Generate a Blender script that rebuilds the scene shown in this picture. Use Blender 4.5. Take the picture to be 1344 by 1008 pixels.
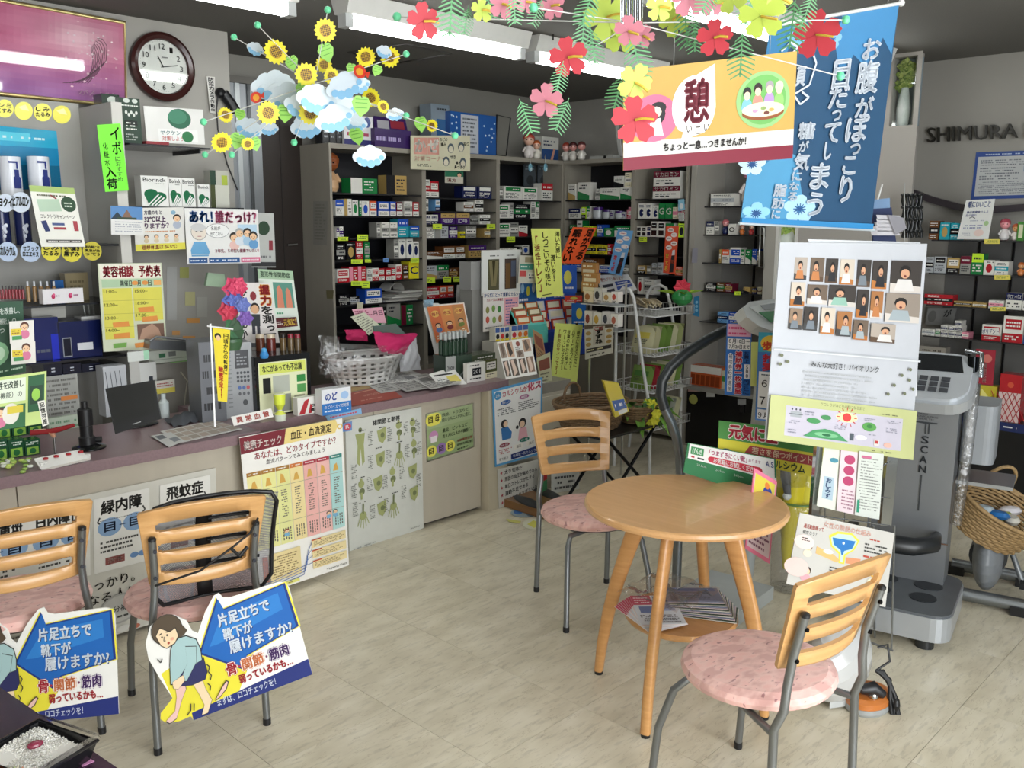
import bpy,math,random
from mathutils import Vector,Matrix
R=math.radians
for o in list(bpy.data.objects):bpy.data.objects.remove(o,do_unlink=True)
SC=bpy.context.scene
COL=SC.collection
# ---------------------------------------------------------------- camera (photo treated as 1344 x 1008)
F=1190.0;CAMZ=1.62;TH=R(10.22);AZ=R(46.1);RO=R(-.27)
_c,_s,_cr,_sr=math.cos(TH),math.sin(TH),math.cos(RO),math.sin(RO)
EYE=Vector((0,0,CAMZ))
def ray(px,py):
 a=(px-672)/F;b=-(py-504)/F
 dx=a*_cr+b*_sr;dy=-a*_sr+b*_cr
 y=_c+dy*_s;z=-_s+dy*_c
 return Vector((dx*math.cos(AZ)+y*math.sin(AZ),-dx*math.sin(AZ)+y*math.cos(AZ),z))
fw=ray(672,504);rt=(ray(673,504)-ray(672,504))*F;up=(ray(672,503)-ray(672,504))*F
cam=bpy.data.cameras.new('camera');camo=bpy.data.objects.new('camera',cam);COL.objects.link(camo)
cam.sensor_width=36;cam.lens=F/1344*36;cam.clip_start=.05
camo.matrix_world=Matrix(((rt.x,up.x,-fw.x,0),(rt.y,up.y,-fw.y,0),(rt.z,up.z,-fw.z,CAMZ),(0,0,0,1)))
SC.camera=camo
# ---------------------------------------------------------------- world, exposure, daylight from the shop front behind the camera
w=bpy.data.worlds.new('world');SC.world=w;w.use_nodes=True
w.node_tree.nodes['Background'].inputs[0].default_value=(.85,.93,1,1)
w.node_tree.nodes['Background'].inputs[1].default_value=.35
def area(name,loc,rot,sx,sy,p,col=(1,1,1)):
 l=bpy.data.lights.new(name,'AREA');l.shape='RECTANGLE';l.size=sx;l.size_y=sy;l.energy=p;l.color=col
 o=bpy.data.objects.new(name,l);o.location=loc;o.rotation_euler=rot;COL.objects.link(o)
area('shopfront_daylight',(.75,-1.75,1.3),(R(90),0,R(8)),3.2,2.2,185,(.93,.97,1))
SC.view_settings.view_transform='Standard';SC.view_settings.look='None'
SC.view_settings.exposure=0.2;SC.view_settings.gamma=1;SC.view_settings.use_curve_mapping=False
TUBE=12.0
# ---------------------------------------------------------------- pixel helpers: a pixel of the photo meets a real plane of the room
def PX(X):return lambda px,py:EYE+ray(px,py)*(X/ray(px,py).x)
def PY(Y):return lambda px,py:EYE+ray(px,py)*(Y/ray(px,py).y)
def PZ(z):return lambda px,py:EYE+ray(px,py)*((z-CAMZ)/ray(px,py).z)
def PD(d):return lambda px,py:EYE+ray(px,py)*d
def PV(px,py,d,rel=0,tilt=0):
 """upright plane at depth d under a pixel, turned rel degrees from facing the camera, leaning back tilt degrees"""
 p0=EYE+ray(px,py)*d;a=R(rel)-(math.pi/2-AZ)
 h=Vector((math.cos(a),math.sin(a),0));back=Vector((-math.sin(a),math.cos(a),0))
 u=Vector((0,0,1))*math.cos(R(tilt))+back*math.sin(R(tilt));n=h.cross(u)
 def f(x,y):
  r=ray(x,y);return EYE+r*((p0-EYE).dot(n)/r.dot(n))
 return f
# ---------------------------------------------------------------- colours and materials
PAL=dict(W='e4e2da',G='96958f',K='17171c',R='b4202c',O='dd5a30',Y='e6d92e',B='2450b4',N='1a2250',T='2a9fb0',E='1f7f42',
L='c6ee3a',P='e690a4',V='44246e',D='b99a5c',S='b4b8bc',M='6b1830',C='e9e2c4',A='6a4224',U='6fa8dc',H='d9488a')
NAME=dict(W='white',G='grey',K='black',R='red',O='orange',Y='yellow',B='blue',N='navy',T='teal',E='green',L='lime',P='pink',
V='purple',D='gold',S='silver',M='maroon',C='cream',A='brown',U='light blue',H='magenta')
def lin(c):
 c=PAL.get(c,c)
 if len(c)==3:c=''.join(q*2 for q in c)
 v=[int(c[i:i+2],16)/255 for i in(0,2,4)]
 return tuple(x/12.92 if x<=.04045 else((x+.055)/1.055)**2.4 for x in v)
MATS={}
def mat(kind):
 if kind in MATS:return MATS[kind]
 m=bpy.data.materials.new(kind);m.use_nodes=True;nt=m.node_tree;N=nt.nodes;L=nt.links
 b=N['Principled BSDF']
 def I(k,v):b.inputs[k].default_value=v
 at=N.new('ShaderNodeAttribute');at.attribute_name='Col'
 tc=N.new('ShaderNodeTexCoord')
 def noise(scale,detail=4,vec=None,stretch=None):
  n=N.new('ShaderNodeTexNoise');n.inputs['Scale'].default_value=scale;n.inputs['Detail'].default_value=detail
  src=vec or tc.outputs['Object']
  if stretch:
   mp=N.new('ShaderNodeMapping');mp.inputs['Scale'].default_value=stretch[:3]
   if len(stretch)>3:mp.inputs['Rotation'].default_value=(0,0,R(stretch[3]))
   L.new(src,mp.inputs[0]);src=mp.outputs[0]
  L.new(src,n.inputs['Vector']);return n.outputs['Fac']
 def ramp(fac,*st):
  r=N.new('ShaderNodeValToRGB');e=r.color_ramp.elements
  while len(e)<len(st):e.new(.5)
  for q,(p,c)in zip(e,st):q.position=p;q.color=(*c,1)
  L.new(fac,r.inputs[0]);return r.outputs[0]
 def mix(a,c,fac=1.,kind_='MULTIPLY'):
  x=N.new('ShaderNodeMix');x.data_type='RGBA';x.blend_type=kind_
  for s_,v in((x.inputs[6],a),(x.inputs[7],c)):
   if isinstance(v,tuple):s_.default_value=(*v,1)
   else:L.new(v,s_)
  if isinstance(fac,float):x.inputs[0].default_value=fac
  else:L.new(fac,x.inputs[0])
  return x.outputs[2]
 def bump(h,st,d=.002):
  q=N.new('ShaderNodeBump');q.inputs['Strength'].default_value=st;q.inputs['Distance'].default_value=d
  L.new(h,q.inputs['Height']);L.new(q.outputs[0],b.inputs['Normal'])
 base=b.inputs['Base Color']
 g=lambda v:(v,v,v)
 if kind=='paper':
  L.new(mix(at.outputs['Color'],ramp(noise(9),(.3,g(.93)),(.7,g(1)))),base);I('Roughness',.55)
 elif kind=='gloss':
  L.new(at.outputs['Color'],base);I('Roughness',.18);L.new(ramp(noise(30),(0,g(.14)),(1,g(.26))),b.inputs['Roughness'])
 elif kind=='plastic':
  L.new(mix(at.outputs['Color'],ramp(noise(20),(.3,g(.95)),(.7,g(1)))),base);I('Roughness',.38)
 elif kind=='metal':
  L.new(at.outputs['Color'],base);I('Metallic',.85);I('Roughness',.35);bump(noise(180),.1)
 elif kind=='chrome':
  L.new(at.outputs['Color'],base);I('Metallic',1.);I('Roughness',.12)
 elif kind=='silver':
  L.new(mix(at.outputs['Color'],ramp(noise(14),(.3,g(.96)),(.7,g(1)))),base);I('Metallic',.45);I('Roughness',.32)
 elif kind=='wood':
  f=noise(5,6,stretch=(1,1,14));f2=noise(60,3,stretch=(1,1,6))
  L.new(mix(mix(at.outputs['Color'],ramp(f,(.3,(.86,.80,.72)),(.7,g(1)))),ramp(f2,(.3,g(.94)),(.7,g(1)))),base)
  I('Roughness',.33);I('Coat Weight',.3);I('Coat Roughness',.2)
 elif kind=='woodtop':
  f=noise(4,6,stretch=(14,1,1,20));f2=noise(50,3,stretch=(6,1,1,20))
  L.new(mix(mix(at.outputs['Color'],ramp(f,(.3,(.90,.86,.80)),(.7,g(1)))),ramp(f2,(.3,g(.95)),(.7,g(1)))),base)
  I('Roughness',.3);I('Coat Weight',.3)
 elif kind=='fabric':
  f=noise(16,2,stretch=(1,1.8,1,35));f3=noise(34,2,stretch=(1,2.2,1,-40))
  c=mix(at.outputs['Color'],ramp(f,(.40,(.82,.72,.72)),(.52,g(1)),(.62,(1.0,.90,.90))))
  L.new(mix(c,ramp(f3,(.31,(.55,.45,.50)),(.36,g(1)))),base);I('Roughness',.85);I('Sheen Weight',.2);bump(noise(400),.25)
 elif kind=='floor':
  geo=N.new('ShaderNodeObjectInfo')
  co=tc.outputs['Object'];ad=N.new('ShaderNodeVectorMath');ad.operation='ADD';L.new(co,ad.inputs[0])
  sc=N.new('ShaderNodeVectorMath');sc.operation='SCALE';L.new(geo.outputs['Location'],sc.inputs[0]);sc.inputs['Scale'].default_value=3.7
  L.new(sc.outputs[0],ad.inputs[1]);vec=ad.outputs[0]
  f=noise(5,8,vec,(1,2.2,1));f2=noise(13,10,vec,(1,4.5,1,12));v=noise(9,12,vec,(1,4.5,1,14))
  c=ramp(f,(.28,lin('c8bea6')),(.52,lin('d8cfb8')),(.72,lin('e4dcc8')))
  c=mix(c,ramp(f2,(.36,g(.86)),(.46,g(1))))
  L.new(mix(c,ramp(v,(.432,g(1)),(.438,(.66,.61,.54)),(.446,g(1)))),base)
  I('Roughness',.3);L.new(ramp(f,(0,g(.24)),(1,g(.38))),b.inputs['Roughness']);bump(f2,.03)
 elif kind=='wall':
  L.new(mix(at.outputs['Color'],ramp(noise(2.5,6),(.3,g(.95)),(.7,g(1)))),base);I('Roughness',.8);bump(noise(250),.12)
 elif kind=='ceiling':
  L.new(mix(at.outputs['Color'],ramp(noise(160,2),(.3,g(.86)),(.6,g(1)))),base);I('Roughness',.95);bump(noise(160),.3,.004)
 elif kind=='laminate':
  L.new(mix(at.outputs['Color'],ramp(noise(120,2),(.35,g(.90)),(.6,g(1)))),base);I('Roughness',.32)
 elif kind=='panel':
  f=noise(3,6,stretch=(6,6,.6));L.new(mix(at.outputs['Color'],ramp(f,(.3,g(.93)),(.7,g(1)))),base);I('Roughness',.42)
 elif kind=='wicker':
  L.new(mix(at.outputs['Color'],ramp(noise(90,2),(.3,g(.6)),(.65,g(1)))),base);I('Roughness',.65)
 elif kind=='tube':
  I('Emission Color',(.97,1,.98,1));I('Emission Strength',TUBE);base.default_value=(1,1,1,1)
 elif kind=='mesh':
  ck=N.new('ShaderNodeTexChecker');ck.inputs['Scale'].default_value=330;L.new(tc.outputs['Object'],ck.inputs['Vector'])
  L.new(at.outputs['Color'],base);I('Roughness',.8)
  tr=N.new('ShaderNodeBsdfTransparent');ms=N.new('ShaderNodeMixShader');L.new(ck.outputs['Fac'],ms.inputs[0])
  L.new(tr.outputs[0],ms.inputs[1]);L.new(b.outputs[0],ms.inputs[2]);L.new(ms.outputs[0],N['Material Output'].inputs[0])
 elif kind in('glass','film'):
  tr=N.new('ShaderNodeBsdfTransparent');gl=N.new('ShaderNodeBsdfGlossy');ms=N.new('ShaderNodeMixShader');lw=N.new('ShaderNodeLayerWeight')
  lw.inputs['Blend'].default_value=.5
  tr.inputs[0].default_value=(.96,.98,.97,1)if kind=='glass' else(.93,.93,.93,1);gl.inputs['Roughness'].default_value=.03 if kind=='glass' else .2
  pw_=N.new('ShaderNodeMath');pw_.operation='POWER';pw_.inputs[1].default_value=5 if kind=='glass' else 3;L.new(lw.outputs['Facing'],pw_.inputs[0])
  ff=N.new('ShaderNodeMath');ff.operation='MULTIPLY_ADD';L.new(pw_.outputs[0],ff.inputs[0]);ff.inputs[1].default_value=.8;ff.inputs[2].default_value=.05 if kind=='glass' else .16
  if kind=='film':
   bp=N.new('ShaderNodeBump');bp.inputs['Strength'].default_value=1;bp.inputs['Distance'].default_value=.01;L.new(noise(40),bp.inputs['Height'])
   L.new(bp.outputs[0],gl.inputs['Normal']);L.new(bp.outputs[0],lw.inputs['Normal'])
  L.new(ff.outputs[0],ms.inputs[0]);L.new(tr.outputs[0],ms.inputs[1]);L.new(gl.outputs[0],ms.inputs[2]);L.new(ms.outputs[0],N['Material Output'].inputs[0])
 MATS[kind]=m;return m
# ---------------------------------------------------------------- geometry accumulator
class G:
 def __init__(s):s.v=[];s.f=[];s.c=[];s.s=[]
 def add(s,vs,fs,col,smooth=False):
  n=len(s.v);s.v+=[tuple(v)for v in vs];c=lin(col)if isinstance(col,str)else col
  for f in fs:s.f.append([n+i for i in f]);s.c.append(c);s.s.append(smooth)
  return s
 def box(s,c,d,col,rz=0,m=None):
  x,y,z=d[0]/2,d[1]/2,d[2]/2
  P=[Vector((i,j,k))for k in(-z,z)for j in(-y,y)for i in(-x,x)]
  M=Matrix.Translation(c)@(m if m else Matrix.Rotation(rz,4,'Z'));P=[M@p for p in P]
  return s.add(P,[(0,2,3,1),(4,5,7,6),(0,1,5,4),(2,6,7,3),(0,4,6,2),(1,3,7,5)],col)
 def bb(s,x0,x1,y0,y1,z0,z1,col):return s.box(((x0+x1)/2,(y0+y1)/2,(z0+z1)/2),(x1-x0,y1-y0,z1-z0),col)
 def tube(s,pts,r,col,n=8,closed=False,smooth=True,flat=1.):
  pts=[Vector(p)for p in pts];rings=[];prev=None;K=len(pts)
  for i,p in enumerate(pts):
   a=pts[i-1]if(i or closed)else p;b=pts[(i+1)%K]if(i<K-1 or closed)else p
   t=(b-a);t=t.normalized()if t.length>1e-9 else Vector((0,0,1))
   if prev is None:q=Vector((0,0,1))if abs(t.z)<.9 else Vector((1,0,0));n1=t.cross(q).normalized()
   else:
    n1=prev-t*prev.dot(t);n1=n1.normalized()if n1.length>1e-6 else t.orthogonal().normalized()
   prev=n1;n2=t.cross(n1);rr=r[i]if isinstance(r,(list,tuple))else r
   rings.append([p+n1*rr*math.cos(2*math.pi*k/n)+n2*rr*flat*math.sin(2*math.pi*k/n)for k in range(n)])
  V=[v for rg in rings for v in rg];Fs=[]
  for i in range(K if closed else K-1):
   j=(i+1)%K
   for k in range(n):Fs.append((i*n+k,i*n+(k+1)%n,j*n+(k+1)%n,j*n+k))
  s.add(V,Fs,col,smooth)
  if not closed:s.add(rings[0],[list(range(n))],col);s.add(rings[-1],[list(range(n))],col)
  return s
 def cyl(s,a,b,r,col,n=12,r2=None):return s.tube([a,b],[r,r if r2 is None else r2],col,n)
 def lathe(s,prof,c,col,n=16,sx=1,sy=1,m=None,cols=None,caps=True):
  V=[];K=len(prof)
  for r,z in prof:
   for k in range(n):
    a=2*math.pi*k/n;V.append(Vector((r*math.cos(a)*sx,r*math.sin(a)*sy,z)))
  M=Matrix.Translation(c)@(m or Matrix())
  V=[M@v for v in V]
  for i in range(K-1):
   s.add(V[i*n:(i+2)*n],[(k,(k+1)%n,n+(k+1)%n,n+k)for k in range(n)],cols[i]if cols else col,True)
  if not caps:return s
  if prof[0][0]>1e-4:s.add(V[:n],[list(range(n))],cols[0]if cols else col)
  if prof[-1][0]>1e-4:s.add(V[-n:],[list(range(n))],cols[-1]if cols else col)
  return s
 def ball(s,c,r,col,sc=(1,1,1),n=12,m=None):
  k=max(4,n//2)
  M=(m or Matrix())@Matrix.Diagonal((sc[0],sc[1],sc[2],1))
  return s.lathe([(max(1e-5,r*math.sin(math.pi*i/k)),-r*math.cos(math.pi*i/k))for i in range(k+1)],c,col,n,m=M)
 def prism(s,pts,off,col,smooth=False):
  """closed outline (3-D points) pushed along off"""
  pts=[Vector(p)for p in pts];off=Vector(off);n=len(pts)
  s.add(pts,[list(range(n))],col);s.add([p+off for p in pts],[list(range(n))],col)
  return s.add(pts+[p+off for p in pts],[(i,(i+1)%n,n+(i+1)%n,n+i)for i in range(n)],col,smooth)
 def sheet(s,fn,us,vs,skip,th,col,smooth=True):
  """curved board with openings: fn(u,v)->(point, normal); skip(i,j) leaves a cell out"""
  nu,nv=len(us),len(vs);A=[];B=[]
  for v in vs:
   for u in us:
    p,n=fn(u,v);p=Vector(p);n=Vector(n).normalized();A.append(p+n*th/2);B.append(p-n*th/2)
  ix=lambda i,j:j*nu+i;T=nu*nv;fs=[];es=[]
  ok=lambda i,j:0<=i<nu-1 and 0<=j<nv-1 and not skip(i,j)
  for j in range(nv-1):
   for i in range(nu-1):
    if not ok(i,j):continue
    a,b,c,d=ix(i,j),ix(i+1,j),ix(i+1,j+1),ix(i,j+1)
    fs+=[(a,b,c,d),(T+d,T+c,T+b,T+a)]
    for(x,y),(ii,jj)in(((a,b),(i,j-1)),((b,c),(i+1,j)),((c,d),(i,j+1)),((d,a),(i-1,j))):
     if not ok(ii,jj):es.append((x,T+x,T+y,y))
  n=len(s.v);s.add(A+B,fs,col,smooth);c=s.c[-1]
  for e in es:s.f.append([n+i for i in e]);s.c.append(c);s.s.append(False)
  return s
 def mesh(s,name,org):
  me=bpy.data.meshes.new(name)
  me.from_pydata([(v[0]-org[0],v[1]-org[1],v[2]-org[2])for v in s.v],[],s.f)
  a=me.color_attributes.new('Col','FLOAT_COLOR','CORNER');d=[]
  for f,c in zip(s.f,s.c):d+=[c[0],c[1],c[2],1.]*len(f)
  if len(d)==len(a.data)*4:a.data.foreach_set('color',d)
  me.polygons.foreach_set('use_smooth',s.s);me.update();return me
 def build(s,name,mt='paper',parent=None,label=None,cat=None,group=None,kind=None,org=None):
  if org is None:
   if parent is not None:org=(0,0,0)
   else:
    xs,ys,zs=zip(*s.v);org=((min(xs)+max(xs))/2,(min(ys)+max(ys))/2,min(zs))
  me=s.mesh(name,org);me.materials.append(mat(mt))
  o=bpy.data.objects.new(name,me);COL.objects.link(o);o.location=org
  if parent is not None:o.parent=parent;o.location=(0,0,0)if org==(0,0,0)else org
  return tag(o,label,cat,group,kind)
def tag(o,label=None,cat=None,group=None,kind=None):
 if label:o['label']=label
 if cat:o['category']=cat
 if group:o['group']=group
 if kind:o['kind']=kind
 return o
def empty(name,loc=(0,0,0),rz=0,label=None,cat=None,group=None,kind=None):
 o=bpy.data.objects.new(name,None);COL.objects.link(o);o.location=loc;o.rotation_euler=(0,0,rz);o.empty_display_size=.05
 return tag(o,label,cat,group,kind)
def kid(g,name,root,mt='paper',label=None,kind=None):
 """part given in world coordinates under a root that is only translated"""
 o=g.build(name,mt,root,label,kind=kind,org=(0,0,0));o.matrix_parent_inverse=Matrix.Translation(-Vector(root.location));return o
def copy_tree(o,parent=None):
 c=o.copy();COL.objects.link(c)
 if parent:c.parent=parent
 for ch in list(o.children):copy_tree(ch,c)
 return c
# ---------------------------------------------------------------- lettering
_GL={}
def glyph(t,bold=0.):
 k=t
 if k not in _GL:
  cu=bpy.data.curves.new('t','FONT');cu.body=t;cu.resolution_u=2
  o=bpy.data.objects.new('t',cu);COL.objects.link(o);dg=bpy.context.evaluated_depsgraph_get()
  e=o.evaluated_get(dg);me=e.to_mesh();vs=[(v.co.x,v.co.y)for v in me.vertices];fs=[tuple(p.vertices)for p in me.polygons]
  e.to_mesh_clear();bpy.data.objects.remove(o);bpy.data.curves.remove(cu)
  if vs:
   x0=min(v[0]for v in vs);x1=max(v[0]for v in vs);y0=min(v[1]for v in vs);y1=max(v[1]for v in vs)
  else:x0=y0=0;x1=y1=1
  _GL[k]=(vs,fs,x0,x1,y0,y1)
 return _GL[k]
RND=random.Random(7)
class CV:
 """flat print on a board: x 0..1 rightwards, y 0..1 downwards; every mark is a thin layer proud of the last one"""
 def __init__(s,g,q,n,step=.00008,base=.0004,par=None):
  s.g=g;s.q=[Vector(p)for p in q];s.n=Vector(n);s.st=[base]if par is None else par;s.step=step
 def P(s,x,y):
  a,b,c,d=s.q
  return(a*(1-x)+b*x)*(1-y)+(d*(1-x)+c*x)*y+s.n*s.st[0]
 def up(s):s.st[0]+=s.step
 def sub(s,a,b,c,d):
  t=s.st[0];s.st[0]=0;q=[s.P(*k)for k in(a,b,c,d)];s.st[0]=t
  return CV(s.g,q,s.n,s.step,0,s.st)
 def poly(s,pts,col):s.g.add([s.P(*p)for p in pts],[list(range(len(pts)))],col);s.up();return s
 def rect(s,x0,y0,x1,y1,col):return s.poly([(x0,y0),(x1,y0),(x1,y1),(x0,y1)],col)
 def ell(s,cx,cy,rx,ry,col,n=14,a0=0,a1=360):
  return s.poly([(cx+rx*math.cos(R(a0+(a1-a0)*k/(n if a1-a0==360 else n-1))),cy+ry*math.sin(R(a0+(a1-a0)*k/(n if a1-a0==360 else n-1))))for k in range(n)],col)
 def line(s,pts,w,col):
  A=s.P(0,0);ux=(s.P(1,0)-A).length;uy=(s.P(0,1)-A).length
  for(x0,y0),(x1,y1)in zip(pts,pts[1:]):
   dx,dy=(x1-x0)*ux,(y1-y0)*uy;l=math.hypot(dx,dy)or 1;ex,ey=-dy/l*w/2/ux*ux,dx/l*w/2
   s.g.add([s.P(x0+ex/ux,y0+ey/uy),s.P(x1+ex/ux,y1+ey/uy),s.P(x1-ex/ux,y1-ey/uy),s.P(x0-ex/ux,y0-ey/uy)],[(0,1,2,3)],col)
  s.up();return s
 def _offs(s,b,full):
  if b<=0:return((0,0),)
  k=8 if full else 4
  return tuple((b*math.cos(2*math.pi*i/k),b*math.sin(2*math.pi*i/k))for i in range(k))
 def _sz(s):
  t=s.st[0];s.st[0]=0;A=s.P(0,0);r=((s.P(1,0)-A).length,(s.P(0,1)-A).length);s.st[0]=t;return r
 def text(s,t,x0,y0,x1,y1,col,b=.0,out=None,ob=.05):
  """one line fitted into a box; b, ob: stroke widening and outline as a share of the letter height"""
  vs,fs,a0,a1,b0,b1=glyph(t)
  if not vs:return s
  ux,uy=s._sz();hh=abs(y1-y0)*uy
  for c_,bb,full in((out,b+ob,True),(col,b,False)):
   if c_ is None:continue
   for ox,oy in s._offs(bb*hh,full):
    s.g.add([s.P(x0+(x-a0)/(a1-a0)*(x1-x0)+ox/ux,y1-(y-b0)/(b1-b0)*(y1-y0)+oy/uy)for x,y in vs],fs,c_)
   s.up()
  return s
 def vtext(s,t,x0,y0,x1,y1,col,b=.0,out=None,ob=.05):
  n=len(t);h=(y1-y0)/n;ux,uy=s._sz();hh=abs(x1-x0)*ux
  for c_,bb,full in((out,b+ob,True),(col,b,False)):
   if c_ is None:continue
   for ox,oy in s._offs(bb*hh,full):
    ox/=ux;oy/=uy
    for i,ch in enumerate(t):
     if ch in ' 　':continue
     if ch in 'ー｜…':
      m_=(x0+x1)/2+ox;k_=(x1-x0)*.05
      for p0,p1 in(((.1,.9),)if ch!='…' else((.15,.25),(.45,.55),(.75,.85))):s.g.add([s.P(m_-k_,y0+h*(i+p0)),s.P(m_+k_,y0+h*(i+p0)),s.P(m_+k_,y0+h*(i+p1)),s.P(m_-k_,y0+h*(i+p1))],[(0,1,2,3)],c_)
      continue
     vs,fs,a0,a1,b0,b1=glyph(ch);w=x1-x0;sm=.62 if ch in 'っゃゅょッャュョ、。' else 1
     e=1. if(a1-a0)>.5 else max(.25,(a1-a0)/.8)
     eh=1. if(b1-b0)>.5 else max(.2,(b1-b0)/.8)
     cx=(x0+x1)/2+(w*.15 if sm<1 else 0)+ox;cy=y0+h*(i+.5)+oy
     s.g.add([s.P(cx+((x-a0)/(a1-a0)-.5)*w*.92*e*sm,cy-((y-b0)/(b1-b0)-.5)*h*.88*eh*sm)for x,y in vs],fs,c_)
   s.up()
  return s
 def rows(s,x0,y0,x1,y1,n,col,fill=.45,cw=None,rag=.3):
  """lines of print too small to read"""
  h=(y1-y0)/n;cw=cw or h*.8
  for i in range(n):
   x=x0;xe=x1-RND.random()*rag*(x1-x0)
   while x<xe:
    w_=cw*(.5+RND.random()*.8)
    if RND.random()<.84:s.g.add([s.P(x,y0+h*(i+.5-fill/2)),s.P(min(x+w_,x1),y0+h*(i+.5-fill/2)),s.P(min(x+w_,x1),y0+h*(i+.5+fill/2)),s.P(x,y0+h*(i+.5+fill/2))],[(0,1,2,3)],col)
    x+=w_+cw*.25
  s.up();return s
 def cols(s,x0,y0,x1,y1,n,col,fill=.5):
  w_=(x1-x0)/n
  for i in range(n):
   y=y0;ye=y1-RND.random()*.25*(y1-y0)
   while y<ye:
    h=w_*.7*(.6+RND.random()*.6);X=x0+w_*(i+.5-fill/2)
    s.g.add([s.P(X,y),s.P(X+w_*fill,y),s.P(X+w_*fill,min(y+h,y1)),s.P(X,min(y+h,y1))],[(0,1,2,3)],col);y+=h+w_*.2
  s.up();return s
 def face(s,cx,cy,r,hair,ar=1.,skin='f0c8a0',body=None):
  """small cartoon head; ar = board width / height"""
  ry=r*ar
  if body:s.ell(cx,cy+ry*2.0,r*1.25,ry*1.2,body,12)
  s.ell(cx,cy-ry*.15,r*1.15,ry*1.15,hair,12);s.ell(cx,cy+ry*.15,r*.9,ry*.88,skin,12)
  for d in(-.35,.35):s.ell(cx+d*r,cy+ry*.15,r*.1,ry*.12,'222222',6)
  s.ell(cx,cy+ry*.55,r*.22,ry*.1,'b04040',6);return s
def quad_normal(q):
 n=(q[1]-q[0]).cross(q[3]-q[0]).normalized()
 return n if n.dot(EYE-q[0])>0 else-n
def board(name,label,cat,pl,px,col='f4f2ec',draw=None,th=.003,group=None,parent=None,mt='paper',kind=None,edge=None):
 """flat sheet through four pixels (TL TR BR BL) of plane pl"""
 q=[Vector(pl(*p))if pl else Vector(p)for p in px];n=quad_normal(q);g=G()
 g.prism(q,-n*th,col)
 if draw:draw(CV(g,q,n))
 if parent is not None:return kid(g,name,parent,mt,label)
 return g.build(name,mt,None,label,cat,group,kind)
def rq(x0,y0,x1,y1):return[(x0,y0),(x1,y0),(x1,y1),(x0,y1)]
# ================================================================ THE SETTING
H=2.59;YB=5.15;YS=4.80;XS=5.565;XR=5.97;YCL=4.58
g=G();g.bb(-.9,6.1,-1.9,5.3,-.06,-.004,'6f6a5e');FL=g.build('floor','wall',kind='structure')
tile=None;px0=.458
g=G();hw=.458/2-.0008;g.box((0,0,-.002),(2*hw,2*hw,.0044),'c8c0ac');tme=g.mesh('tile',(0,0,0));tme.materials.append(mat('floor'))
for i in range(-6,9):
 for j in range(-9,7):
  x=2.205+.458*(i+.5);y=2.24+.458*(j+.5)
  if y>5.3 or x>6.1:continue
  o=bpy.data.objects.new('tile',tme);COL.objects.link(o);o.parent=FL;o.location=(x,y,0);o.matrix_parent_inverse=Matrix.Translation(-Vector(FL.location))
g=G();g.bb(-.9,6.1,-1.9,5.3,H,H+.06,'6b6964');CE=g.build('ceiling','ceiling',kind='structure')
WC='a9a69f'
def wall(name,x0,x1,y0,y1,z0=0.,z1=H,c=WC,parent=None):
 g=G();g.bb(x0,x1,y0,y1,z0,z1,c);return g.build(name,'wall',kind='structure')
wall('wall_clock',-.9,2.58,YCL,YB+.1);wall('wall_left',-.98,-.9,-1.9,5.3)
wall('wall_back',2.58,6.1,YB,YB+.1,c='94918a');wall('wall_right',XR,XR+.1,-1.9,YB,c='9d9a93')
g=G();pp=PX(XS)
a0,a1=pp(1170,120).y,pp(1201,120).y;zt,zb=pp(1172,76).z,pp(1168,166).z;yl,yr=pp(1005,300).y,pp(1209,100).y
wy0,wy1=pp(1048,300).y,pp(1019,300).y;wz0,wz1=.9,1.68
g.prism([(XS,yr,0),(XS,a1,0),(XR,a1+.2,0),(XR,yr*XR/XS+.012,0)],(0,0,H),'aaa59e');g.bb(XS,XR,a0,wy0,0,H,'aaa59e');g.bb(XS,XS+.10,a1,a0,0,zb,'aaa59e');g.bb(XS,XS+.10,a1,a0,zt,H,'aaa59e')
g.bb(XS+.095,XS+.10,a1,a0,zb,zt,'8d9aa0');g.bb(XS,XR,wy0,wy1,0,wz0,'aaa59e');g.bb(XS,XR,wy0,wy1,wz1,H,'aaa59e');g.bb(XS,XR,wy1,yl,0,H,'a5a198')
g.build('wall_pillar','wall',kind='structure')
g=G();g.bb(XS+.02,XS+.026,a1,a0,zb,zt,'cfd8da');g.build('window_1','glass',kind='structure')
g=G();g.bb(XS+.05,XS+.06,wy0,wy1,wz0,wz1,'e8efe6');g.bb(XS-.004,XS+.03,wy0,wy0+.02,wz0,wz1,'d8d6d0');g.bb(XS-.004,XS+.03,wy1-.02,wy1,wz0,wz1,'d8d6d0')
g.bb(XS-.004,XS+.03,wy0,wy1,wz1-.02,wz1,'d8d6d0');g.build('window_2','plastic',kind='structure')
yn0,yn1=yl,PX(XS)(908,400).y
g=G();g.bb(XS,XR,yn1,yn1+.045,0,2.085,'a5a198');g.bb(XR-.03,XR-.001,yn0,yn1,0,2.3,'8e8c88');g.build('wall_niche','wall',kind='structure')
g=G();g.bb(2.86,3.07,YB-.05,YB-.001,0,2.42,'8f9296');g.bb(2.90,2.93,YB-.06,YB-.05,0,2.42,'b5b8ba');g.bb(2.98,3.0,YB-.06,YB-.05,0,2.42,'5a5c5e');g.build('trim_1','metal',kind='structure')
g=G();g.bb(3.07,3.37,YB-.035,YB-.001,0,2.42,'281e19');g.bb(3.205,3.212,YB-.038,YB-.034,0,2.42,'1c1512');DR=g.build('door_1','panel',kind='structure')
g=G();g.tube([(3.22,YB-.06,1.46),(3.29,YB-.06,1.463)],.008,'c8c8c8');kid(g,'door_handle',DR,'chrome')
g=G();g.bb(2.60,3.40,YB-.07,YB-.001,2.42,2.46,'77746e');g.build('trim_2','wall',kind='structure')
g=G();pr=PX(XR-.02);pts=[(1150,222),(1193,246),(1225,258),(1262,268),(1300,271),(1344,268),(1400,262)]
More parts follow.
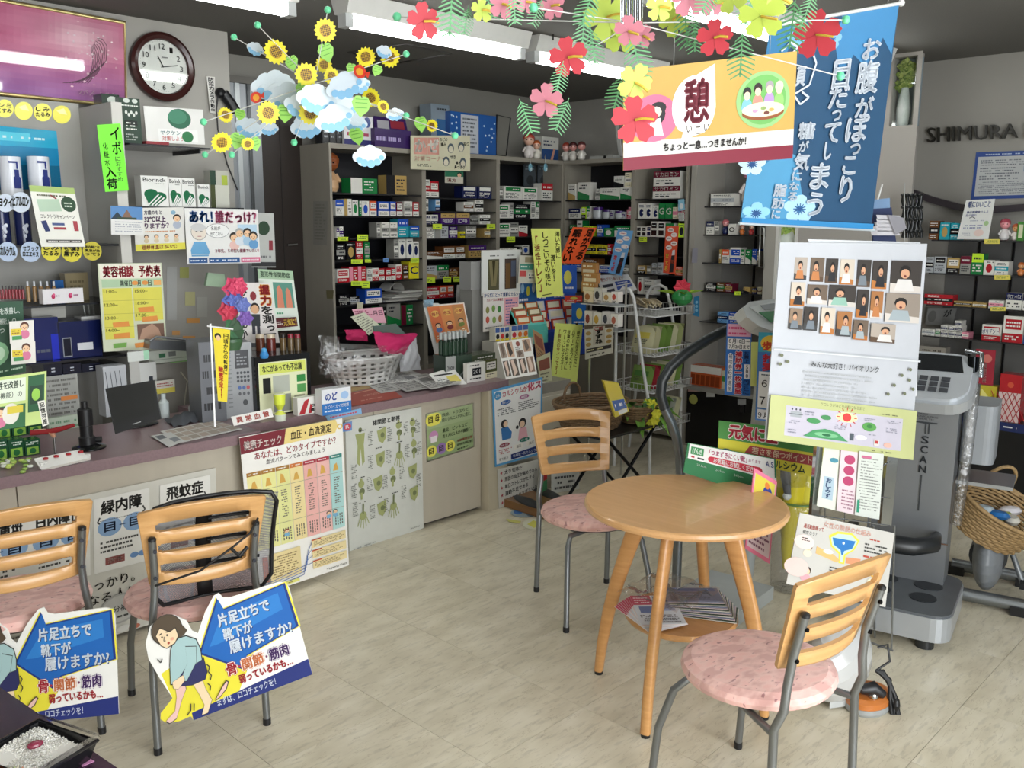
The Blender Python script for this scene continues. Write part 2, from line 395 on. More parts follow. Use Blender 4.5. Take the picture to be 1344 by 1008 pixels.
q=[pr(*p)for p in pts];dn=[pr(x,y+9)for x,y in pts]
for i in range(len(q)-1):g.prism([q[i],q[i+1],dn[i+1],dn[i]],(-.035,0,0),'3a3338')
g.build('trim_3','plastic',kind='structure')
g=G();lv=[pr(1218,168),pr(1400,159),pr(1400,178),pr(1218,187.5)]
vs,fs,A0,A1,B0,B1=glyph('SHIMURA P',.035)
for dx in(0,.004,.008,.012,.016,.020):
 g.add([(lv[0]*(1-t)+lv[1]*t)*(1-k)+(lv[3]*(1-t)+lv[2]*t)*k+Vector((-dx-.002,0,0))for t,k in(((x-A0)/(A1-A0)*.80,1-(y-B0)/(B1-B0))for x,y in vs)],fs,'26241f')
g.build('wall_lettering','plastic',label='black raised capital letters of the shop name high on the right wall',cat='lettering')
g=G();pc=PZ(H);hq=[pc(457,68),pc(533,57),pc(592,70),pc(520,82)]
g.tube([p+Vector((0,0,-.002))for p in hq],.006,'4a4844',4,closed=True);g.build('trim_4','plastic',kind='structure')
for p,w_ in(((573,45),'above the cloud mobile'),((660,47),'between the middle and right counter lights'),((726,45),'above the pink hibiscus'),((540,24),'near the left end of the counter lights')):
 g=G();a=pc(*p);g.cyl(a,a+Vector((0,0,-.03)),.004,'3a3834',6);g.build('ceiling_hook','metal',label='small dark hook in the ceiling '+w_,cat='hook',group='ceiling hooks')
def fitting(x0,x1,y,lab,z=2.53):
 e=empty('ceiling_light',((x0+x1)/2,y,z),label=lab,cat='light')
 g=G();g.prism([(x0,y-.075,H-.001),(x0,y+.075,H-.001),(x0,y+.045,z-.02),(x0,y-.045,z-.02)],(x1-x0,0,0),'e8e8e4');kid(g,'housing',e,'plastic')
 g=G();g.bb(x0+.005,x0+.045,y-.03,y+.03,z-.075,z-.02,'cdd0d0');kid(g,'end_cap',e,'plastic')
 g=G();g.bb(x1-.045,x1-.005,y-.03,y+.03,z-.075,z-.02,'cdd0d0');kid(g,'end_cap',e,'plastic')
 g=G();g.tube([(x0+.05,y,z-.05),(x1-.05,y,z-.05)],.026,'ffffff',8);kid(g,'tube',e,'tube')
LX=((1.02,2.26,'left'),(2.50,3.66,'middle'),(3.72,4.92,'right'))
for x0,x1,s_ in LX:fitting(x0,x1,3.46, f'white fluorescent tube fitting, {s_} one in the row above the counter')
fitting(3.05,4.25,2.25,'white fluorescent fitting behind the green hibiscus garland, nearer row');fitting(1.0,2.2,2.25,'white fluorescent fitting above the table side, left of nearer row')
fitting(4.40,5.4,2.25,'white fluorescent fitting near the pillar, right of nearer row')
for x0 in(.2,1.9,3.6):
 for y in(.9,-.6):fitting(x0,x0+1.2,y, f'white fluorescent tube fitting overhead behind the camera, {"nearer" if y > 0 else "farther"} row, {"left" if x0 < 1 else "middle" if x0 < 3 else "right"} one')
for x0 in(-.3,):fitting(x0,x0+1.2,3.46,'white fluorescent tube fitting at the far left of the counter row')
# ================================================================ COUNTER
g=G();ZC=.735
g.bb(-.85,1.965,3.375,3.98,ZC-.042,ZC,'8b7377');g.bb(1.965,3.62,3.51,4.12,ZC-.042,ZC,'8b7377')
g.build('counter_worktop','laminate',label='long mauve laminate worktop running along the whole service counter',cat='worktop')
e=empty('counter_cabinet',(.8,3.7,0),label='beige counter cabinet under the left worktop behind the chairs',cat='cabinet')
g=G();g.bb(-.85,1.95,3.44,3.96,.05,ZC-.043,'b5ac9c');kid(g,'body',e,'panel');g=G();g.bb(-.85,1.95,3.47,3.9,0,.05,'3a352c');kid(g,'plinth',e)
for k in range(3):g=G();g.bb(-.84+k*.93,.085+k*.93,3.425,3.44,.03,ZC-.046,'beb5a4');kid(g,'panel',e,'panel')
e=empty('counter_cabinet',(2.8,3.8,0),label='beige counter cabinet under the right worktop with green notice',cat='cabinet')
g=G();g.bb(1.955,3.45,3.575,4.1,.05,ZC-.043,'b5ac9c');kid(g,'body',e,'panel');g=G();g.bb(1.955,3.45,3.59,4.0,0,.05,'3a352c');kid(g,'plinth',e)
for k in range(2):
 g=G();g.bb(1.96+k*.745,2.70+k*.745,3.558,3.575,.02,ZC-.046,'beb5a4');kid(g,'panel',e,'panel')
g=G();g.bb(3.452,3.60,3.50,4.1,0,ZC-.043,'c9bfa8');kid(g,'end_panel',e,'panel')
# ================================================================ SHELVING
def zY(px,py):return PY(YS)(px,py).z
def zX(px,py):return PX(XS)(px,py).z
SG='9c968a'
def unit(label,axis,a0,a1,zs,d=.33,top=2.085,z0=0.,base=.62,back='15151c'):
 """a: range along the front; axis 'Y' = unit on the back wall, 'X' = on the right wall"""
 fr=YS if axis=='Y' else XS
 def B(g,a,b,d0,d1,z0_,z1_,c):
  if axis=='Y':g.bb(a,b,fr+d0,fr+d1,z0_,z1_,c)
  else:g.bb(fr+d0,fr+d1,a,b,z0_,z1_,c)
 c=((a0+a1)/2,fr+d/2,0)if axis=='Y' else(fr+d/2,(a0+a1)/2,0)
 e=empty('shelving_unit',c,label=label,cat='shelf')
 for k,(u,v)in enumerate(((a0,a0+.018),(a1-.018,a1))):g=G();B(g,u,v,0,d,0,top-.03,SG);kid(g,'side_panel',e,'panel')
 g=G();B(g,a0,a1,0,d,top-.03,top,SG);kid(g,'top_panel',e,'panel')
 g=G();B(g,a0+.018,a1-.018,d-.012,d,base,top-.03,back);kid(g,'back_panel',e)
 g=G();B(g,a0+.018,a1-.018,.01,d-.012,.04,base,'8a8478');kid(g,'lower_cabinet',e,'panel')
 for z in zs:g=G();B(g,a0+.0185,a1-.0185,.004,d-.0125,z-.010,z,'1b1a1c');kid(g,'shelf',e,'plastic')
 return e
d1=PY(YS)(557,300).x;d2=PY(YS)(653.5,300).x;d3=XS
yc=YS;r1=PX(XS)(830,300).y;r2=PX(XS)(901,300).y
x00=PY(YS)(433,250).x
Z1=[zY(495,y)for y in(254.5,283.5,312,340.5,368.7,398,431)];Z2=[zY(605,y)for y in(260,277.5,294.5,312.5,338.8,364.5,389.5,415)]
Z3=[zY(690,y)for y in(262.5,286.8,310.5,334,358,385)];Z4=[zX(785,y)for y in(262,287,310.5,334,358,384)];Z5=[zX(865,y)for y in(260.8,287,311.2,336,360.5,388)]
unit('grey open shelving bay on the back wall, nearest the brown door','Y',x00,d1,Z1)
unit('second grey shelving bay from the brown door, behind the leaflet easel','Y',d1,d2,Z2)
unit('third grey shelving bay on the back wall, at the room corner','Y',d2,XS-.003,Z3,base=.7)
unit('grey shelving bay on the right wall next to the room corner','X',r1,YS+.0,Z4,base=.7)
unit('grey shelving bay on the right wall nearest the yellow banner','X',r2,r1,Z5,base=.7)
RANGES=[('Y',x00,d1),('Y',d1,d2),('Y',d2,XS),('X',r1,YS),('X',r2,r1)]
ORD='first second third fourth fifth sixth seventh eighth ninth tenth eleventh twelfth thirteenth fourteenth fifteenth sixteenth'.split()
def styled(cv,c1,c2,st):
 k='K' if c1 in 'WCSYLPDGU' else 'W'
 k='303038' if k=='K' else 'e8e6e0'
 if st[0]=='h':cv.rect(0,0,1,.42,c2);cv.rows(.15,.12,.85,.34,1,'e8e6e0' if c2 in 'BNERVKMTAOH' else '303038',cw=.12,rag=0);cv.rows(.12,.5,.88,.9,3,k,cw=.1)
 elif st[0]=='b':cv.rect(0,.35,1,.68,c2);cv.rows(.12,.42,.88,.6,1,'e8e6e0' if c2 in 'BNERVKMTAO' else '303038',cw=.12,rag=0);cv.rows(.12,.08,.88,.3,2,k,cw=.09);cv.rows(.12,.74,.88,.94,2,k,cw=.08)
 elif st[0]=='f':cv.rect(0,.66,1,1,c2);cv.rect(.1,.12,.9,.5,'e6e2da' if c1 not in 'WC' else c2);cv.rows(.16,.18,.84,.44,2,'303038' if c1 not in 'WC' else 'efece6',cw=.1,rag=.1);cv.rows(.12,.72,.88,.92,2,'e8e6e0' if c2 in 'BNERVKMTAO' else '303038',cw=.1)
 elif st[0]=='c':cv.rows(.12,.08,.88,.3,2,'2a3558',cw=.12);cv.ell(.5,.62,.33,.27,c2);cv.poly([(.5,.62),(.95,.48),(.95,.72)],c1)
 elif st[0]=='p':cv.rect(.1,.08,.9,.38,c2);cv.rows(.2,.15,.8,.32,1,'e8e6e0',cw=.12,rag=0);cv.rows(.1,.48,.9,.92,4,k,cw=.07)
 elif st[0]=='s':cv.poly([(0,.5),(1,.75),(1,1),(0,1)],c2);cv.rows(.12,.1,.85,.42,2,k,cw=.12)
 elif st[0]=='o':cv.ell(.5,.55,.3,.3,c2);cv.rows(.12,.06,.88,.22,1,k,cw=.1)
 elif st[0]=='k':cv.rect(0,0,.42,1,c2);cv.rows(.5,.15,.92,.85,4,k,cw=.1)
 elif st[0]=='g':cv.rect(.08,.1,.92,.42,c2);cv.rect(.08,.56,.92,.9,c2);cv.rows(.2,.18,.8,.34,1,'d8e0da',rag=0,cw=.2)
 elif st[0]=='t':cv.text(st[1:],.1,.3,.9,.72,c2,.02)
 elif st[0]=='T':cv.rect(0,.0,1,.42,c2);cv.text(st[1:],.06,.08,.94,.36,'f0eee8',.02);cv.rows(.1,.55,.9,.9,2,k)
 elif st[0]=='v':cv.vtext(st[1:],.2,.1,.8,.9,c2,.02)
 else:cv.rows(.1,.1,.9,.9,4,c2,cw=.1)
def row(axis,zs,y_at,spec,where,group,dep=.085,fr=None,mt='gloss'):
 """spec: x0 x1 ytop c1 c2 style;...  pixels on the front plane of the shelf"""
 fr=fr if fr is not None else(YS if axis=='Y' else XS);pl=PY(fr)if axis=='Y' else PX(fr)
 for i,it in enumerate([s.split()for s in spec.split(';')if s.strip()]):
  x0,x1,yt=float(it[0]),float(it[1]),float(it[2]);c1,c2,st=it[3],it[4],it[5];dd=float(it[6])if len(it)>6 else dep
  A,B=pl(x0+.25,y_at),pl(x1-.25,y_at)
  for ax_,lo,hi in RANGES:
   if ax_==axis and fr in(YS,XS):
    if axis=='Y' and lo<(A.x+B.x)/2<hi:A.x=max(A.x,lo+.02);B.x=min(B.x,hi-.02)
    if axis=='X' and lo<(A.y+B.y)/2<hi:B.y=max(B.y,lo+.02);A.y=min(A.y,hi-.02)
  hgt=pl((x0+x1)/2,yt).z-pl((x0+x1)/2,y_at).z
  z0=zs+.0005;z1=z0+hgt;k=.012+.004*((i*7)%3)
  g=G()
  if st[0]=='J':
   ax=(A+B)/2;rr=(A-B).length/2;ctr=Vector((ax.x,ax.y,z0))+(Vector((0,rr+k,0))if axis=='Y' else Vector((rr+k,0,0)))
   g.lathe([(rr*.9,0),(rr,.01),(rr,hgt*.72),(rr*.98,hgt*.74),(rr*.98,hgt)],ctr,c1,14,cols=[c1,c1,'303038',c2,c2])
   kn,kd='jar','screw-lid jar'
   lab=f"{NAME[c1]} jar, {NAME[c2]} lid, {ORD[i]} from left on {where.replace('the ', '')}"
  else:
   if axis=='Y':g.bb(A.x,B.x,fr+k,fr+k+dd,z0,z1,c1);q=[Vector((A.x,fr+k,z1)),Vector((B.x,fr+k,z1)),Vector((B.x,fr+k,z0)),Vector((A.x,fr+k,z0))]
   else:g.bb(fr+k,fr+k+dd,B.y,A.y,z0,z1,c1);q=[Vector((fr+k,A.y,z1)),Vector((fr+k,B.y,z1)),Vector((fr+k,B.y,z0)),Vector((fr+k,A.y,z0))]
   cv=CV(g,q,quad_normal(q),.0002,.0004);styled(cv,c1,c2,st);kn='medicine_box'
   lab=f"{NAME[c1]} box, {NAME[c2]} print, {ORD[i]} from left on {where.replace('the ', '')}"
  g.build(kn,mt,label=lab,cat='jar' if kn=='jar' else 'box',group=group)
def tags(axis,spec,where,fr=None,c='d6f03c'):
 fr=fr if fr is not None else(YS if axis=='Y' else XS);pl=PY(fr-.004)if axis=='Y' else PX(fr-.004)
 for i,it in enumerate([s.split()for s in spec.split(';')]):
  x0,y0,x1,y1=map(float,it[:4]);cc=it[4]if len(it)>4 else c
  def dr(cv):cv.rows(.12,.2,.88,.8,2,'2a7040',cw=.12)
  board('price_tag',f"{'pale yellow' if c[0] == 'e' else 'fluorescent yellow' if cc == c else 'small blue'} price tag, {ORD[i]} from left on shelf edges of {where}",'price tag',pl,rq(x0,y0,x1,y1),cc,dr,.001,group='price tags on the shelf edges')
b1='of the bay nearest the door'
row('Y',Z1[0],254,'462 497 234 E W k .1;509 536 229 D K k','the top shelf '+b1,'boxes in the bay nearest the door')
row('Y',Z1[1],283.5,'442 453 263 W B h;454 464 261.5 W D k;465 473 263 W E o;473.3 476.5 264 E W h;477 487 264 W B o;488 497 264 O W f;498 513 264.5 B W f;514 522 264.5 B W f;523 531 265 M W f;532 543 264 W G b;544 552 265 R W f','the second shelf '+b1,'boxes in the bay nearest the door')
row('Y',Z1[2],312,'443 447 299 W V h;447.5 453 297 W V b;497 502 292 G W b;502.5 513 292 W G b;514 524 292.5 W G b;525 539 288 T B h;539.5 552 297 T B h','the third shelf '+b1,'boxes in the bay nearest the door')
row('Y',Z1[3],340.5,'443 455 319 K G b;456.5 469 317 K D o;470 479 316 R W b;480 487 318 E G b .05;519 525.5 315 G W b;526 535 315 W N o;535.3 544 315 W N o;544.3 552 319 W N o','the fourth shelf '+b1,'boxes in the bay nearest the door')
row('Y',Z1[4],368.7,'444 460 351 W R f;460.5 472 349 R P k;472.3 483 349 R P k;483.5 490 353 W G b;490.5 499.5 352 W R f;500 507.5 353 R W f;508 515 354 R W f;515.3 521.5 353 R W f;522 530 349 W R f;530.5 538 350 A K b;539 552 346 Y B tC','the fifth shelf '+b1,'boxes in the bay nearest the door')
row('Y',Z1[5],398,'446 460 384 K G b;460.5 474 387 K S b;','the sixth shelf '+b1,'boxes in the bay nearest the door')
row('Y',Z1[6],431,'500 509 404 E K h;510 528 401 G E s;529 545 405 E M k','the seventh shelf '+b1,'boxes in the bay nearest the door')
tags('Y','443 311 457 316;469 308 483 316;461 340.5 476 346;479 340.5 487 344.5;503 339 510 344 6f9ae0;539 339 550 345;461 369 475 375;475 369 485 378','the bay nearest the door')
b2='of the second bay';gp='boxes in the second shelving bay'
row('Y',Z2[0],260,'558.5 566 237 W R b;566.5 578 239 R W f;609 628.5 244 N W p;629 647 244 N W p','the top shelf '+b2,gp)
row('Y',Z2[1],277.5,'559 564 262 W G b;573 580 262 U N f;611 624 265 W A b;625 636 262 W K b','the second shelf '+b2,gp)
row('Y',Z2[2],294.5,'559 567 282 W N f;567.5 577 282 W N f;581 600 280 V D h;600.5 618 280 V D h;619 630 283 G K b;632 646 282 W K b','the third shelf '+b2,gp)
row('Y',Z2[3],312.5,'559 572 298 W G p;573 590.5 296 S G k;592 603 297 V W b;605 612 304 Y K b;613 627 295 G W b;638 646 300 D W b','the fourth shelf '+b2,gp)
row('Y',Z2[4],338.8,'560 582.5 329 A W s;583 600 323 A W f;600.5 613 323 A W f;616 640 323 D V h','the fifth shelf '+b2,gp)
row('Y',Z2[5],364.5,'560 575 347 S D s;575.5 591 347 G E h;592 603.5 352 A D b;604 616 352 A D b;617 632 350 G W b','the sixth shelf '+b2,gp)
row('Y',Z2[6],389.5,'560 578 374 R W b;579 589 374 O R f;589.5 598 374 O R f','the seventh shelf '+b2,gp)
row('Y',Z2[7],415,'586 592 400 V W b;594 602 402 W E b','the lowest shelf '+b2,gp)
tags('Y','568 294 580 301;639 294 650 301;560 364 571 371.5;582 363 592 370.5;595 363 604 370;608 363 616 370','the second bay')
b3='of the corner bay';gp='boxes in the corner shelving bay'
row('Y',Z3[0],262.5,'655 662 245 G W b;663 688 245 W E p;688.5 708 246 W E p;712 727 240 W R h','the top shelf '+b3,gp)
row('Y',Z3[1],286.8,'655 670 269 W E p;670.5 676 266 W G h;676.5 698 268 K E b;698.5 704 264 W G b;704.3 710 263 W E p','the second shelf '+b3,gp)
row('Y',Z3[2],310.5,'655 671 293 W E p;671.5 682.5 292 G W b;683 695 296 W R s','the third shelf '+b3,gp)
row('Y',Z3[3],334,'655 680 325 W G b;683 687 324 K W b;688 697 322 W B o','the fourth shelf '+b3,gp)
tags('Y','665 310.5 676 318','the corner bay')
b4='of the bay right of the corner';gp='boxes in the bay right of the corner'
row('X',Z4[0],262,'744 754 241 W D s;756 772 239 W E s;779 785.5 248 W G b;786 811.5 247 W E s;812 827 246 W E s','the top shelf '+b4,gp)
row('X',Z4[0]+.0005+(zX(815,246)-zX(815,262)),246.5,'804 817.5 232 W K s;818 827 228 C W b','upper top shelf layer right of corner',gp,.075)
row('X',Z4[1],287,'745 760 274 W N h;761 767 272 L K f;767.5 772 271 W E h;773 785 272 S V J;785.5 797 275 S V J;797.5 802 276 S V b;802.5 814 277 S V J;814.3 818.5 278 S V b;820 822.8 275 P R b;823 827 272 P W b','the second shelf '+b4,gp)
row('X',Z4[2],310.5,'746 754 296 E K b;755 762.5 290 E W h;763 775 297 L E b;782 790 295 B W b;790.5 803 299 E W o;804 826 296 W E h','the third shelf '+b4,gp)
row('X',Z4[3],334,'766 781 321.5 Y K b;781.5 794.5 321.5 Y K b;795 800 320 R W b;802 826 322 A D b','the fourth shelf '+b4,gp)
row('X',Z4[4],358,'746 762 342 W B b;763 783 340 A W b;784 800 348 W B f;803 824 346 G W b','the fifth shelf '+b4,gp)
b5='of the bay under the banner';gp='boxes in the bay under the banner'
row('X',Z5[0],260.8,'855 891 244.5 W M Tサカロミン .2','the top shelf '+b5,gp)
row('X',Z5[0]+.001+(zX(873,244.5)-zX(873,260.8)),244.5,'856 891 225 W M Tサカロミン .2','the stack on the top shelf '+b5,gp)
row('X',Z5[1],287,'836 844.7 267 W N c;845 853.8 267 W N c;854 862 270 W N c;862.5 871 267 E W tG;871.3 880 267 E W tG;880.5 887 272 C P b;887.5 894 268 C P b;894.5 899 268 P R b','the second shelf '+b5,gp)
row('X',Z5[2],311.2,'834 840 298 W K g;840.3 846 298 W K g;846.3 852 297 W N g;852.5 861 291 W K g;861.3 870 291 W K g;871 882 293 W E h;888 897.5 293 L K o','the third shelf '+b5,gp)
row('X',Z5[4],360.5,'835 846 350 D K f;847 852 350 G W b;853 860 346 S G b;861 868 345 S G b;884 897 349 O D b','the fourth shelf '+b5,gp)
row('X',Z5[5],388,'835 842 366 W R o;843 856 368 W G b;885 897 372 U W o','the fifth shelf '+b5,gp)
tags('X','839 311 849 317.5;884 386 896 391','the bay under the banner')
# ---- glass shelves in the niche
xn=XS+.11
e=empty('glass_shelf_set',(XS+.25,(yn0+yn1)/2,0),label='five dark thin shelves set into the grey niche beside the pillar',cat='shelf')
ZN=[PX(xn)(960,y).z for y in(270.7,308.4,346,384,425)]
for z in ZN:g=G();g.bb(xn,XR-.031,yn0+.02,yn1-.0005,z-.008,z,'2a2a2c');kid(g,'shelf',e,'gloss')
g=G();g.bb(XR-.045,XR-.031,(yn0+yn1)/2-.006,(yn0+yn1)/2+.006,.66,2.2,'222224');kid(g,'slotted_upright',e,'metal')
bn='in the niche';gp='boxes on the niche shelves'
row('X',ZN[0],270.7,'931 962 254 W S b .12','the top shelf '+bn,gp,fr=xn)
row('X',ZN[1],308.4,'925 935.5 291 W N h;936 942 291 G W b;953.5 963 294 W K tO','the second shelf '+bn,gp,fr=xn)
row('X',ZN[2],346,'942 944.5 328 D W b;945 955 328 W O h;955.5 970 325 W B f;970.5 975.5 327 W E h;976 984 327 E W s;984.5 991 326 B W s;991.5 996.5 328 G W b','the third shelf '+bn,gp,fr=xn)
row('X',ZN[3],384,'924.5 938 373 K W b;938.5 949 372 A E b;949.5 959 373 M D b;974 983 376 D K s;985 991 377 N D b;992 998 375 C A b','the fourth shelf '+bn,gp,fr=xn)
row('X',ZN[4],425,'940 954 411 U N b;954.5 968 410 B W b;968.5 984 409 B W b','the fifth shelf '+bn,gp,fr=xn)
tags('X','964 382.5 972 387.5','the niche shelves',fr=xn)
# ---- right wall shelves
xq=XR-.30;ya,yb_=.9,PX(xq)(1214,400).y-.005
e=empty('glass_shelf_set',(XR-.15,1.5,0),label='four long dark shelves on the right wall below the curved band',cat='shelf')
ZQ=[PX(xq)(1280,y).z for y in(315.5,360.5,403.5,446)]
for z in ZQ:g=G();g.bb(xq,XR-.001,ya,yb_,z-.008,z,'2b2b2d');kid(g,'shelf',e,'gloss')
g=G();g.bb(XR-.006,XR-.001,ya,yb_,.62,ZQ[0]-.009,'6e6d6b');kid(g,'back_panel',e,'panel')
for py_ in(1280,1325):
 yy=PX(XR-.02)(py_,380).y;g=G();g.bb(XR-.02,XR-.006,yy-.005,yy+.005,.62,ZQ[0]-.009,'222224');kid(g,'slotted_upright',e,'metal')
e=empty('display_plinth',(XR-.2,1.5,0),label='black display base under the right wall shelves with blue price rail',cat='cabinet')
zp=PX(xq-.05)(1310,553).z
g=G();g.bb(xq-.05,XR-.001,ya,yb_,0,zp,'121214');kid(g,'body',e,'plastic')
g=G();g.bb(xq-.056,xq-.05,ya,yb_,zp-.05,zp,'24305e');q=[Vector((xq-.056,1.62,zp-.008)),Vector((xq-.056,1.42,zp-.008)),Vector((xq-.056,1.42,zp-.042)),Vector((xq-.056,1.62,zp-.042))]
cv=CV(g,q,Vector((-1,0,0)));cv.text('第２類',0,.1,.55,.9,'e8e8e8',.01);cv.rows(.65,.25,1,.75,1,'e8e8e8');kid(g,'price_rail',e,'gloss')
bq='of the right wall';gp='boxes on the right wall shelves'
row('X',ZQ[0],315.5,'1217 1230 291 A K b;1231 1244 293 T D o;1244.5 1257 293.5 T K b','the top shelf '+bq,gp,fr=xq)
row('X',ZQ[1],360.5,'1213 1223 340 S K b;1223.5 1239.5 339 S K p;1240 1257 340 D K f;1258 1272 337 G M h;1272.5 1288 333 E L h;1288.5 1303 341 W R o;1303.5 1322 342 W T b','the second shelf '+bq,gp,fr=xq)
row('X',ZQ[2],403.5,'1211 1249 390 R K b;1250 1274 397 D K b;1274.5 1293 397.5 D W b;1296 1316 393 W P b;1318 1339.5 382 W N Tサロンパス;1340 1360 382 W N Tサロンパス','the third shelf '+bq,gp,fr=xq)
row('X',ZQ[3],446,'1208 1225 438 W S b;1225.5 1232 437 W E b;1286 1312 425 W R f;1314 1341 411 W R f;1342 1362 413 W B f','the lowest shelf '+bq,gp,fr=xq)
for j,yb2 in enumerate((446,437.6,429.2)):
 row('X',ZQ[3]+.0005+j*.0325,yb2,('1233 1242 438 W N b;1242.5 1251 438 W N b;1251.5 1260.5 438 W N b;1261 1270 438 P W b' if j==0 else '1233 1242 429.6 W N b;1242.5 1251 429.6 W N b;1251.5 1260.5 429.6 W N b' if j==1 else '1251.5 1260.5 421.2 W N b'), f'{("bottom","middle","top")[j]} layer of the lowest right wall shelf',gp,fr=xq)
board('poster_card','denture cleaner name strip across the tall white box','sign',PX(xq-.004),[(1289,431),(1311,431),(1311,439),(1289,439)],'e8e6e0',lambda c:c.text('ポリデント',.02,.1,.98,.9,'1a2a70',.02),.001)
tags('X','1292 314 1312 320;1305 361 1326 367;1300 403 1320 408','the right wall',fr=xq,c='e8d860')
# ================================================================ CHAIRS
def chair_proto(fabric='e6bcb2'):
 e=empty('dining_chair')
 g=G();n=32;prof=[(.05,.392),(.187,.392),(.206,.402),(.213,.417),(.207,.432),(.185,.443),(.12,.448),(.001,.450)]
 g.lathe(prof,(0,.0,0),fabric,n,1,.97);s=g.build('seat','fabric',e)
 g=G();g.lathe([(.001,.380),(.16,.380),(.16,.392)],(0,0,0),'3a3a3c',20);g.build('seat_base','metal',e)
 def back(u,v):
  hw_=.156+.029*v;x=u*hw_;y=-.180-.066*v-.030*(1-u*u);z=.54+.245*v+.020*(1-u*u)*v-.006*(1-u*u)*(1-v)
  return(x,y,z),(-.3*u,1,.18)
 us=[-1,-.985,-.77,-.72,-.5,-.25,0,.25,.5,.72,.77,.985,1];vs=[0,.02,.16,.175,.275,.29,.44,.455,.54,.555,.71,.725,.81,.825,.98,1]
 def skip(i,j):
  m=(vs[j]+vs[j+1])/2;u=abs(us[i]+us[i+1])/2
  c=(i in(0,len(us)-2))and(j in(0,len(vs)-2))
  sl=any(lo<m<hi for lo,hi in((.16,.29),(.44,.555),(.71,.825)));core=any(lo<m<hi for lo,hi in((.175,.275),(.455,.54),(.725,.81)))
  return c or(u<.72 and sl)or(u<.77 and core)
 g=G();g.sheet(back,us,vs,skip,.012,'d4a46b');g.build('backrest','wood',e)
 for sx in(-1,1):
  g=G();g.tube([(sx*.168,-.205,.012),(sx*.166,-.197,.22),(sx*.162,-.192,.38),(sx*.158,-.215,.44),(sx*.150,-.214,.50),(sx*.145,-.222,.58),(sx*.150,-.252,.70)],.0115,'85888a',10)
  l=g.build('leg','metal',e);h=G();h.ball((sx*.150,-.253,.702),.0125,'17171a',(1,1,.8),10);h.build('tube_cap','plastic',l)
  h=G();h.cyl((sx*.168,-.205,0),(sx*.168,-.205,.022),.013,'17171a',10);h.build('foot_cap','plastic',l)
  for z in(.575,.665):h=G();y=-.222-(z-.58)*.25;h.cyl((sx*.145,y-.010,z),(sx*.145,y-.016,z+.001),.006,'17171a',8);h.build('bolt','metal',l)
  g=G();g.tube([(sx*.185,.212,.012),(sx*.178,.195,.20),(sx*.162,.155,.33),(sx*.14,.125,.368),(sx*.06,.09,.372)],.0115,'85888a',10)
  l=g.build('leg','metal',e);h=G();h.cyl((sx*.185,.212,0),(sx*.185,.212,.022),.013,'17171a',10);h.build('foot_cap','plastic',l)
  g=G();g.tube([(sx*.162,-.192,.368),(sx*.12,-.05,.370),(sx*.10,.10,.372)],.010,'85888a',8);g.build('seat_rail','metal',e)
 return e
CH=chair_proto()
def put_chair(src,x,y,fx,fy,lab):
 c=CH if src else copy_tree(CH);c.location=(x,y,0);c.rotation_euler=(0,0,math.atan2(fy,fx)-math.pi/2)
 return tag(c,lab,'chair','beech and grey tube chairs')
def floor_mid(a,b):return(PZ(0)(*a)+PZ(0)(*b))/2
def chair_from(src,L_,R_,lab):
 a=PZ(0)(*L_);b=PZ(0)(*R_);m=(a+b)/2;s=(b-a).normalized();f=Vector((-s.y,s.x,0))
 if f.dot(m)<0 and lab is None:f=-f
 return m,s,f
a,b=PZ(0)(705,776),PZ(0)(795,765);m=(a+b)/2;s=(b-a).normalized();f=Vector((s.y,-s.x,0));m+=f*.205
put_chair(True,m.x,m.y,f.x,f.y,'empty pink seated wooden chair standing between the round table and the wicker baskets')
a,b=PZ(0)(206,990),PZ(0)(352,950);m=(a+b)/2;s=(b-a).normalized();f=Vector((-s.y,s.x,0));m+=f*.205;chB=(m.copy(),f.copy(),s.copy())
put_chair(False,m.x,m.y,f.x,f.y,'pink seated chair with a black mesh lumbar support strapped to its back')
a=PZ(0)(134,962);s=Vector((s.x*math.cos(.12)-s.y*math.sin(.12),s.x*math.sin(.12)+s.y*math.cos(.12),0));f=Vector((-s.y,s.x,0));m=a-s*.168+f*.205;chA=(m.copy(),f.copy(),s.copy())
put_chair(False,m.x,m.y,f.x,f.y,'pink seated chair cut off by the left edge, cardboard figure sign on its back')
a,b=PZ(.702)(1035,806),PZ(.702)(1146,766);s=(b-a).normalized();f=Vector((-s.y,s.x,0));m=(a+b)/2+f*.225+s*.01
put_chair(False,m.x,m.y,f.x,f.y,'pink patterned seat chair in the right foreground, seen from behind its slatted back')
chD=1
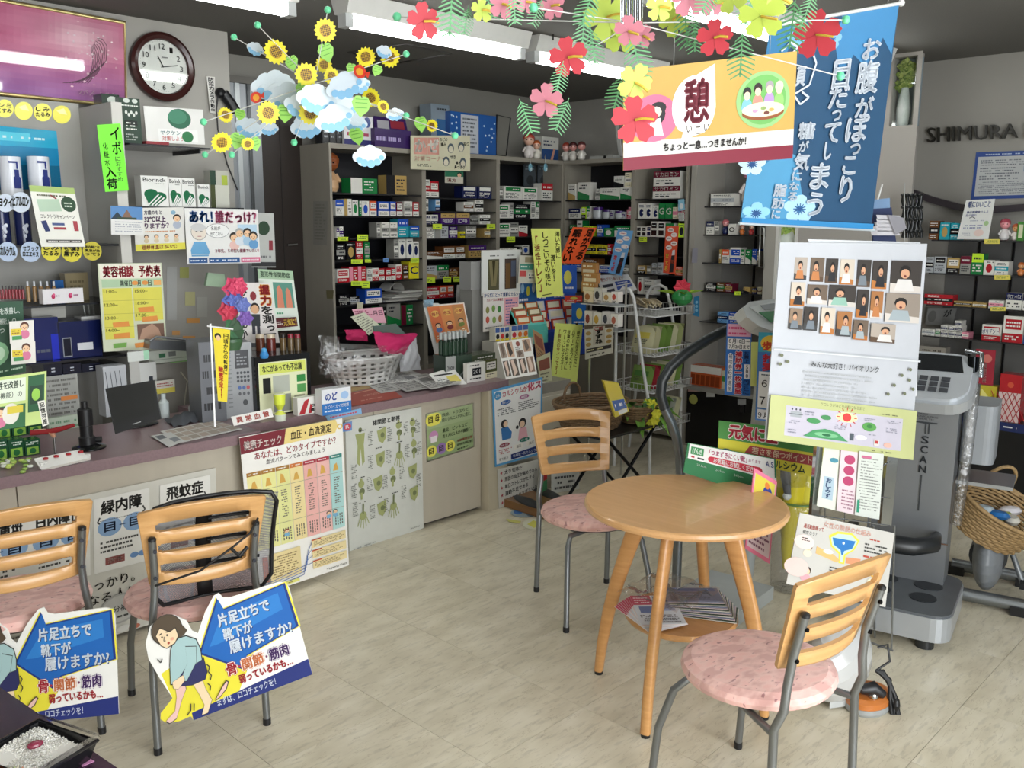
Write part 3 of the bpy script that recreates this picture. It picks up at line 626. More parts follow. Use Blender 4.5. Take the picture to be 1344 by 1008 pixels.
# ================================================================ ROUND TABLE
TX,TY=2.50,1.60
e=empty('round_table',(TX,TY,0),label='round honey coloured wooden cafe table on four curved legs',cat='table')
g=G();r=.337;g.lathe([(.001,.672),(r-.02,.672),(r-.004,.678),(r,.687),(r-.003,.696),(r-.010,.700),(.001,.700)],(0,0,0),'dfae78',64);g.build('tabletop','woodtop',e)
g=G();g.lathe([(.001,.285),(.185,.285),(.192,.295),(.185,.305),(.001,.305)],(0,0,0),'d29c60',40);g.build('lower_shelf','woodtop',e)
P1=PZ(0)(783,883)-Vector((TX,TY,0));ang=math.atan2(P1.y,P1.x);rr=P1.length
P2=PZ(0)(853,968)-Vector((TX,TY,0))
for k in range(4):
 a=ang+k*math.pi/2;g=G();rad=[(.135,.672,.062),(.165,.60,.054),(.200,.49,.048),(.236,.37,.043),(.266,.25,.037),(.289,.12,.030),(.300,.012,.024)]
 ux,uy=math.cos(a),math.sin(a);vx,vy=-uy,ux;ring=[];n=12
 for(r_,z,w_)in rad:
  for q in range(n):
   t=2*math.pi*q/n;cr_=abs(math.cos(t))**.6*math.copysign(1,math.cos(t));sr_=abs(math.sin(t))**.6*math.copysign(1,math.sin(t))
   rr_=r_+cr_*w_*.62;tt=sr_*.0165;ring.append((rr_*ux+tt*vx,rr_*uy+tt*vy,z))
 K=len(rad);fs=[(i*n+q,i*n+(q+1)%n,(i+1)*n+(q+1)%n,(i+1)*n+q)for i in range(K-1)for q in range(n)]
 g.add(ring,fs,'d29c60',True);g.add(ring[:n],[list(range(n))],'d29c60');g.add(ring[-n:],[list(range(n))],'d29c60');l=g.build('leg','wood',e)
 h=G();h.lathe([(.015,0),(.016,.012)],(.300*ux,.300*uy,0),'17171a',10);h.build('foot_pad','plastic',l)
def leaflet(cx,cy,cz,w_,h_,rz,col,tilt=0,name='leaflet',lab=None,grp=None,dr=None,rx=0):
 g=G();M=Matrix.Rotation(rz,4,'Z')@Matrix.Rotation(tilt,4,'X')@Matrix.Rotation(rx,4,'Y')
 q=[Vector((-w_/2,h_/2,0)),Vector((w_/2,h_/2,0)),Vector((w_/2,-h_/2,0)),Vector((-w_/2,-h_/2,0))];q=[M@p+Vector((cx,cy,cz))for p in q]
 n=M.to_3x3()@Vector((0,0,1));g.prism(q,-n*.0012,col);cv=CV(g,q,n)
 if dr:dr(cv)
 else:cv.rect(.06,.05,.94,.25,RND.choice(['b03a50','5a76b0','d8a0a8','6a8a60']));cv.rows(.08,.32,.92,.9,8,'55555c',cw=.05)
 return g.build(name,'paper',None,lab,'leaflet',grp)
def d_flyer(c):
 c.rect(0,0,.45,.34,'c8506a');c.rows(.05,.05,.4,.3,3,'f4e4e4',cw=.05);c.rect(.5,.04,.95,.24,'5a6aa0');c.rect(.1,.4,.4,.62,'7080b0');c.rect(.5,.32,.9,.56,'a8b0d0');c.rows(.06,.68,.94,.96,5,'5a5a66',cw=.04)
vw=math.atan2(-TY,-TX)+math.pi/2
for k in range(9):
 a=R(205-k*1.5);leaflet(TX-.115+k*.002,TY+.045-k*.002,.318+k*.0026,.15,.21,vw+R(38-k*3),('f2f0f0','e8dcdc','dfe6ee')[k%3],R(2),lab= f'white and pink flyer, {ORD[k]} from bottom of the fan on the lower table shelf',grp='flyers on the lower table shelf',dr=d_flyer)
for k in range(16):
 leaflet(TX+.06-k*.001,TY-.075+k*.004,.309+k*.0034,.19,.12,vw+R(-6+k*1.1),('e6e4d8','3a4a38','d8c8c8','8a90a8')[k%4],R(0),lab= f'booklet, {ORD[k]} from bottom of the stack on the lower table shelf',grp='booklets on the lower table shelf')
g=G();rnd=random.Random(3);nx=14;P_=[[(TX-.05+.26*(i/nx-.5)-.0,TY+.02+.24*(j/nx-.5),.392+.035*math.sin(i*.9+j*.3)*math.cos(j*.8)*(1-abs(i/nx-.5)*1.5)+rnd.random()*.008)for i in range(nx+1)]for j in range(nx+1)]
g.add([p for r_ in P_ for p in r_],[(j*(nx+1)+i,j*(nx+1)+i+1,(j+1)*(nx+1)+i+1,(j+1)*(nx+1)+i)for i in range(nx)for j in range(nx)],'ffffff',True)
g.build('plastic_bag','film',label='crumpled clear plastic bag over the booklets under the tabletop',cat='bag')
# ================================================================ LUMBAR SUPPORT on chair B (black rim, mesh, straps)
m,f,s=chB;UPZ=Vector((0,0,1))
def onB(a,y,z,mm=m,ff=f,ss=s):return mm+ss*a+ff*y+UPZ*z
e=empty('lumbar_support',tuple(m+UPZ*.5),label='black mesh lumbar support frame strapped behind the second chair from left',cat='cushion')
fn=lambda u,v:(onB(.035+u*(.178+.012*v),-.165+.045*(1-u*u)+.03*math.sin(v*3.1)-.085*v,.455+v*.335),f)
N_=16;rim=[(-1,.12)]+[(-1,v)for v in(.3,.5,.7,.9)]+[(-.9,1)]+[(u,1.02)for u in(-.6,-.2,.2,.6)]+[(.9,1)]+[(1,v)for v in(.9,.7,.5,.3,.12)]+[(.85,0)]+[(u,-.02)for u in(.5,.2,-.2,-.5)]+[(-.85,0)]
g=G();g.tube([fn(*p)[0]for p in rim],.007,'131316',8,closed=True);kid(g,'rim',e,'plastic')
g=G();us=[-1+i/6 for i in range(13)];g.sheet(fn,us,[j/10 for j in range(11)],lambda i,j:False,.001,'77777c');kid(g,'mesh',e,'mesh')
g=G();g.sheet(lambda u,v:(fn(-.12+u*.13,v)[0]-f*.006,f),[-1,0,1],[j/10 for j in range(11)],lambda i,j:False,.004,'101013');kid(g,'centre_strip',e)
for v in(.30,.55,.78):g=G();g.tube([fn(u,v+.02*u)[0]-f*.008 for u in(-.05,.2,.4,.6,.8)],.009,'101013',6,flat=.5);kid(g,'cross_bar',e)
g=G();g.tube([onB(-.15,-.25,.56),onB(-.03,-.30,.60),onB(.07,-.305,.66),onB(.12,-.30,.69),onB(.155,-.262,.72)],.0035,'0c0c0e',6);g.tube([onB(.06,-.305,.655),onB(.085,-.303,.625),onB(.11,-.302,.65)],.006,'0c0c0e',6);kid(g,'strap',e)
# ================================================================ CUT-OUT SIGNS on the two left chairs
def cutout(pl,lab,P):
 """P maps board coordinates (0..1, 0..1 of the right-hand sign) to a point"""
 g=G();out=[(0.02,.86),(0.0,.80),(.05,.72),(.09,.66),(.05,.45),(0.0,.27),(.0,.12),(.05,.04),(.13,.0),(.21,.02),(.26,.08),(.28,.14),(.36,.12),(.47,.02),(.52,-.03),(.545,-.01),(.56,.10),(.88,-.21),(.93,-.23),(.945,-.15),(1.0,.55),(1.02,.60),(.17,1.02),(.155,.95),(.10,.95),(.05,.93)]
 return g,out
def sign(corners,lab,crop=False):
 q=[Vector(p)for p in corners];n=quad_normal(q);g=G();cv=CV(g,q,n,.00012,.0)
 out=[(.03,.93),(0,.88),(.01,.83),(.10,.74),(.05,.55),(.0,.34),(.0,.20),(.05,.07),(.13,.02),(.22,.04),(.29,.12),(.31,.22),(.345,.26),(.42,.10),(.50,-.02),(.535,-.03),(.555,.02),(.60,.04),(.94,.04),(.985,.06),(1.,.12),(1.0,1.0),(.20,1.0),(.19,.955),(.11,.96)]
 W0=cv.P(0,0);base=[cv.P(*p)for p in out];g.prism(base,-n*.004,'f0eee8');cv.up()
 yel=[(.03,.93),(0,.88),(.01,.83),(.10,.74),(.07,.58),(.06,.42),(.42,.46),(.62,.62),(.44,.96),(.2,.98),(.19,.955),(.11,.96)]
 cv.poly([(.31,.40)]+[(.66,.62),(.52,.9),(.44,.995),(.2,.995)]+[(.19,.955),(.11,.96),(.03,.93),(0,.88),(.01,.83),(.10,.74),(.06,.50)],'e9dc3c')
 cv.poly([(.20,1),(.20,.93),(.9999,.84),(1,1)],'1d2c74')
 cv.text('まずは、ロコチェックを！',.37,.895,.76,.965,'e8ecf4',.012)
 A_=[(.335,.44),(.52,.02),(.545,.13),(.97,.075),(.985,.50),(.62,.60),(.60,.73)]
 def grow(P,k):
  cx=sum(p[0]for p in P)/len(P);cy=sum(p[1]for p in P)/len(P);return[(cx+(x-cx)*k,cy+(y-cy)*k)for x,y in P]
 cv.poly(grow(A_,1.07),'ece040');cv.poly(grow(A_,1.035),'15337c');cv.poly(grow(A_,.985),'1763b4');cv.poly(grow([(.39,.42),(.53,.14),(.55,.18),(.93,.13),(.935,.30),(.46,.42)],.96),'2a7cc8')
 k='0d2a66'
 for dx,dy,c_ in((.004,.007,k),(0,0,'e6edf6')):
  cv.text('片足立ちで',.49+dx,.155+dy,.84+dx,.27+dy,c_,.035);cv.text('靴下が',.505+dx,.30+dy,.70+dx,.41+dy,c_,.03);cv.text('履けますか?',.525+dx,.425+dy,.95+dx,.54+dy,c_,.03)
 for t,x0,x1,c_,o in(('骨',.475,.54,'b82838','f4ece0'),('関節',.58,.72,'dd8050','f6efe6'),('筋肉',.765,.89,'4a2466','f0e6ee')):
  cv.text(t,x0,.62,x1,.73,c_,.12);cv.text(t,x0,.62,x1,.73,o,.085);cv.text(t,x0,.62,x1,.73,c_,.03)
 cv.ell(.56,.675,.007,.012,'b82838',8);cv.ell(.745,.675,.007,.012,'7a3060',8)
 cv.text('弱っているかも…',.54,.755,.90,.835,'b02834',.035)
 sk,o='f0d4ae','33302c'
 def blob(P,c,w_=.004):cv.poly(grow(P,1.0),o);cv.poly([(x*.95+.05*sum(p[0]for p in P)/len(P),y*.955+.045*sum(p[1]for p in P)/len(P))for x,y in P],c)
 blob([(.14,.53),(.20,.50),(.20,.70),(.16,.78),(.10,.93),(.05,.95),(.03,.92),(.10,.86),(.13,.74)],'eac0b4')
 blob([(.24,.66),(.31,.64),(.32,.76),(.345,.88),(.30,.985),(.26,.985),(.29,.90),(.27,.78)],sk)
 blob([(.17,.56),(.24,.50),(.35,.48),(.355,.62),(.33,.68),(.24,.69),(.16,.66)],'2a2c5c')
 blob([(.19,.24),(.27,.24),(.33,.30),(.345,.40),(.34,.50),(.25,.53),(.215,.53),(.13,.63),(.105,.62),(.125,.45),(.15,.32)],'a6c4c4')
 blob([(.25,.33),(.32,.36),(.30,.50),(.21,.64),(.17,.62),(.24,.48)],'a6c4c4')
 blob([(.12,.60),(.20,.57),(.205,.62),(.15,.68),(.12,.66)],sk)
 cv.ell(.155,.14,.105,.135,o,18);cv.ell(.155,.14,.10,.128,'544636',18);cv.poly([(.20,.16),(.26,.14),(.285,.20),(.255,.235),(.21,.24)],'544636')
 cv.poly([(.075,.16),(.11,.10),(.17,.16),(.215,.14),(.225,.22),(.19,.28),(.13,.30),(.095,.26)],o);cv.poly([(.079,.165),(.112,.11),(.17,.168),(.21,.15),(.219,.22),(.187,.272),(.131,.292),(.10,.257)],sk)
 cv.ell(.115,.19,.006,.010,o,8);cv.ell(.15,.185,.006,.010,o,8);cv.ell(.15,.255,.009,.012,'b04838',8);cv.ell(.178,.23,.013,.014,'e6a88c',8)
 cv.line([(.10,.165),(.118,.155)],.003,o);cv.line([(.145,.155),(.16,.16)],.003,o);cv.line([(.13,.19),(.122,.225),(.135,.228)],.002,o)
 for P in([(.36,.55),(.375,.58),(.36,.62),(.375,.66),(.36,.70)],[(.34,.72),(.355,.75),(.345,.79)],[(.06,.36),(.075,.40),(.09,.37)],[(.21,.84),(.20,.90),(.17,.93)],[(.23,.85),(.22,.91)]):cv.line(P,.003,o)
 cv.poly([(.36,.90),(.42,.80),(.46,.75),(.475,.77),(.45,.83),(.40,.88)],o);cv.poly([(.368,.888),(.424,.803),(.459,.762),(.467,.773),(.445,.825),(.40,.872)],'eac0b4')
 return g.build('cutout_sign','paper',None,lab,'sign','leg strength signs on the chairs')
dB=fw.dot(onB(0,-.215,.36)-EYE)-.07
pl=PV(300,860,dB,8,3)
sign([pl(185,815),pl(375,755),pl(410,885),pl(214,961)],'cut-out sign of a woman pulling on a sock, leaning on the chair with mesh support')
mA,fA,sA=chA;dA=fw.dot(mA+sA*.1-fA*.215+UPZ*.36-EYE)-.07
pl=PV(80,870,dA,2,3)
sign([pl(-50,815),pl(150,790),pl(156,937),pl(-40,958)],'cut-out arrow sign of a stooping figure, cropped by the left edge of the photo')
# ================================================================ BENTO on the dark purple table, bottom left
zt_=.66;pt=PZ(zt_)
c1_,c2_,c3_=pt(60,952),pt(122,982),pt(172,1014);dX=(c3_-c2_).normalized();
e=empty('side_table',tuple(pt(0,1060).to_2d())+(0,),label='dark purple lacquer side table at the bottom left corner under the lunch tray',cat='table')
A_,B_=pt(96,968),pt(160,1012);d_=(A_-B_).normalized();pr_=Vector((-d_.y,d_.x,0));pr_=pr_ if pr_.dot(B_)<0 else-pr_
A_=A_+d_*.45;B_=B_-d_*.15
g=G();g.prism([A_,B_,B_+pr_*.45,A_+pr_*.45],(0,0,-.025),'3a2438');kid(g,'tabletop',e,'gloss')
for p in(A_-d_*.05+pr_*.05,B_+d_*.05+pr_*.05,A_-d_*.05+pr_*.40,B_+d_*.05+pr_*.40):g=G();g.cyl((p.x,p.y,0),(p.x,p.y,zt_-.025),.018,'2a1a28',10);kid(g,'leg',e,'plastic')
board('lid_card','pink edged paper slip lying on the purple side table','paper',PZ(zt_+.002),[(104,1000),(117,995),(124,999),(108,1006)],'d08ab8',None,.001)
zb_=zt_+.001;tl,tr_,br=PZ(zb_+.035)(-8,962),PZ(zb_+.035)(50,945),PZ(zb_+.035)(128,972)
ex=(br-tr_);exl=ex.length;ex.normalize();ey=Vector((-ex.y,ex.x,0));ey=ey if ey.dot(EYE-tr_)>0 else-ey
O_=tr_+Vector((0,0,-.035));Wb,Hb=exl+.0,.20
def bp(a,b_,z):return O_+ex*a*Wb+ey*b_*Hb+UPZ*z
e=empty('lunch_box',tuple(bp(.5,.5,0)),label='black plastic tray of rice and side dishes on the purple table',cat='food')
g=G();q0=[bp(.06,.06,0),bp(.94,.06,0),bp(.94,.94,0),bp(.06,.94,0)];q1=[bp(0,0,.035),bp(1,0,.035),bp(1,1,.035),bp(0,1,.035)]
g.add(q0,[(0,1,2,3)],'101012');g.add(q0+q1,[(i,(i+1)%4,4+(i+1)%4,4+i)for i in range(4)],'141416')
g.tube(q1,.0035,'1a1a1e',6,closed=True);g.prism([bp(.02,.60,.006),bp(.98,.60,.006),bp(.98,.60,.03),bp(.02,.60,.03)],ey*.002,'141416');kid(g,'tray',e,'gloss')
g=G();q2=[bp(-.01,-.03,.038),bp(1.01,-.03,.038),bp(1.03,.02,.052),bp(-.03,.02,.052)];g.prism(q2,UPZ*.001,'ffffff');q2=[bp(1.0,-.01,.038),bp(1.0,1.,.038),bp(1.03,1.0,.052),bp(1.03,0,.052)];g.prism(q2,UPZ*.001,'ffffff');kid(g,'clear_lid',e,'film')
rn=random.Random(5);g=G()
M0=[bp(.1,.08,.022),bp(.9,.08,.022),bp(.9,.58,.022),bp(.1,.58,.022)];g.prism([bp(.08,.07,.004),bp(.92,.07,.004),bp(.92,.58,.004),bp(.08,.58,.004)],UPZ*.022,'fbf8f0')
grain=[(-.5,0,0),(.5,0,0),(0,.5,0),(0,-.5,0),(0,0,.5),(0,0,-.5)]
for k in range(2600):
 a_,b_=.06+rn.random()*.88,.06+rn.random()*.52;zz=.026+.006*math.sin(a_*6)*math.sin(b_*9)+rn.random()*.004;c=bp(a_,b_,zz);th_=rn.random()*6.3
 M=Matrix.Rotation(th_,3,'Z')@Matrix.Rotation(rn.uniform(-.6,.6),3,'Y');P=[c+M@Vector((x*.0062,y*.003,z*.0028))for x,y,z in grain]
 g.add(P,[(0,2,4),(2,1,4),(1,3,4),(3,0,4),(0,3,5),(3,1,5),(1,2,5),(2,0,5)],rn.choice(['fdfbf6','fbf8f0','f6f2e8']),True)
kid(g,'rice',e,'gloss','white cooked rice','stuff')
g=G();g.ball(bp(.42,.28,.034),.011,'8c3248',(1.3,.9,.6),12);kid(g,'pickled_plum',e,'gloss','dark red pickled plum')
g=G();g.ball(bp(.30,.72,.02),.020,'e2763c',(1.2,.9,.7),12);kid(g,'carrot',e,'gloss')
g=G();g.ball(bp(.47,.74,.02),.018,'e8a84c',(1.5,.7,.6),12);kid(g,'pumpkin',e,'gloss')
g=G();rn=random.Random(9)
for k in range(160):
 c=bp(.72+rn.uniform(-.12,.12),.74+rn.uniform(-.1,.1),.014+rn.random()*.02);g.tube([c,c+Vector((rn.uniform(-.02,.02),rn.uniform(-.02,.02),.004))],.0016,rn.choice(['e6dcc0','d8c8a0','e09a70','b8c890']),4)
kid(g,'salad',e,'gloss','pale shredded salad','stuff')
g=G();g.ball(bp(.10,.78,.02),.02,'2c4a3c',(1.0,1.2,.6),10);kid(g,'green_vegetable',e,'gloss')
# ================================================================ NOTICES ON THE COUNTER FRONT
YL,YR=3.425,3.558
def d_check(c):
 c.poly([(0,.005),(.43,.0),(.40,.095),(0,.105)],'7a2430');c.text('健康チェック',.03,.03,.38,.085,'f2e8e0',.02)
 c.poly([(.43,0),(.93,-.0),(.95,.04),(.92,.085),(.40,.095)],'ecd488');c.ell(.97,.05,.03,.018,'e0b850');c.ell(.97,.05,.018,.011,'f4f2ec');c.text('血圧・血流測定',.47,.02,.88,.075,'3a2828',.02)
 c.text('あなたは、どのタイプですか？',.12,.11,.92,.155,'b03a44',.02);c.text('血流パターンでみてみましょう',.22,.165,.80,.195,'55403c',.01)
 cols=['f0e6a0','ece89c','e6e49c','f0dca0','eeb4ac','f0bcb4','b0d8d4'];w=.135
 for i,k in enumerate(cols):
  x=.03+i*w;c.rect(x,.225,x+w-.004,.72,k)
  c.rect(x,.225,x+w-.004,.25,['a87830','a87830','a87830','d07838','b03a48','b03a48','3a8a80'][i]);c.rows(x+.02,.23,x+w-.03,.245,1,'f0ece4',rag=0)
  c.poly([(x+.03,.33),(x+.045,.29-.01*(i%3)),(x+.07,.28),(x+.09,.33)],'d8a850');c.rows(x+.035,.37,x+w-.04,.55,12,'70685c',cw=.02)
  c.cols(x+.02,.62,x+w-.02,.70,4,'6a6258');c.rect(x,.345,x+w-.004,.348,'a09880');c.rect(x,.58,x+w-.004,.583,'a09880')
 for(x,y,h_)in((.36,.64,'8a4a34'),(.80,.60,'3a3030'),(.87,.60,'4a3a30')):c.face(x,y,.022,h_,.5,body='7ab0d0')
 c.rect(.16,.76,.48,.94,'e8d49c');c.rect(.10,.765,.15,.93,'cc6a44');c.rows(.18,.78,.46,.92,9,'907850',cw=.02)
 for i,y in enumerate((.745,.815,.885)):c.rect(.60,y,.97,y+.055,'ecd9a4');c.rect(.60,y,.70,y+.008,'c05030');c.rows(.62,y+.012,.95,y+.05,4,'907850',cw=.02)
 for i in range(4):c.line([(.02,.985-i*.012),(.5+i*.012,.955-i*.02),(.52+i*.012,.90-i*.03),(.60,.895-i*.045)],.0028,'486aa8')
 c.rect(.06,.965,.45,.985,'e6e27c');c.rows(.08,.968,.44,.982,1,'806a40');c.text('Toyama Tech',.74,.965,.97,.982,'303030',.01)
board('health_check_poster','tall health check chart in yellow, pink and teal columns hung on the counter front','poster',PY(3.345),[(314,574),(449,549),(458,742),(334,784)],'f4f1ea',d_check,.002)
def bone(c,cx,cy,k,typ):
 g1,g2='a4aa70','767e56';c=c.sub((cx-.65,cy-.65),(cx+.65,cy-.65),(cx+.65,cy+.65),(cx-.65,cy+.65));cx=cy=.5
 if typ=='fig':
  c.ell(cx,cy-.085,.018,.014,g2);c.poly([(cx-.05,cy-.065),(cx+.045,cy-.065),(cx+.03,cy+.0),(cx+.035,cy+.10),(cx+.01,cy+.12),(cx,cy+.02),(cx-.015,cy+.12),(cx-.04,cy+.10),(cx-.03,cy)],g1)
 elif typ=='hand':
  c.ell(cx,cy+.01,.035,.025,g1)
  for q in(-2,-1,0,1,2):c.line([(cx+q*.013,cy+.01),(cx+q*.028,cy+.085-abs(q)*.01)],.0045,g1)
  c.line([(cx,cy),(cx+.005,cy-.06)],.010,g2)
 elif typ=='knee':c.ell(cx,cy-.03,.03,.022,g1);c.ell(cx+.005,cy+.015,.028,.02,g2);c.line([(cx,cy-.06),(cx,cy-.02)],.014,g1);c.line([(cx,cy+.02),(cx,cy+.06)],.012,g1)
 else:c.poly([(cx-.045,cy-.03),(cx+.05,cy-.045),(cx+.045,cy+.02),(cx+.01,cy+.05),(cx-.03,cy+.03)],g1);c.ell(cx+.01,cy,.02,.016,g2)
def d_anat(c):
 c.text('諸関節と靭帯',.34,.035,.70,.075,'2a2c28',.03)
 for(x,y,t)in((.18,.20,'fig'),(.45,.16,'x'),(.68,.15,'knee'),(.87,.15,'knee'),(.42,.34,'x'),(.68,.33,'hand'),(.88,.32,'knee'),(.17,.53,'knee'),(.38,.52,'x'),(.58,.50,'knee'),(.85,.50,'x'),(.18,.72,'hand'),(.42,.72,'x'),(.58,.72,'hand'),(.86,.68,'x')):bone(c,x,y,1,t)
 for(x,y)in((.30,.16),(.55,.16),(.77,.14),(.93,.14),(.08,.38),(.29,.34),(.53,.33),(.78,.32),(.95,.32),(.07,.52),(.27,.50),(.47,.52),(.70,.48),(.30,.72),(.48,.70),(.72,.64),(.93,.58),(.08,.66)):c.rows(x-.03,y-.05,x+.035,y+.06,8,'62645c',cw=.02,fill=.35)
 for(x,y)in((.20,.095),(.45,.10),(.68,.09),(.88,.09),(.17,.44),(.40,.25),(.68,.24),(.17,.63),(.42,.63),(.60,.63)):c.rows(x-.04,y-.008,x+.04,y+.006,1,'3a3c38',cw=.03,rag=0)
 c.rows(.04,.955,.34,.985,2,'90928c',cw=.02);c.text('Anatomy',.80,.955,.93,.972,'4a4a48')
board('anatomy_poster','white framed anatomy poster of joints and ligaments on the counter front','poster',PY(YR-.012),[(453,552),(553,534),(556,693),(459,729)],'d3d4cc',d_anat,.010)
def d_green(c):
 c.rect(.02,.02,.97,.34,'a4b488');c.rect(.02,.34,.97,.66,'9aac7c');c.rect(.02,.66,.97,.97,'93a878')
 c.ell(.12,.16,.12,.13,'e8e060');c.ell(.20,.16,.12,.13,'e8e060');c.text('目',.06,.09,.14,.22,'3a3a20',.03);c.text('母',.19,.08,.27,.22,'3a3a20',.03)
 c.text('飛蚊、ドラ玉など',.33,.08,.88,.15,'2c3c20',.02);c.text('約８０％に人が共に感じ。',.33,.18,.93,.26,'2c3c20',.02)
 c.ell(.15,.50,.09,.11,'c88cb8');c.rect(.09,.50,.21,.63,'e8e0e0');c.text('最近、ピントなど',.33,.40,.85,.48,'2c3c20',.02);c.text('約３人に１人が不調感に。',.33,.52,.93,.60,'2c3c20',.02)
 for x,k in((.10,'e8e060'),(.30,'9a78b4'),(.48,'e8e060')):c.ell(x,.80,.10,.12,k);c.text('目',x-.05,.74,x+.04,.86,'30301c',.03)
 c.text('加齢黄斑変性',.62,.71,.95,.77,'b04838',.02);c.text('緑内障 白内障に着目',.62,.80,.95,.86,'2c3c20',.01);c.rows(.62,.89,.86,.95,1,'2c3c20')
board('eye_notice','small green and yellow eye care notice stuck on the beige counter panel','notice',PY(YR),[(558,543),(622,528),(623,587),(560,607)],'dfe3cf',d_green,.002)
def d_eye(c):
 for i,(x0,t)in enumerate(((-.02,'加齢黄斑'),(.20,'白内障性'),(.45,'緑内障'),(.73,'飛蚊症'))):
  x1=x0+.24;c.rect(x0+.005,.04 if i else .06,x1,.54,'e9e7e0')
  c.text(t,x0+.035,.065,x1-.035,.155,'26241e',.04)
  c.line([(x0+.03,.17),(x0+.02,.20),(x0+.035,.22)],.006,'3a3a38');c.line([(x1-.03,.15),(x1-.02,.18),(x1-.035,.20)],.006,'3a3a38')
  for q in(.07,.175):c.ell(x0+q,.245,.05,.062,'88a8cc',16);c.text('目',x0+q-.022,.215,x0+q+.022,.275,'20304c',.03)
  c.line([(x0+.11,.245),(x0+.135,.245)],.004,'40506c');c.rows(x0+.03,.19,x1-.03,.20,1,'66645c')
  c.rows(x0+.03,.33,x1-.04,.42,3,'45433e',cw=.012);c.rect(x0+.05,.45,x0+.13,.50,'8a4a44');c.text('活性',x0+.06,.46,x0+.12,.49,'e8dcd0',.01);c.ell(x0+.17,.475,.018,.02,'6a90c0');c.ell(x0+.205,.475,.018,.02,'6a90c0')
 c.text('目にしっかり。',.30,.585,.62,.655,'2c2a26',.01);c.text('元気になる人に。',.26,.68,.66,.75,'2c2a26',.01);c.text('目も元気の巡りも',.02,.62,.24,.68,'2c2a26',.01)
 c.ell(.555,.82,.085,.105,'a8a6a0',20);c.ell(.555,.82,.075,.092,'bcbab4',20);c.text('鉄分補給',.495,.795,.62,.84,'2a2a28',.01);c.rows(.52,.86,.59,.89,1,'3a3a38')
 c.rows(.05,.80,.42,.96,5,'6a6860',cw=.012);c.ell(.57,.965,.03,.022,'dcdad2');c.ell(.615,.975,.025,.018,'b86a50')
board('eye_care_poster','wide cream eye disease poster with blue round symbols behind the left chairs','poster',PY(3.415),[(-40,682),(283,614),(287,792),(-40,892)],'d2cfc4',d_eye,.002)
e=empty('end_cabinet',(3.8,3.75,0),label='low white display cabinet continuing past the counter end behind the chair',cat='cabinet')
g=G();g.bb(3.625,4.22,3.56,4.1,.0,.60,'bdb6a6');g.bb(3.625,4.22,3.56,4.1,.60,.66,'8f8a80');kid(g,'body',e,'panel')
g=G();g.bb(3.64,4.2,3.552,3.56,.05,.58,'c8c2b2');kid(g,'door',e,'panel')
def d_cal(c):
 c.rect(.03,.03,.97,.97,'f0f0ee');c.ell(.10,.09,.07,.055,'4a98cc',16);c.text('24h',.06,.07,.14,.11,'f0f0f0',.02)
 c.text('カルシウムが',.19,.05,.68,.125,'c84a5c',.03);c.text('化ス',.69,.03,.97,.13,'e05878',.05,'f0d0d8')
 c.ell(.25,.20,.10,.03,'3a6ab0');c.text('骨粗しょう',.18,.185,.32,.215,'f0f0f0',.02);c.ell(.62,.19,.10,.03,'b870a0');c.text('骨密度',.56,.175,.68,.205,'f0f0f0',.02)
 c.rows(.08,.26,.45,.36,4,'55555c',cw=.03);c.rows(.5,.24,.92,.36,5,'55555c',cw=.03)
 c.poly([(.14,.52),(.26,.50),(.36,.60),(.34,.68),(.16,.68)],'3a78b8');c.ell(.21,.47,.07,.055,'26242a');c.ell(.235,.48,.045,.04,'f0d0b0')
 c.poly([(.52,.58),(.66,.58),(.70,.74),(.48,.74)],'e8b0bc');c.ell(.58,.52,.08,.065,'26242a');c.ell(.575,.535,.055,.045,'f0d0b0');c.ell(.47,.56,.03,.025,'26242a')
 for x,k in((.20,'9a4a58'),(.62,'2a7a6a')):c.ell(x+.0,.745,.11,.028,k);c.text('改善・骨量',x-.07,.732,x+.07,.757,'f0f0f0',.01)
 c.rows(.08,.79,.36,.86,3,'c06068',cw=.03);c.rect(.40,.78,.60,.84,'f8f4ec');c.rect(.66,.78,.90,.84,'f8f4ec');c.text('脳圧',.45,.79,.55,.83,'303030');c.text('血圧',.72,.79,.83,.83,'303030')
 c.poly([(.33,.89),(.97,.87),(.97,.955),(.33,.96)],'22387c');c.text('牡蠣殻・乳カルシウム',.37,.90,.93,.94,'e8ecf4',.01);c.text('骨で差を',.08,.90,.27,.94,'55504a')
board('calcium_poster','blue bordered calcium poster with cartoon figures at the right end of the counter','poster',PY(3.49),[(646,512),(712,495),(710,596),(650,613)],'5aa4d8',d_cal,.003)
def d_list(c):
 for i,t in enumerate(('太り気味だ','周囲の血圧が高めである','毎日ストレスがたまる','運動不足である','塩分をとりすぎている')):
  y=.05+i*.19;c.text('★',.05,y+.02,.12,y+.12,'b03040');c.text(t,.16,y+.01,(.60,.97,.90,.74,.97)[i],y+.13,'33312e',.02)
board('checklist_notice','white bulleted health checklist notice under the calcium poster','notice',PY(3.492),[(653,616),(706,603),(706,642),(655,668)],'d4d2ca',d_list,.003)
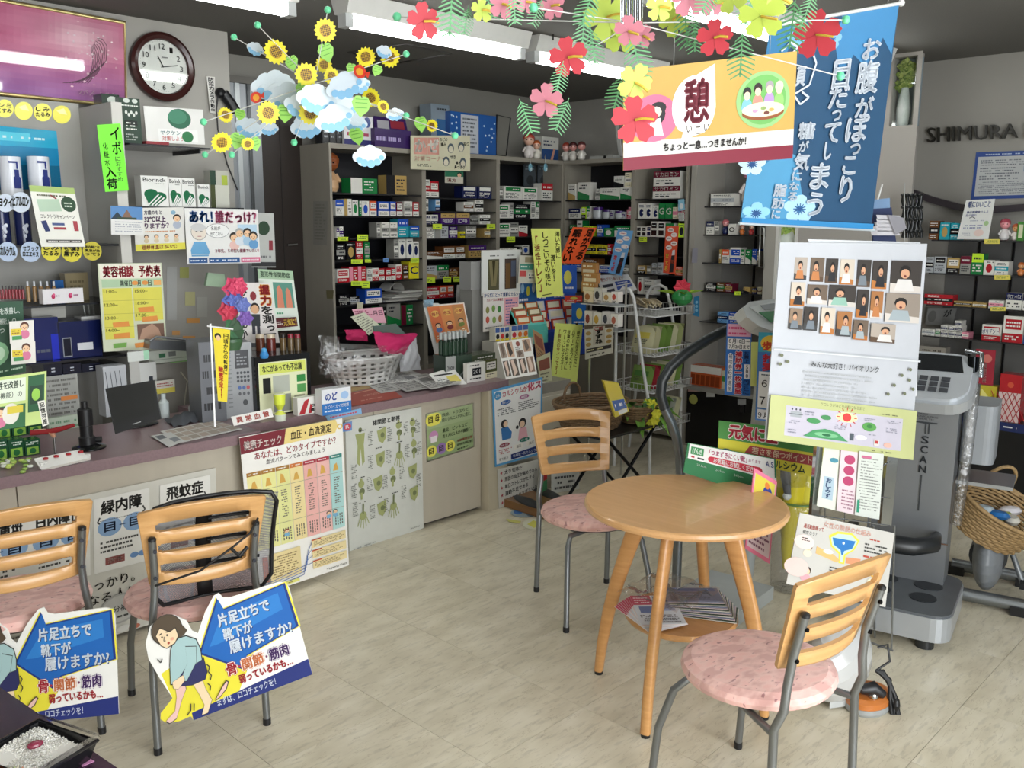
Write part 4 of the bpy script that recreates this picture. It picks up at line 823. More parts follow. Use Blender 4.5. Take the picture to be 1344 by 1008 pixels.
# ================================================================ ON THE COUNTER, right part
top=PZ(ZC+.001)
def flat(name,lab,cat,px,col,dr=None,dz=0.,th=.001,grp=None,mt='paper'):return board(name,lab,cat,PZ(ZC+.002+dz),px,col,dr,th,grp,mt=mt)
def tx(c,n=8,col='66645f'):c.rows(.06,.06,.94,.94,n,col,cw=.03)
flat('sheet','red brown leaflet lying at the front edge of the counter','leaflet',[(458,516),(508,506),(528,521),(462,533)],'b05244',lambda c:(c.poly([(.1,.1),(.5,.05),(.9,.1),(.9,.16),(.5,.12),(.1,.16)],'d89a84'),c.rows(.3,.35,.7,.5,2,'d8a090'),c.rows(.2,.7,.8,.8,1,'d8a090')),.001)
flat('sheet','tan printed cloth sheet behind the red leaflet','leaflet',[(438,503),(488,492),(506,505),(452,516)],'b89a64',lambda c:[c.poly([(x,y),(x+.15,y-.05),(x+.28,y+.1),(x+.12,y+.16)],k)for x,y,k in((.1,.2,'7a5a30'),(.5,.15,'d8c890'),(.3,.6,'8a3a2c'),(.65,.55,'d8c890'))],.0)
k=0
for q_,c_ in(([(470,498),(515,489),(555,507),(500,516)],'c9c8c4'),([(488,494),(540,486),(575,500),(520,510)],'d6d5d2'),([(505,500),(560,490),(592,505),(533,514)],'bebdb9'),([(495,492),(536,488),(556,498),(512,503)],'e0dfdc'),([(540,497),(585,489),(606,502),(566,511)],'d2d1cd')):
 flat('sheet',('bottom-left grey newsprint sheet','middle grey newsprint sheet','front-right grey newsprint sheet','top white newsprint sheet','right-hand white newsprint sheet')[k]+' in the heap on the counter','paper',q_,c_,lambda c:(c.rect(.1,.1,.4,.4,'8a8a88'),tx(c,9,'6a6a68'),c.rect(.6,.5,.9,.85,'7a7a7c')),.003+.0025*k,grp='papers heaped on the right counter');k+=1
pl=PV(590,505,fw.dot(top(590,505)-EYE),12,62)
board('sheet','curled white flyer drooping over the counter edge, yellow print','leaflet',pl,[(563,491),(594,482),(613,504),(578,509)],'ecebe6',lambda c:(c.rect(.5,.4,.9,.8,'e8d870'),c.line([(.1,.2),(.8,.3)],.012,'2a2a2a'),c.rows(.1,.4,.5,.9,5,'55555a')),.001)
def pbox(name,lab,cat,px0,px1,ytop,yb,dep,col,st=None,c2='B',z=ZC,rel=None,mt='gloss',grp=None,draw=None,side=None):
 """box on a surface z whose front bottom edge runs between two pixels"""
 P=PZ(z+.001);A,B=P(px0,yb if not isinstance(yb,tuple)else yb[0]),P(px1,yb if not isinstance(yb,tuple)else yb[1])
 d=(B-A).normalized();n=Vector((-d.y,d.x,0));n=n if n.dot(A)>0 else-n
 M=(A+B)/2;r=ray((px0+px1)/2,ytop);t=(M.xy.length)/r.xy.length;h=CAMZ+r.z*t-z
 T=UPZ*h;g=G();g.prism([A,B,B+n*dep,A+n*dep],T,side or col);q=[A+T,B+T,B,A];g.prism(q,-n*.0005,col);nn=-n
 q=[p+nn*.0006 for p in q];cv=CV(g,q,nn)
 if draw:draw(cv)
 elif st:styled(cv,col,c2,st)
 return g.build(name,mt,None,lab,cat,grp)
pbox('medicine_box','white throat lozenge carton with blue label on the counter edge','box',423,461,510,(546,540),.06,'e6e8ec',draw=lambda c:(c.rect(.0,.55,1,1,'3a7cc4'),c.text('のど',.12,.14,.52,.44,'2848a0',.04),c.ell(.78,.30,.14,.16,'a8c8ec'),c.text('のどのイガイガ対策',.08,.62,.92,.76,'f0f0f4',.02),c.rows(.08,.80,.9,.92,1,'e0e8f4')))
board('shelf_talker','blue strip card under the throat lozenge carton','sign',PY(3.505),[(427,546),(474,536),(475,543),(430,552)],'8ab8e0',lambda c:c.rows(.1,.2,.9,.8,1,'d05060',cw=.06),.001)
board('shelf_talker','tiny blue and red badge hanging from the counter edge','sign',PY(3.50),[(450,556),(462,553),(462,565),(450,567)],'6a90c8',lambda c:(c.ell(.5,.5,.4,.4,'c84a5a'),c.text('R',.3,.3,.7,.7,'f0f0f0')),.002)
pbox('medicine_box','white leg cramp medicine box with red figure on the counter','box',391,421,521,(546,541),.04,'ece8e2',draw=lambda c:(c.poly([(.05,.95),(.3,.2),(.5,.1),(.45,.4),(.3,.95)],'b8343c'),c.poly([(.45,.95),(.55,.4),(.65,.5),(.6,.95)],'b8343c'),c.text('つる',.55,.42,.95,.62,'262626',.05),c.text('痛い',.55,.68,.9,.88,'262626',.03)))
def bottle(g,x,y,z,r,h,c1,c2,c3=None):
 g.lathe([(r*.92,0),(r,h*.03),(r,h*.45),(r,h*.58),(r*.92,h*.60),(r*.55,h*.68),(r*.55,h*.70),(r*.72,h*.70),(r*.72,h*.98),(r*.6,h)],(x,y,z),c1,12,cols=[c1,c3 or c1,c3 or c1,c1,c1,c1,c2,c2,c2])
P0,P1_=top(586,495),top(642,484);d=(P1_-P0).normalized()
pbox('display_carton','silver and dark green carton holding the row of small vials','box',585,619,467,(501,497),.13,'3c4c40',draw=lambda c:(c.poly([(0,0),(.38,0),(.38,1),(0,1)],'a8aaa8'),c.poly([(.38,.95),(1,.30),(1,.45),(.38,1)],'8a9490'),c.text('2009',.06,.4,.32,.55,'303030',.02)))
g0=top(588,492);hb=top(640,486)
zc_=ZC+.001+(CAMZ+ray(602,467).z*(top(602,499).xy.length/ray(602,467).xy.length)-ZC)
for i in range(6):
 for j in range(2):
  A=top(590,500)+d*(.004+i*.0335)+Vector((.0,.035+j*.038,0));g=G();bottle(g,A.x,A.y,zc_,.0145,.125,'24382c','b8bebc','2c4434')
  g.build('vial','gloss',label= f'small dark green vial with clear cap, {ORD[i]} from left in the {("front", "back")[j]} row',cat='bottle',group='vials on the silver carton')
pbox('display_carton','dark green carton behind the white blister box, under the vials','box',619,650,465,(497,491),.10,'4a5440','b','G')
pbox('medicine_box','small white box with black panel in front of vials','box',613,637,476,(503,499),.03,'e6e4de',draw=lambda c:(c.rect(.28,.28,.75,.66,'26282c'),c.text('201',.34,.36,.7,.56,'e8e8e8',.02),c.rows(.15,.08,.85,.2,1,'303030'),c.rows(.15,.75,.85,.9,1,'303030')))
pbox('medicine_box','olive green bottle carton at the right end of the counter','box',637,652,472,(498,495),.04,'565a34','f','C')
def d_orange(c):
 c.rect(.03,.04,.97,.96,'dc8a50')
 for i,k in enumerate(('d87040','e09050','c88850')):x=.05+i*.31;c.rect(x,.06,x+.29,.94,k);c.ell(x+.15,.24,.11,.09,'e8b860');c.text(('毎日','赤玉','元気')[i],x+.05,.20,x+.25,.29,'b03030',.03);c.face(x+.15,.55,.07,'3a2418',.8,body=('5a7ab0','8a3030','70803a')[i]);c.rows(x+.04,.78,x+.25,.9,2,'f4e8d0',cw=.05)
pl=PV(590,430,fw.dot(top(600,490)-EYE)+.10,-10,12)
board('leaflet_stack','white leaflets standing behind the orange brochure on the counter','leaflet',pl,[(555,398),(575,398),(612,494),(577,494)],'dddcd8',None,.03)
board('brochure','orange three-panel brochure with cartoon faces on the white leaflet stand','leaflet',pl,[(558,401),(609,397),(617,437),(572,453)],'ece6dc',d_orange,.003)
board('sticky_note','pale blue memo clipped above the orange brochure','note',pl,[(556,394),(569,393),(568,403),(556,404)],'9ac0d8',tx,.001)
def d_photos(c):
 sk=('b89880','8a7060','c8a890','5a5048','98887c')
 for x0,y0,x1,y1 in((.03,.04,.2,.44),(.23,.04,.44,.44),(.74,.03,.96,.36),(.03,.52,.2,.94),(.24,.50,.46,.95),(.52,.52,.72,.92),(.76,.50,.96,.92),(.50,.30,.72,.48)):
  c.rect(x0,y0,x1,y1,RND.choice(sk));c.poly([(x0+.04,y0+.04),(x0+.12,y0),(x1-.04,y1-.1),(x0+.06,y1)],RND.choice(('3a3430','d8c0b0','6a5a50')))
 c.ell(.60,.12,.06,.07,'8a4a40');c.rows(.5,.2,.7,.28,2,'40403c')
pl=PV(690,480,fw.dot(top(680,505)-EYE)-.0,-10,8)
board('photo_sheet','white sheet of small skin photos in a clear stand at the counter corner','sign',PV(690,470,4.62,-12,8),[(652,449),(696,443),(705,491),(664,498)],'e6e5e0',d_photos,.004)
# ================================================================ ON THE COUNTER, left part
g=G();scr=PV(178,530,2.92,12,8);q=[scr(138,510),scr(202,499),scr(211,550),scr(151,570)];n=quad_normal(q);g.prism(q,-n*.02,'141518');cv=CV(g,q,n,.0006);cv.rect(.05,.05,.95,.80,'0d0f0f');cv.rect(.4,.90,.58,.92,'8a8a8a')
e=empty('monitor',tuple(top(180,568)),label='small black flat monitor standing on the mauve counter',cat='monitor');kid(g,'screen',e,'gloss')
a_=top(180,563);g=G();g.ball(a_+Vector((.03,.06,.004)),.07,'17181a',(1.3,.8,.12),18);g.cyl(a_+Vector((.03,.065,.0)),a_+Vector((.02,.05,.07)),.014,'17181a');kid(g,'base',e,'plastic')
pS=top(117,588);e=empty('scope_stand',tuple(pS),label='black microscope-like cylinder on a round base beside the monitor',cat='scope')
g=G();g.lathe([(.062,0),(.062,.006),(.05,.012),(.02,.018)],pS,'121214',28);kid(g,'base',e,'gloss')
g=G();g.lathe([(.03,.015),(.03,.045),(.024,.05),(.024,.09),(.027,.092),(.027,.155),(.02,.16),(.012,.16),(.012,.185)],pS+Vector((-.004,.004,0)),'1a1a1c',20);kid(g,'barrel',e,'plastic')
g=G();g.cyl(pS+Vector((.02,.0,.03)),pS+Vector((.045,-.015,.03)),.012,'1a1a1c',12);kid(g,'focus_knob',e,'plastic')
pA=top(72,600);e=empty('artery_model',tuple(pA),label='red branching artery model on a post over a white labelled base',cat='model')
pl=PV(80,600,fw.dot(top(80,612)-EYE),18,52)
q=[pl(44,602),pl(104,590),pl(118,601),pl(54,616)];n=quad_normal(q);g=G();g.prism(q,-n*.012,'e2e0da')
A=top(54,616);B=top(119,603);up_=UPZ*.022;q2=[A+up_,B+up_,B,A];n2=quad_normal(q2);g.prism(q2,-n2*.02,'e6e4de');cv=CV(g,q2,n2);cv.text('動脈硬化と血栓モデル',.06,.2,.9,.8,'26283c',.03);kid(g,'base',e,'plastic')
pz_=PD(fw.dot(pA-EYE))
g=G();g.cyl(pz_(73,600),pz_(71,574),.004,'6a6664',8);kid(g,'post',e,'metal')
g=G();g.tube([pz_(41,568),pz_(55,567),pz_(68,566),pz_(80,563),pz_(97,558)],[.011,.010,.011,.010,.007],'9a2c30',12);g.tube([pz_(66,567),pz_(72,574)],[.010,.006],'c08c70',10);kid(g,'artery',e,'gloss')
g=G();g.tube([pz_(45,566),pz_(60,565),pz_(72,570)],.007,'d8a890',8);kid(g,'inner_wall',e,'gloss','peach coloured cut-away wall')
for i,(x,y)in enumerate(((60,603),(74,600),(90,597),(106,594))):g=G();g.lathe([(.009,0),(.009,.006),(.005,.008)],pl(x,y),'a82c34',12);kid(g,'plaque_sample',e,'gloss')
flat('sheet','printed face chart lying on the counter, larger right-hand sheet','leaflet',[(210,566),(282,551),(318,563),(238,581)],'dcdad6',lambda c:[c.rect(.05+i*.16,.08+j*.3,.19+i*.16,.32+j*.3,'b0a498' if(i+j)%2 else 'c0b0a4')for i in range(6)for j in range(3)],.002)
flat('sheet','small chart sheet at the left edge of the face chart','leaflet',[(198,572),(224,567),(242,578),(222,587)],'d6d6d4',lambda c:(c.rect(.1,.1,.5,.4,'70747c'),c.rect(.5,.5,.9,.85,'8a8e96')),.004)
g=G();nx=12;A,B,C_,D_=top(214,552),top(262,541),top(276,549),top(230,562)
P_=[[(A*(1-i/nx)+B*i/nx)*(1-j/nx)+(D_*(1-i/nx)+C_*i/nx)*j/nx+UPZ*(.004+.03*math.sin(math.pi*i/nx)*math.sin(math.pi*j/nx)+.006*math.sin(i*1.7+j))for i in range(nx+1)]for j in range(nx+1)]
g.add([p for r_ in P_ for p in r_],[(j*(nx+1)+i,j*(nx+1)+i+1,(j+1)*(nx+1)+i+1,(j+1)*(nx+1)+i)for i in range(nx)for j in range(nx)],'55585e',True);g.build('cloth','wall',label='folded dark grey cloth on the counter behind the face chart',cat='cloth')
def d_inst(c):
 c.rect(.40,.10,.88,.34,'1c1d22');c.rows(.46,.13,.82,.31,4,'8a8c90',cw=.1)
 for j in range(3):
  for i in range(4):c.ell(.48+i*.12,.40+j*.055,.05,.02,'2e3038',8)
 for i,k in enumerate(('3a5a9a','3a5a9a','b03a44')):c.ell(.52+i*.15,.60,.06,.028,k,10);c.ell(.52+i*.15,.68,.05,.024,'4a4c52',10)
 c.ell(.70,.80,.09,.04,'3a3c40',12)
 for j in range(14):c.rect(.10,.12+j*.055,.26,.135+j*.055,'7a7c7e')
pbox('measuring_device','grey upright clinic instrument with keypad beside the yellow flag','device',297,334,450,(550,546),.20,'9a9c9e',draw=d_inst,mt='plastic',side='55575c')
pbox('instrument_case','dark grey case standing left of the keypad instrument','device',266,298,449,(556,552),.18,'66686e','z','K',mt='plastic')
e=empty('mini_flag',tuple(top(282,560)),label='yellow vertical mini banner on a white pole before the instrument',cat='flag');pl=PV(285,500,2.98,0)
g=G();g.tube([pl(276,425),pl(282,560)],.0035,'e8e8e8',8);g.tube([pl(272,428),pl(306,432)],.0028,'e8e8e8',8);kid(g,'pole',e,'plastic')
board('banner',None,None,pl,[(279,430),(302,433),(298,528),(286,526)],'ecd63a',lambda c:(c.ell(.28,.11,.2,.045,'2a241e'),c.ell(.3,.13,.14,.035,'e8c098'),c.vtext('日頃からの転倒に',.62,.06,.92,.62,'2c281c',.03),c.vtext('酸素不足!!',.22,.52,.62,.96,'c83a30',.04)),.001,parent=e)
board('name_plate','tilted white name plate with red characters reading 異常血管','sign',PV(330,550,fw.dot(PY(3.37)(330,552)-EYE),20,30),[(303,547),(356,536),(359,547),(307,559)],'e8e4de',lambda c:[c.text(t,.10+i*.22,.2,.25+i*.22,.82,'b8483c',.03)for i,t in enumerate('異常血管')],.003)
pl=PV(375,510,3.18,4)
pbox('display_case','black topped display case showing a yellow green ad','display',338,409,466,(548,538),.22,'17181b',draw=lambda c:(c.rect(.05,.10,.93,.98,'e6e8c0'),c.rect(.07,.12,.91,.30,'d8e070'),c.text('なにがあっても不思議',.12,.15,.84,.27,'3a3c34',.02),c.rect(.12,.36,.26,.62,'26282a'),c.rect(.30,.34,.60,.62,'b8bcb0'),c.rect(.74,.36,.90,.48,'3a8a48'),c.rect(.74,.52,.90,.66,'5a9a58'),c.rect(.30,.66,.62,.95,'8a8c84'),c.rect(.68,.70,.88,.92,'a8a890')))
g=G();a=top(368,552);g.lathe([(.024,0),(.026,.03),(.010,.045),(.010,.05),(.024,.075),(.027,.12),(.02,.125)],a+Vector((0,-.0,0)),'d8e24a',18,cols=['dfe4d0','e4ec60','dfe4d0','d8e24a','e4f050','e8ecc0']);g.build('hourglass','gloss',label='yellow liquid timer in a clear case before the black display',cat='timer')
zd=ZC+.001+(CAMZ+ray(373,466).z*(top(373,543).xy.length/ray(373,466).xy.length)-ZC);pd=PZ(zd)
for i,(x,c1,c2,w_)in enumerate(((342,'5a3020','c8b8a0',.022),(356,'6a2c24','c8b8a0',.022),(372,'6a5638','2a2420',.015),(382,'6a5638','8a2030',.015),(391,'5e4c34','8a2030',.015))):
 p=pd(x,460);g=G();g.lathe([(w_,0),(w_,.055),(w_*.9,.06),(w_*.9,.075),(w_*.85,.078)],p,c1,14,cols=[c1,c1,c2,c2]);g.build('spice_jar','gloss',label=('brown jar with pale lid, leftmost on the black case','red brown jar, second from left on black case','small olive jar with black label, middle of the case top','small olive jar with red label, second from right on case','small olive jar at the right end of the case top')[i],cat='jar',group='jars on the black display case')
p=pd(347,470);g=G();g.lathe([(.016,0),(.02,.012),(.016,.024),(.014,.03)],p,'3a88c8',14);g.ball(p+UPZ*.034,.013,'5aa8dc');g.build('figurine','gloss',label='tiny blue gnome-like figurine at the front of the black case',cat='figurine')
# ================================================================ LEFT WALL
pw=PY(YCL-.02)
F0=[PY(4.535)(*p)for p in((-70,-12),(163,30),(165,140),(-70,116))]
q=F0;n=quad_normal(q);e=empty('framed_picture',tuple((q[2]+q[3])/2),label='large pink and purple abstract picture in a thin gold frame, top left',cat='picture')
g=G();g.prism(q,-n*.02,'b0607c');cv=CV(g,q,n,.0003)
W_,Hh=cv._sz();rn=random.Random(11);nx,ny=26,16
import colorsys
def pk(x,y):
 c=[.62,.22,.34];d_=math.hypot((x-.72)*1.2,(y-.28)*1.1);k=math.exp(-d_*d_*14);p=max(0,y-.45)*1.5*(1.2-x*.4)
 r_,g_,b_=.74+.2*k-.24*p,.30+.36*k-.02*p,.46+.28*k+.16*p;t=.05*math.sin(x*17+y*9)*math.cos(y*13-x*5);return(max(0,r_+t),max(0,g_+t),max(0,b_+t))
for i in range(nx):
 for j in range(ny):g.add([cv.P(i/nx,j/ny),cv.P((i+1)/nx,j/ny),cv.P((i+1)/nx,(j+1)/ny),cv.P(i/nx,(j+1)/ny)],[(0,1,2,3)],tuple(v**1.6 for v in pk((i+.5)/nx,(j+.5)/ny)))
cv.up()
for k in range(9):t=.015*k;cv.line([(.62+t*1.2,.80-t*.2),(.70+t,.77-t),(.76+t,.72-t*2),(.79+t*.8,.62-t*2.6),(.80+t*.5,.50-t*2.2),(.79+t*.3,.36-t)],.003,'5a3048')
for k in range(60):x,y=.74+rn.gauss(0,.10),.45+rn.gauss(0,.22);(0<x<1 and 0<y<1)and cv.ell(x,y,.004+rn.random()*.006,.006+rn.random()*.010,rn.choice(('e8c0cc','d89ab0','f0d8e0')),6)
cv.text('がんばれ',.70,.86,.95,.92,'c8a0b8',.01)
kid(g,'canvas',e,'paper')
g=G();g.tube([p+n*.004 for p in q],.010,'d8c288',6,closed=True);kid(g,'frame',e,'metal')
g=G();g.prism([p+n*.016 for p in q],n*.001,'ffffff');kid(g,'glazing',e,'glass')
cc=pw(213,88);Mx=Matrix.Rotation(R(90),4,'X');e=empty('wall_clock',tuple(cc-UPZ*.17),label='round brown rimmed wall clock with black numerals on the grey wall',cat='clock')
g=G();g.lathe([(.128,-.004),(.128,.012),(.132,.022),(.150,.028),(.165,.018),(.168,.0),(.165,-.018)],cc,'3c1e1c',40,m=Mx);kid(g,'rim',e,'gloss')
g=G();g.lathe([(.001,.004),(.130,.004)],cc,'e4e3de',40,m=Mx,caps=False)
q=[cc+Vector((-.13,-.0045,.13)),cc+Vector((.13,-.0045,.13)),cc+Vector((.13,-.0045,-.13)),cc+Vector((-.13,-.0045,-.13))];cv=CV(g,q,Vector((0,-1,0)),.0004)
for h_ in range(1,13):
 a=R(90-30*h_);x,y=.5+.375*math.cos(a),.5-.375*math.sin(a);w_=.055 if h_>9 else .032;cv.text(str(h_),x-w_,y-.05,x+w_,y+.05,'26262a',.012)
for k in range(60):a=R(6*k);cv.ell(.5+.465*math.cos(a),.5-.465*math.sin(a),.005,.005,'44444a',5)
cv.rect(.44,.33,.56,.35,'7a7a7a');kid(g,'dial',e,'paper')
g=G();cv=CV(g,q,Vector((0,-1,0)),.0004,.003);cv.poly([(.5,.52),(.40,.31),(.415,.305),(.52,.5)],'18181a');cv.line([(.46,.51),(.80,.44)],.004,'18181a');kid(g,'hands',e)
g=G();g.lathe([(.001,.020),(.130,.020)],cc,'ffffff',40,m=Mx,caps=False);kid(g,'glass',e,'glass')
board('camera_notice','narrow white vertical notice 防犯カメラ作動中 right of the clock','notice',pw,[(271,100),(282,101),(283,149),(276,148)],'dedcd6',lambda c:c.vtext('防犯カメラ作動中',.15,.02,.85,.98,'202024',.03),.001)
e=empty('security_camera',tuple(PY(4.50)(292,130)),label='black security camera on the wall edge beside the clock wall corner',cat='camera');pz_=PY(4.54)
g=G();g.ball(pz_(289,122),.028,'141416');kid(g,'mount',e,'plastic');g=G();g.tube([pz_(293,122),pz_(302,135),pz_(309,147)],[.026,.030,.030],'17171a',12);kid(g,'body',e,'plastic')
g=G();g.tube([pz_(286,125),pz_(284,145),pz_(286,170),pz_(298,215),pz_(312,250)],.004,'17171a',6);kid(g,'cable',e,'plastic')
xp=1.756;yf=PX(xp)(147,160).y;zt2=PX(xp)(147,133).z
g=G();g.bb(xp,xp+.035,yf,YCL-.001,.0,zt2,'b9b7b0');g.bb(xp-.002,xp+.045,yf-.006,yf,.0,zt2,'cac8c2');g.build('partition_panel','wall',label='grey upright partition panel between the cosmetics display and the desk corner',cat='panel')
pP=PY(yf-.015)
board('paper_strip','fluorescent green handwritten strip taped to the partition edge','notice',PY(yf-.02),[(127,164),(158,162),(169,250),(138,252)],'7cf23c',lambda c:(c.vtext('イボ',.50,.04,.92,.46,'20301c',.02),c.vtext('におすすめ',.58,.48,.82,.86,'20301c'),c.vtext('化粧水',.12,.26,.36,.62,'20301c',.01),c.vtext('入荷',.10,.62,.55,.97,'20301c',.03)),.001)
e=empty('cosmetics_display',(1.2,4.3,0),label='cosmetics display with blue panel, lit look painted on, left of the grey partition',cat='display')
pb=PY(4.50);g=G();A,B=pb(-60,150),pb(96,150);g.bb(A.x,xp-.001,4.50,YCL-.001,.0,zt2+.02,'a8a6a0');kid(g,'back_panel',e,'panel')
board('blue_panel',None,None,PY(4.48),[(-60,160),(74,172),(81,248),(-60,250)],'1a86b8',lambda c:(c.rect(0,0,1,.3,'2aa8d0'),c.rect(.0,.08,.72,.22,'58d0e8'),c.rows(.45,.12,.97,.2,1,'d0eef4',cw=.03),c.rect(0,.6,1,1,'14688f')),.006,parent=e,mt='gloss')  # lit look is painted: brighter bands above, darker foot, no emission
ys_=4.16;z_s=PY(ys_)(60,401).z;z_s2=PY(ys_)(60,476).z
for z in(z_s,z_s2,PY(ys_)(40,322).z):g=G();g.bb(A.x,xp-.003,ys_,4.498,z-.008,z,'26262a');kid(g,'shelf',e,'gloss')
def cylp(name,lab,cat,px,yb,yt,rpx,Y,c,cols=None,cap=None,grp=None,mt='gloss'):
 P=PY(Y)(px,yb);h=PY(Y)(px,yt).z-P.z;r=(PY(Y)(px+rpx,yb)-PY(Y)(px-rpx,yb)).length/2*.93;g=G()
 if cap:g.lathe([(r,0),(r,h*.72),(r*.55,h*.76),(r*.55,h),(.001,h)],P,c,14,cols=[c,c,cap,cap])
 else:g.lathe([(r,0),(r,h),(.001,h)],P,c,18)
 return g,P,r,h,(lambda:g.build(name,mt,None,lab,cat,grp))
for i,(px_,lab)in enumerate(((17,'left white tube poster standee printed with a dark blue pump bottle'),(54,'right white tube standee printed with a dark blue pump bottle'))):
 g,P,r,h,bd=cylp('display_tube',lab,'tube',px_,262,206,15,4.36,'dfe2ea');q=[P+Vector((-r*.5,-r*1.02,h*.95)),P+Vector((r*.7,-r*1.02,h*.95)),P+Vector((r*.7,-r*1.02,h*.2)),P+Vector((-r*.5,-r*1.02,h*.2))]
 cv=CV(g,q,Vector((0,-1,0)));cv.poly([(.05,.08),(.75,.08),(.75,.32),(.62,.32),(.62,.14),(.05,.14)],'1c2c78');cv.poly([(.45,.34),(.8,.34),(.8,.55),(.9,.58),(.9,.92),(.35,.92),(.35,.58),(.45,.55)],'1c2c78');bd()
for px_,lab in((5,'navy cylinder with white flower print at the left edge'),(32,'navy cylinder with white flower print beside the campaign leaflet')):
 g,P,r,h,bd=cylp('display_tube',lab,'tube',px_,322,276,11.5,4.30,'1a2350');q=[P+Vector((-r*.7,-r*1.01,h*.8)),P+Vector((r*.7,-r*1.01,h*.8)),P+Vector((r*.7,-r*1.01,h*.15)),P+Vector((-r*.7,-r*1.01,h*.15))]
 cv=CV(g,q,Vector((0,-1,0)))
 for k in range(7):cv.ell(.5+.24*math.cos(k*2.4)*k/7,.5+.38*math.sin(k*2.4)*k/7+.0,.14,.09,'d8dce8',7)
 bd()
def disc(px,py,rp,Y,c,txt,lab,grp,tc='2a2a20'):
 pl=PY(Y);q=[pl(px-rp,py-rp),pl(px+rp,py-rp+1),pl(px+rp,py+rp+1),pl(px-rp,py+rp)];g=G();cv=CV(g,q,Vector((0,-1,0)),.0006)
 g.prism([cv.P(.5+.5*math.cos(R(a)),.5+.5*math.sin(R(a)))for a in range(0,360,18)],Vector((0,.004,0)),c);cv.up()
 for i,t in enumerate(txt):H_=.56/len(txt);cv.text(t,.12,.22+i*H_,.88,.20+(i+.88)*H_,tc,.05)
 if not txt:cv.poly([(.2,.3),(.6,.15),(.8,.5),(.4,.45)],'eeeaa0')  # pale patch paints a glint on discs without words
 g.build('round_tag','gloss',label=lab,cat='tag',group=grp)
for px_,py_,rp,c,t,lab in((6,142,12,'e4dc58',['シミ','くすみ'],'yellow disc reading シミ under the pink picture, leftmost'),(31,145,12,'e4dc58',[],'yellow disc with painted glint, second from left under the picture'),(56,147,12,'e4dc58',['しみ','たるみ'],'yellow disc reading しみ たるみ under the pink picture'),(81,150,12,'dcd44c',[],'yellow disc with painted glint nearest the partition under the picture'),
(7,266,12,'cdd6e4',['ヨクイ'],'pale blue disc reading ヨクイ at the left edge'),(27,265,13.5,'cdd6e4',['ヒアルロン'],'pale blue disc over the two white tubes'),(10,330,13,'b4c4dc',['カルシウム'],'pale blue disc under the left navy cylinder'),(40,330,13.5,'b4c4dc',['セラック','ロエエキス'],'pale blue two-line disc under the second navy cylinder'),
(67,329,13,'dcd048',['しみ','たるみ'],'yellow disc reading しみ たるみ below the campaign leaflet'),(94,330,13.5,'dcd048',['毛穴開き','黒ずみ'],'yellow disc second below the campaign leaflet'),(121,329,12.5,'c8bc48',['年内剤には','乳液が効','って3'],'darker yellow three-line disc nearest the partition')):
 disc(px_,py_,rp,4.15,c,t,lab,'round price discs on the cosmetics display')
board('campaign_leaflet','white campaign leaflet with green disc hanging over the navy cylinders','leaflet',PY(4.13),[(38,243),(97,247),(112,324),(54,324)],'ecebe2',lambda c:(c.rect(0,0,1,.10,'a8c070'),c.rows(.08,.12,.9,.18,1,'5a5c40',cw=.04),c.poly([(.1,.22),(.6,.2),(.62,.40),(.12,.42)],'b8d0b8'),c.line([(.42,.14),(.55,.20)],.006,'8a2a2a'),c.ell(.80,.28,.17,.13,'24482c'),c.rows(.70,.24,.92,.34,2,'d8e4d0',cw=.05),c.text('コレクトラキャンペーン',.12,.46,.88,.53,'40302c',.01),c.poly([(.1,.58),(.22,.56),(.27,.74),(.16,.75)],'26346c'),c.rect(.34,.60,.62,.64,'4a5a8c'),c.rect(.36,.67,.64,.71,'a83a44'),c.rect(.82,.56,.92,.73,'a83a44'),c.rect(.14,.88,.94,.93,'54504c'),c.rows(.18,.89,.9,.92,1,'e8e6e0',cw=.03)),.001)
pq=PY(ys_+.01)
for i in range(8):
 g,P,r,h,bd=cylp('cosmetic_bottle', f'small red bottle with black cap, {ORD[i]} from left in the display row','bottle',0+i*4.4,393,375,2.0,ys_+.03,'8a2430',cap='1c1418',grp='red bottles on the cosmetics shelf');bd()
for i in range(5):
 g,P,r,h,bd=cylp('cosmetic_bottle', f'slim amber bottle with silver cap, {ORD[i]} from left behind white carton','bottle',38+i*8.6,396,369,2.9,ys_+.10,'a88458',cap='d4d6da',grp='silver capped bottles on the cosmetics shelf');bd()
def sbox(name,lab,x0,x1,yt,yb,Y,dep,col,draw=None,grp=None,cat='box',mt='gloss',z0=None,cols=None):
 pl=PY(Y);A,B=pl(x0,yb),pl(x1,yb);z0=pl((x0+x1)/2,yb).z if z0 is None else z0;z1=pl((x0+x1)/2,yt).z;g=G();g.bb(A.x,B.x,Y,Y+dep,z0,z1,col)
 q=[Vector((A.x,Y,z1)),Vector((B.x,Y,z1)),Vector((B.x,Y,z0)),Vector((A.x,Y,z0))];cv=CV(g,q,Vector((0,-1,0)),.0005,.0005);draw and draw(cv);return g.build(name,mt,None,lab,cat,grp)
sbox('carton','white carton with two pink flowers on the cosmetics shelf',57,110,379,398,ys_,.05,'e8e4e6',lambda c:[(c.ell(x,.5,.05,.18,'b8305c',8),c.ell(x+.02,.4,.03,.12,'d86088',8),c.rows(x+.08,.35,x+.2,.6,1,'a06080',cw=.03))for x in(.25,.67)])
sbox('carton','plain tan carton behind the white flowered carton',88,118,358,400,ys_+.16,.06,'8f8264',lambda c:c.rows(.2,.2,.8,.5,2,'6a6048'))
sbox('carton','small bright blue jar box beside silver capped bottles',72,84,368,380,ys_+.12,.05,'1c5a9c',z0=z_s+.001)
sbox('paper_pack','pale paper folder lying under the cosmetics shelf',42,87,402,418,4.30,.1,'c0beb6')
sbox('tester_case','clear tube holder with white base below the cosmetics shelf',107,133,415,424,4.25,.08,'e0e0dc',z0=PY(4.25)(120,436).z)
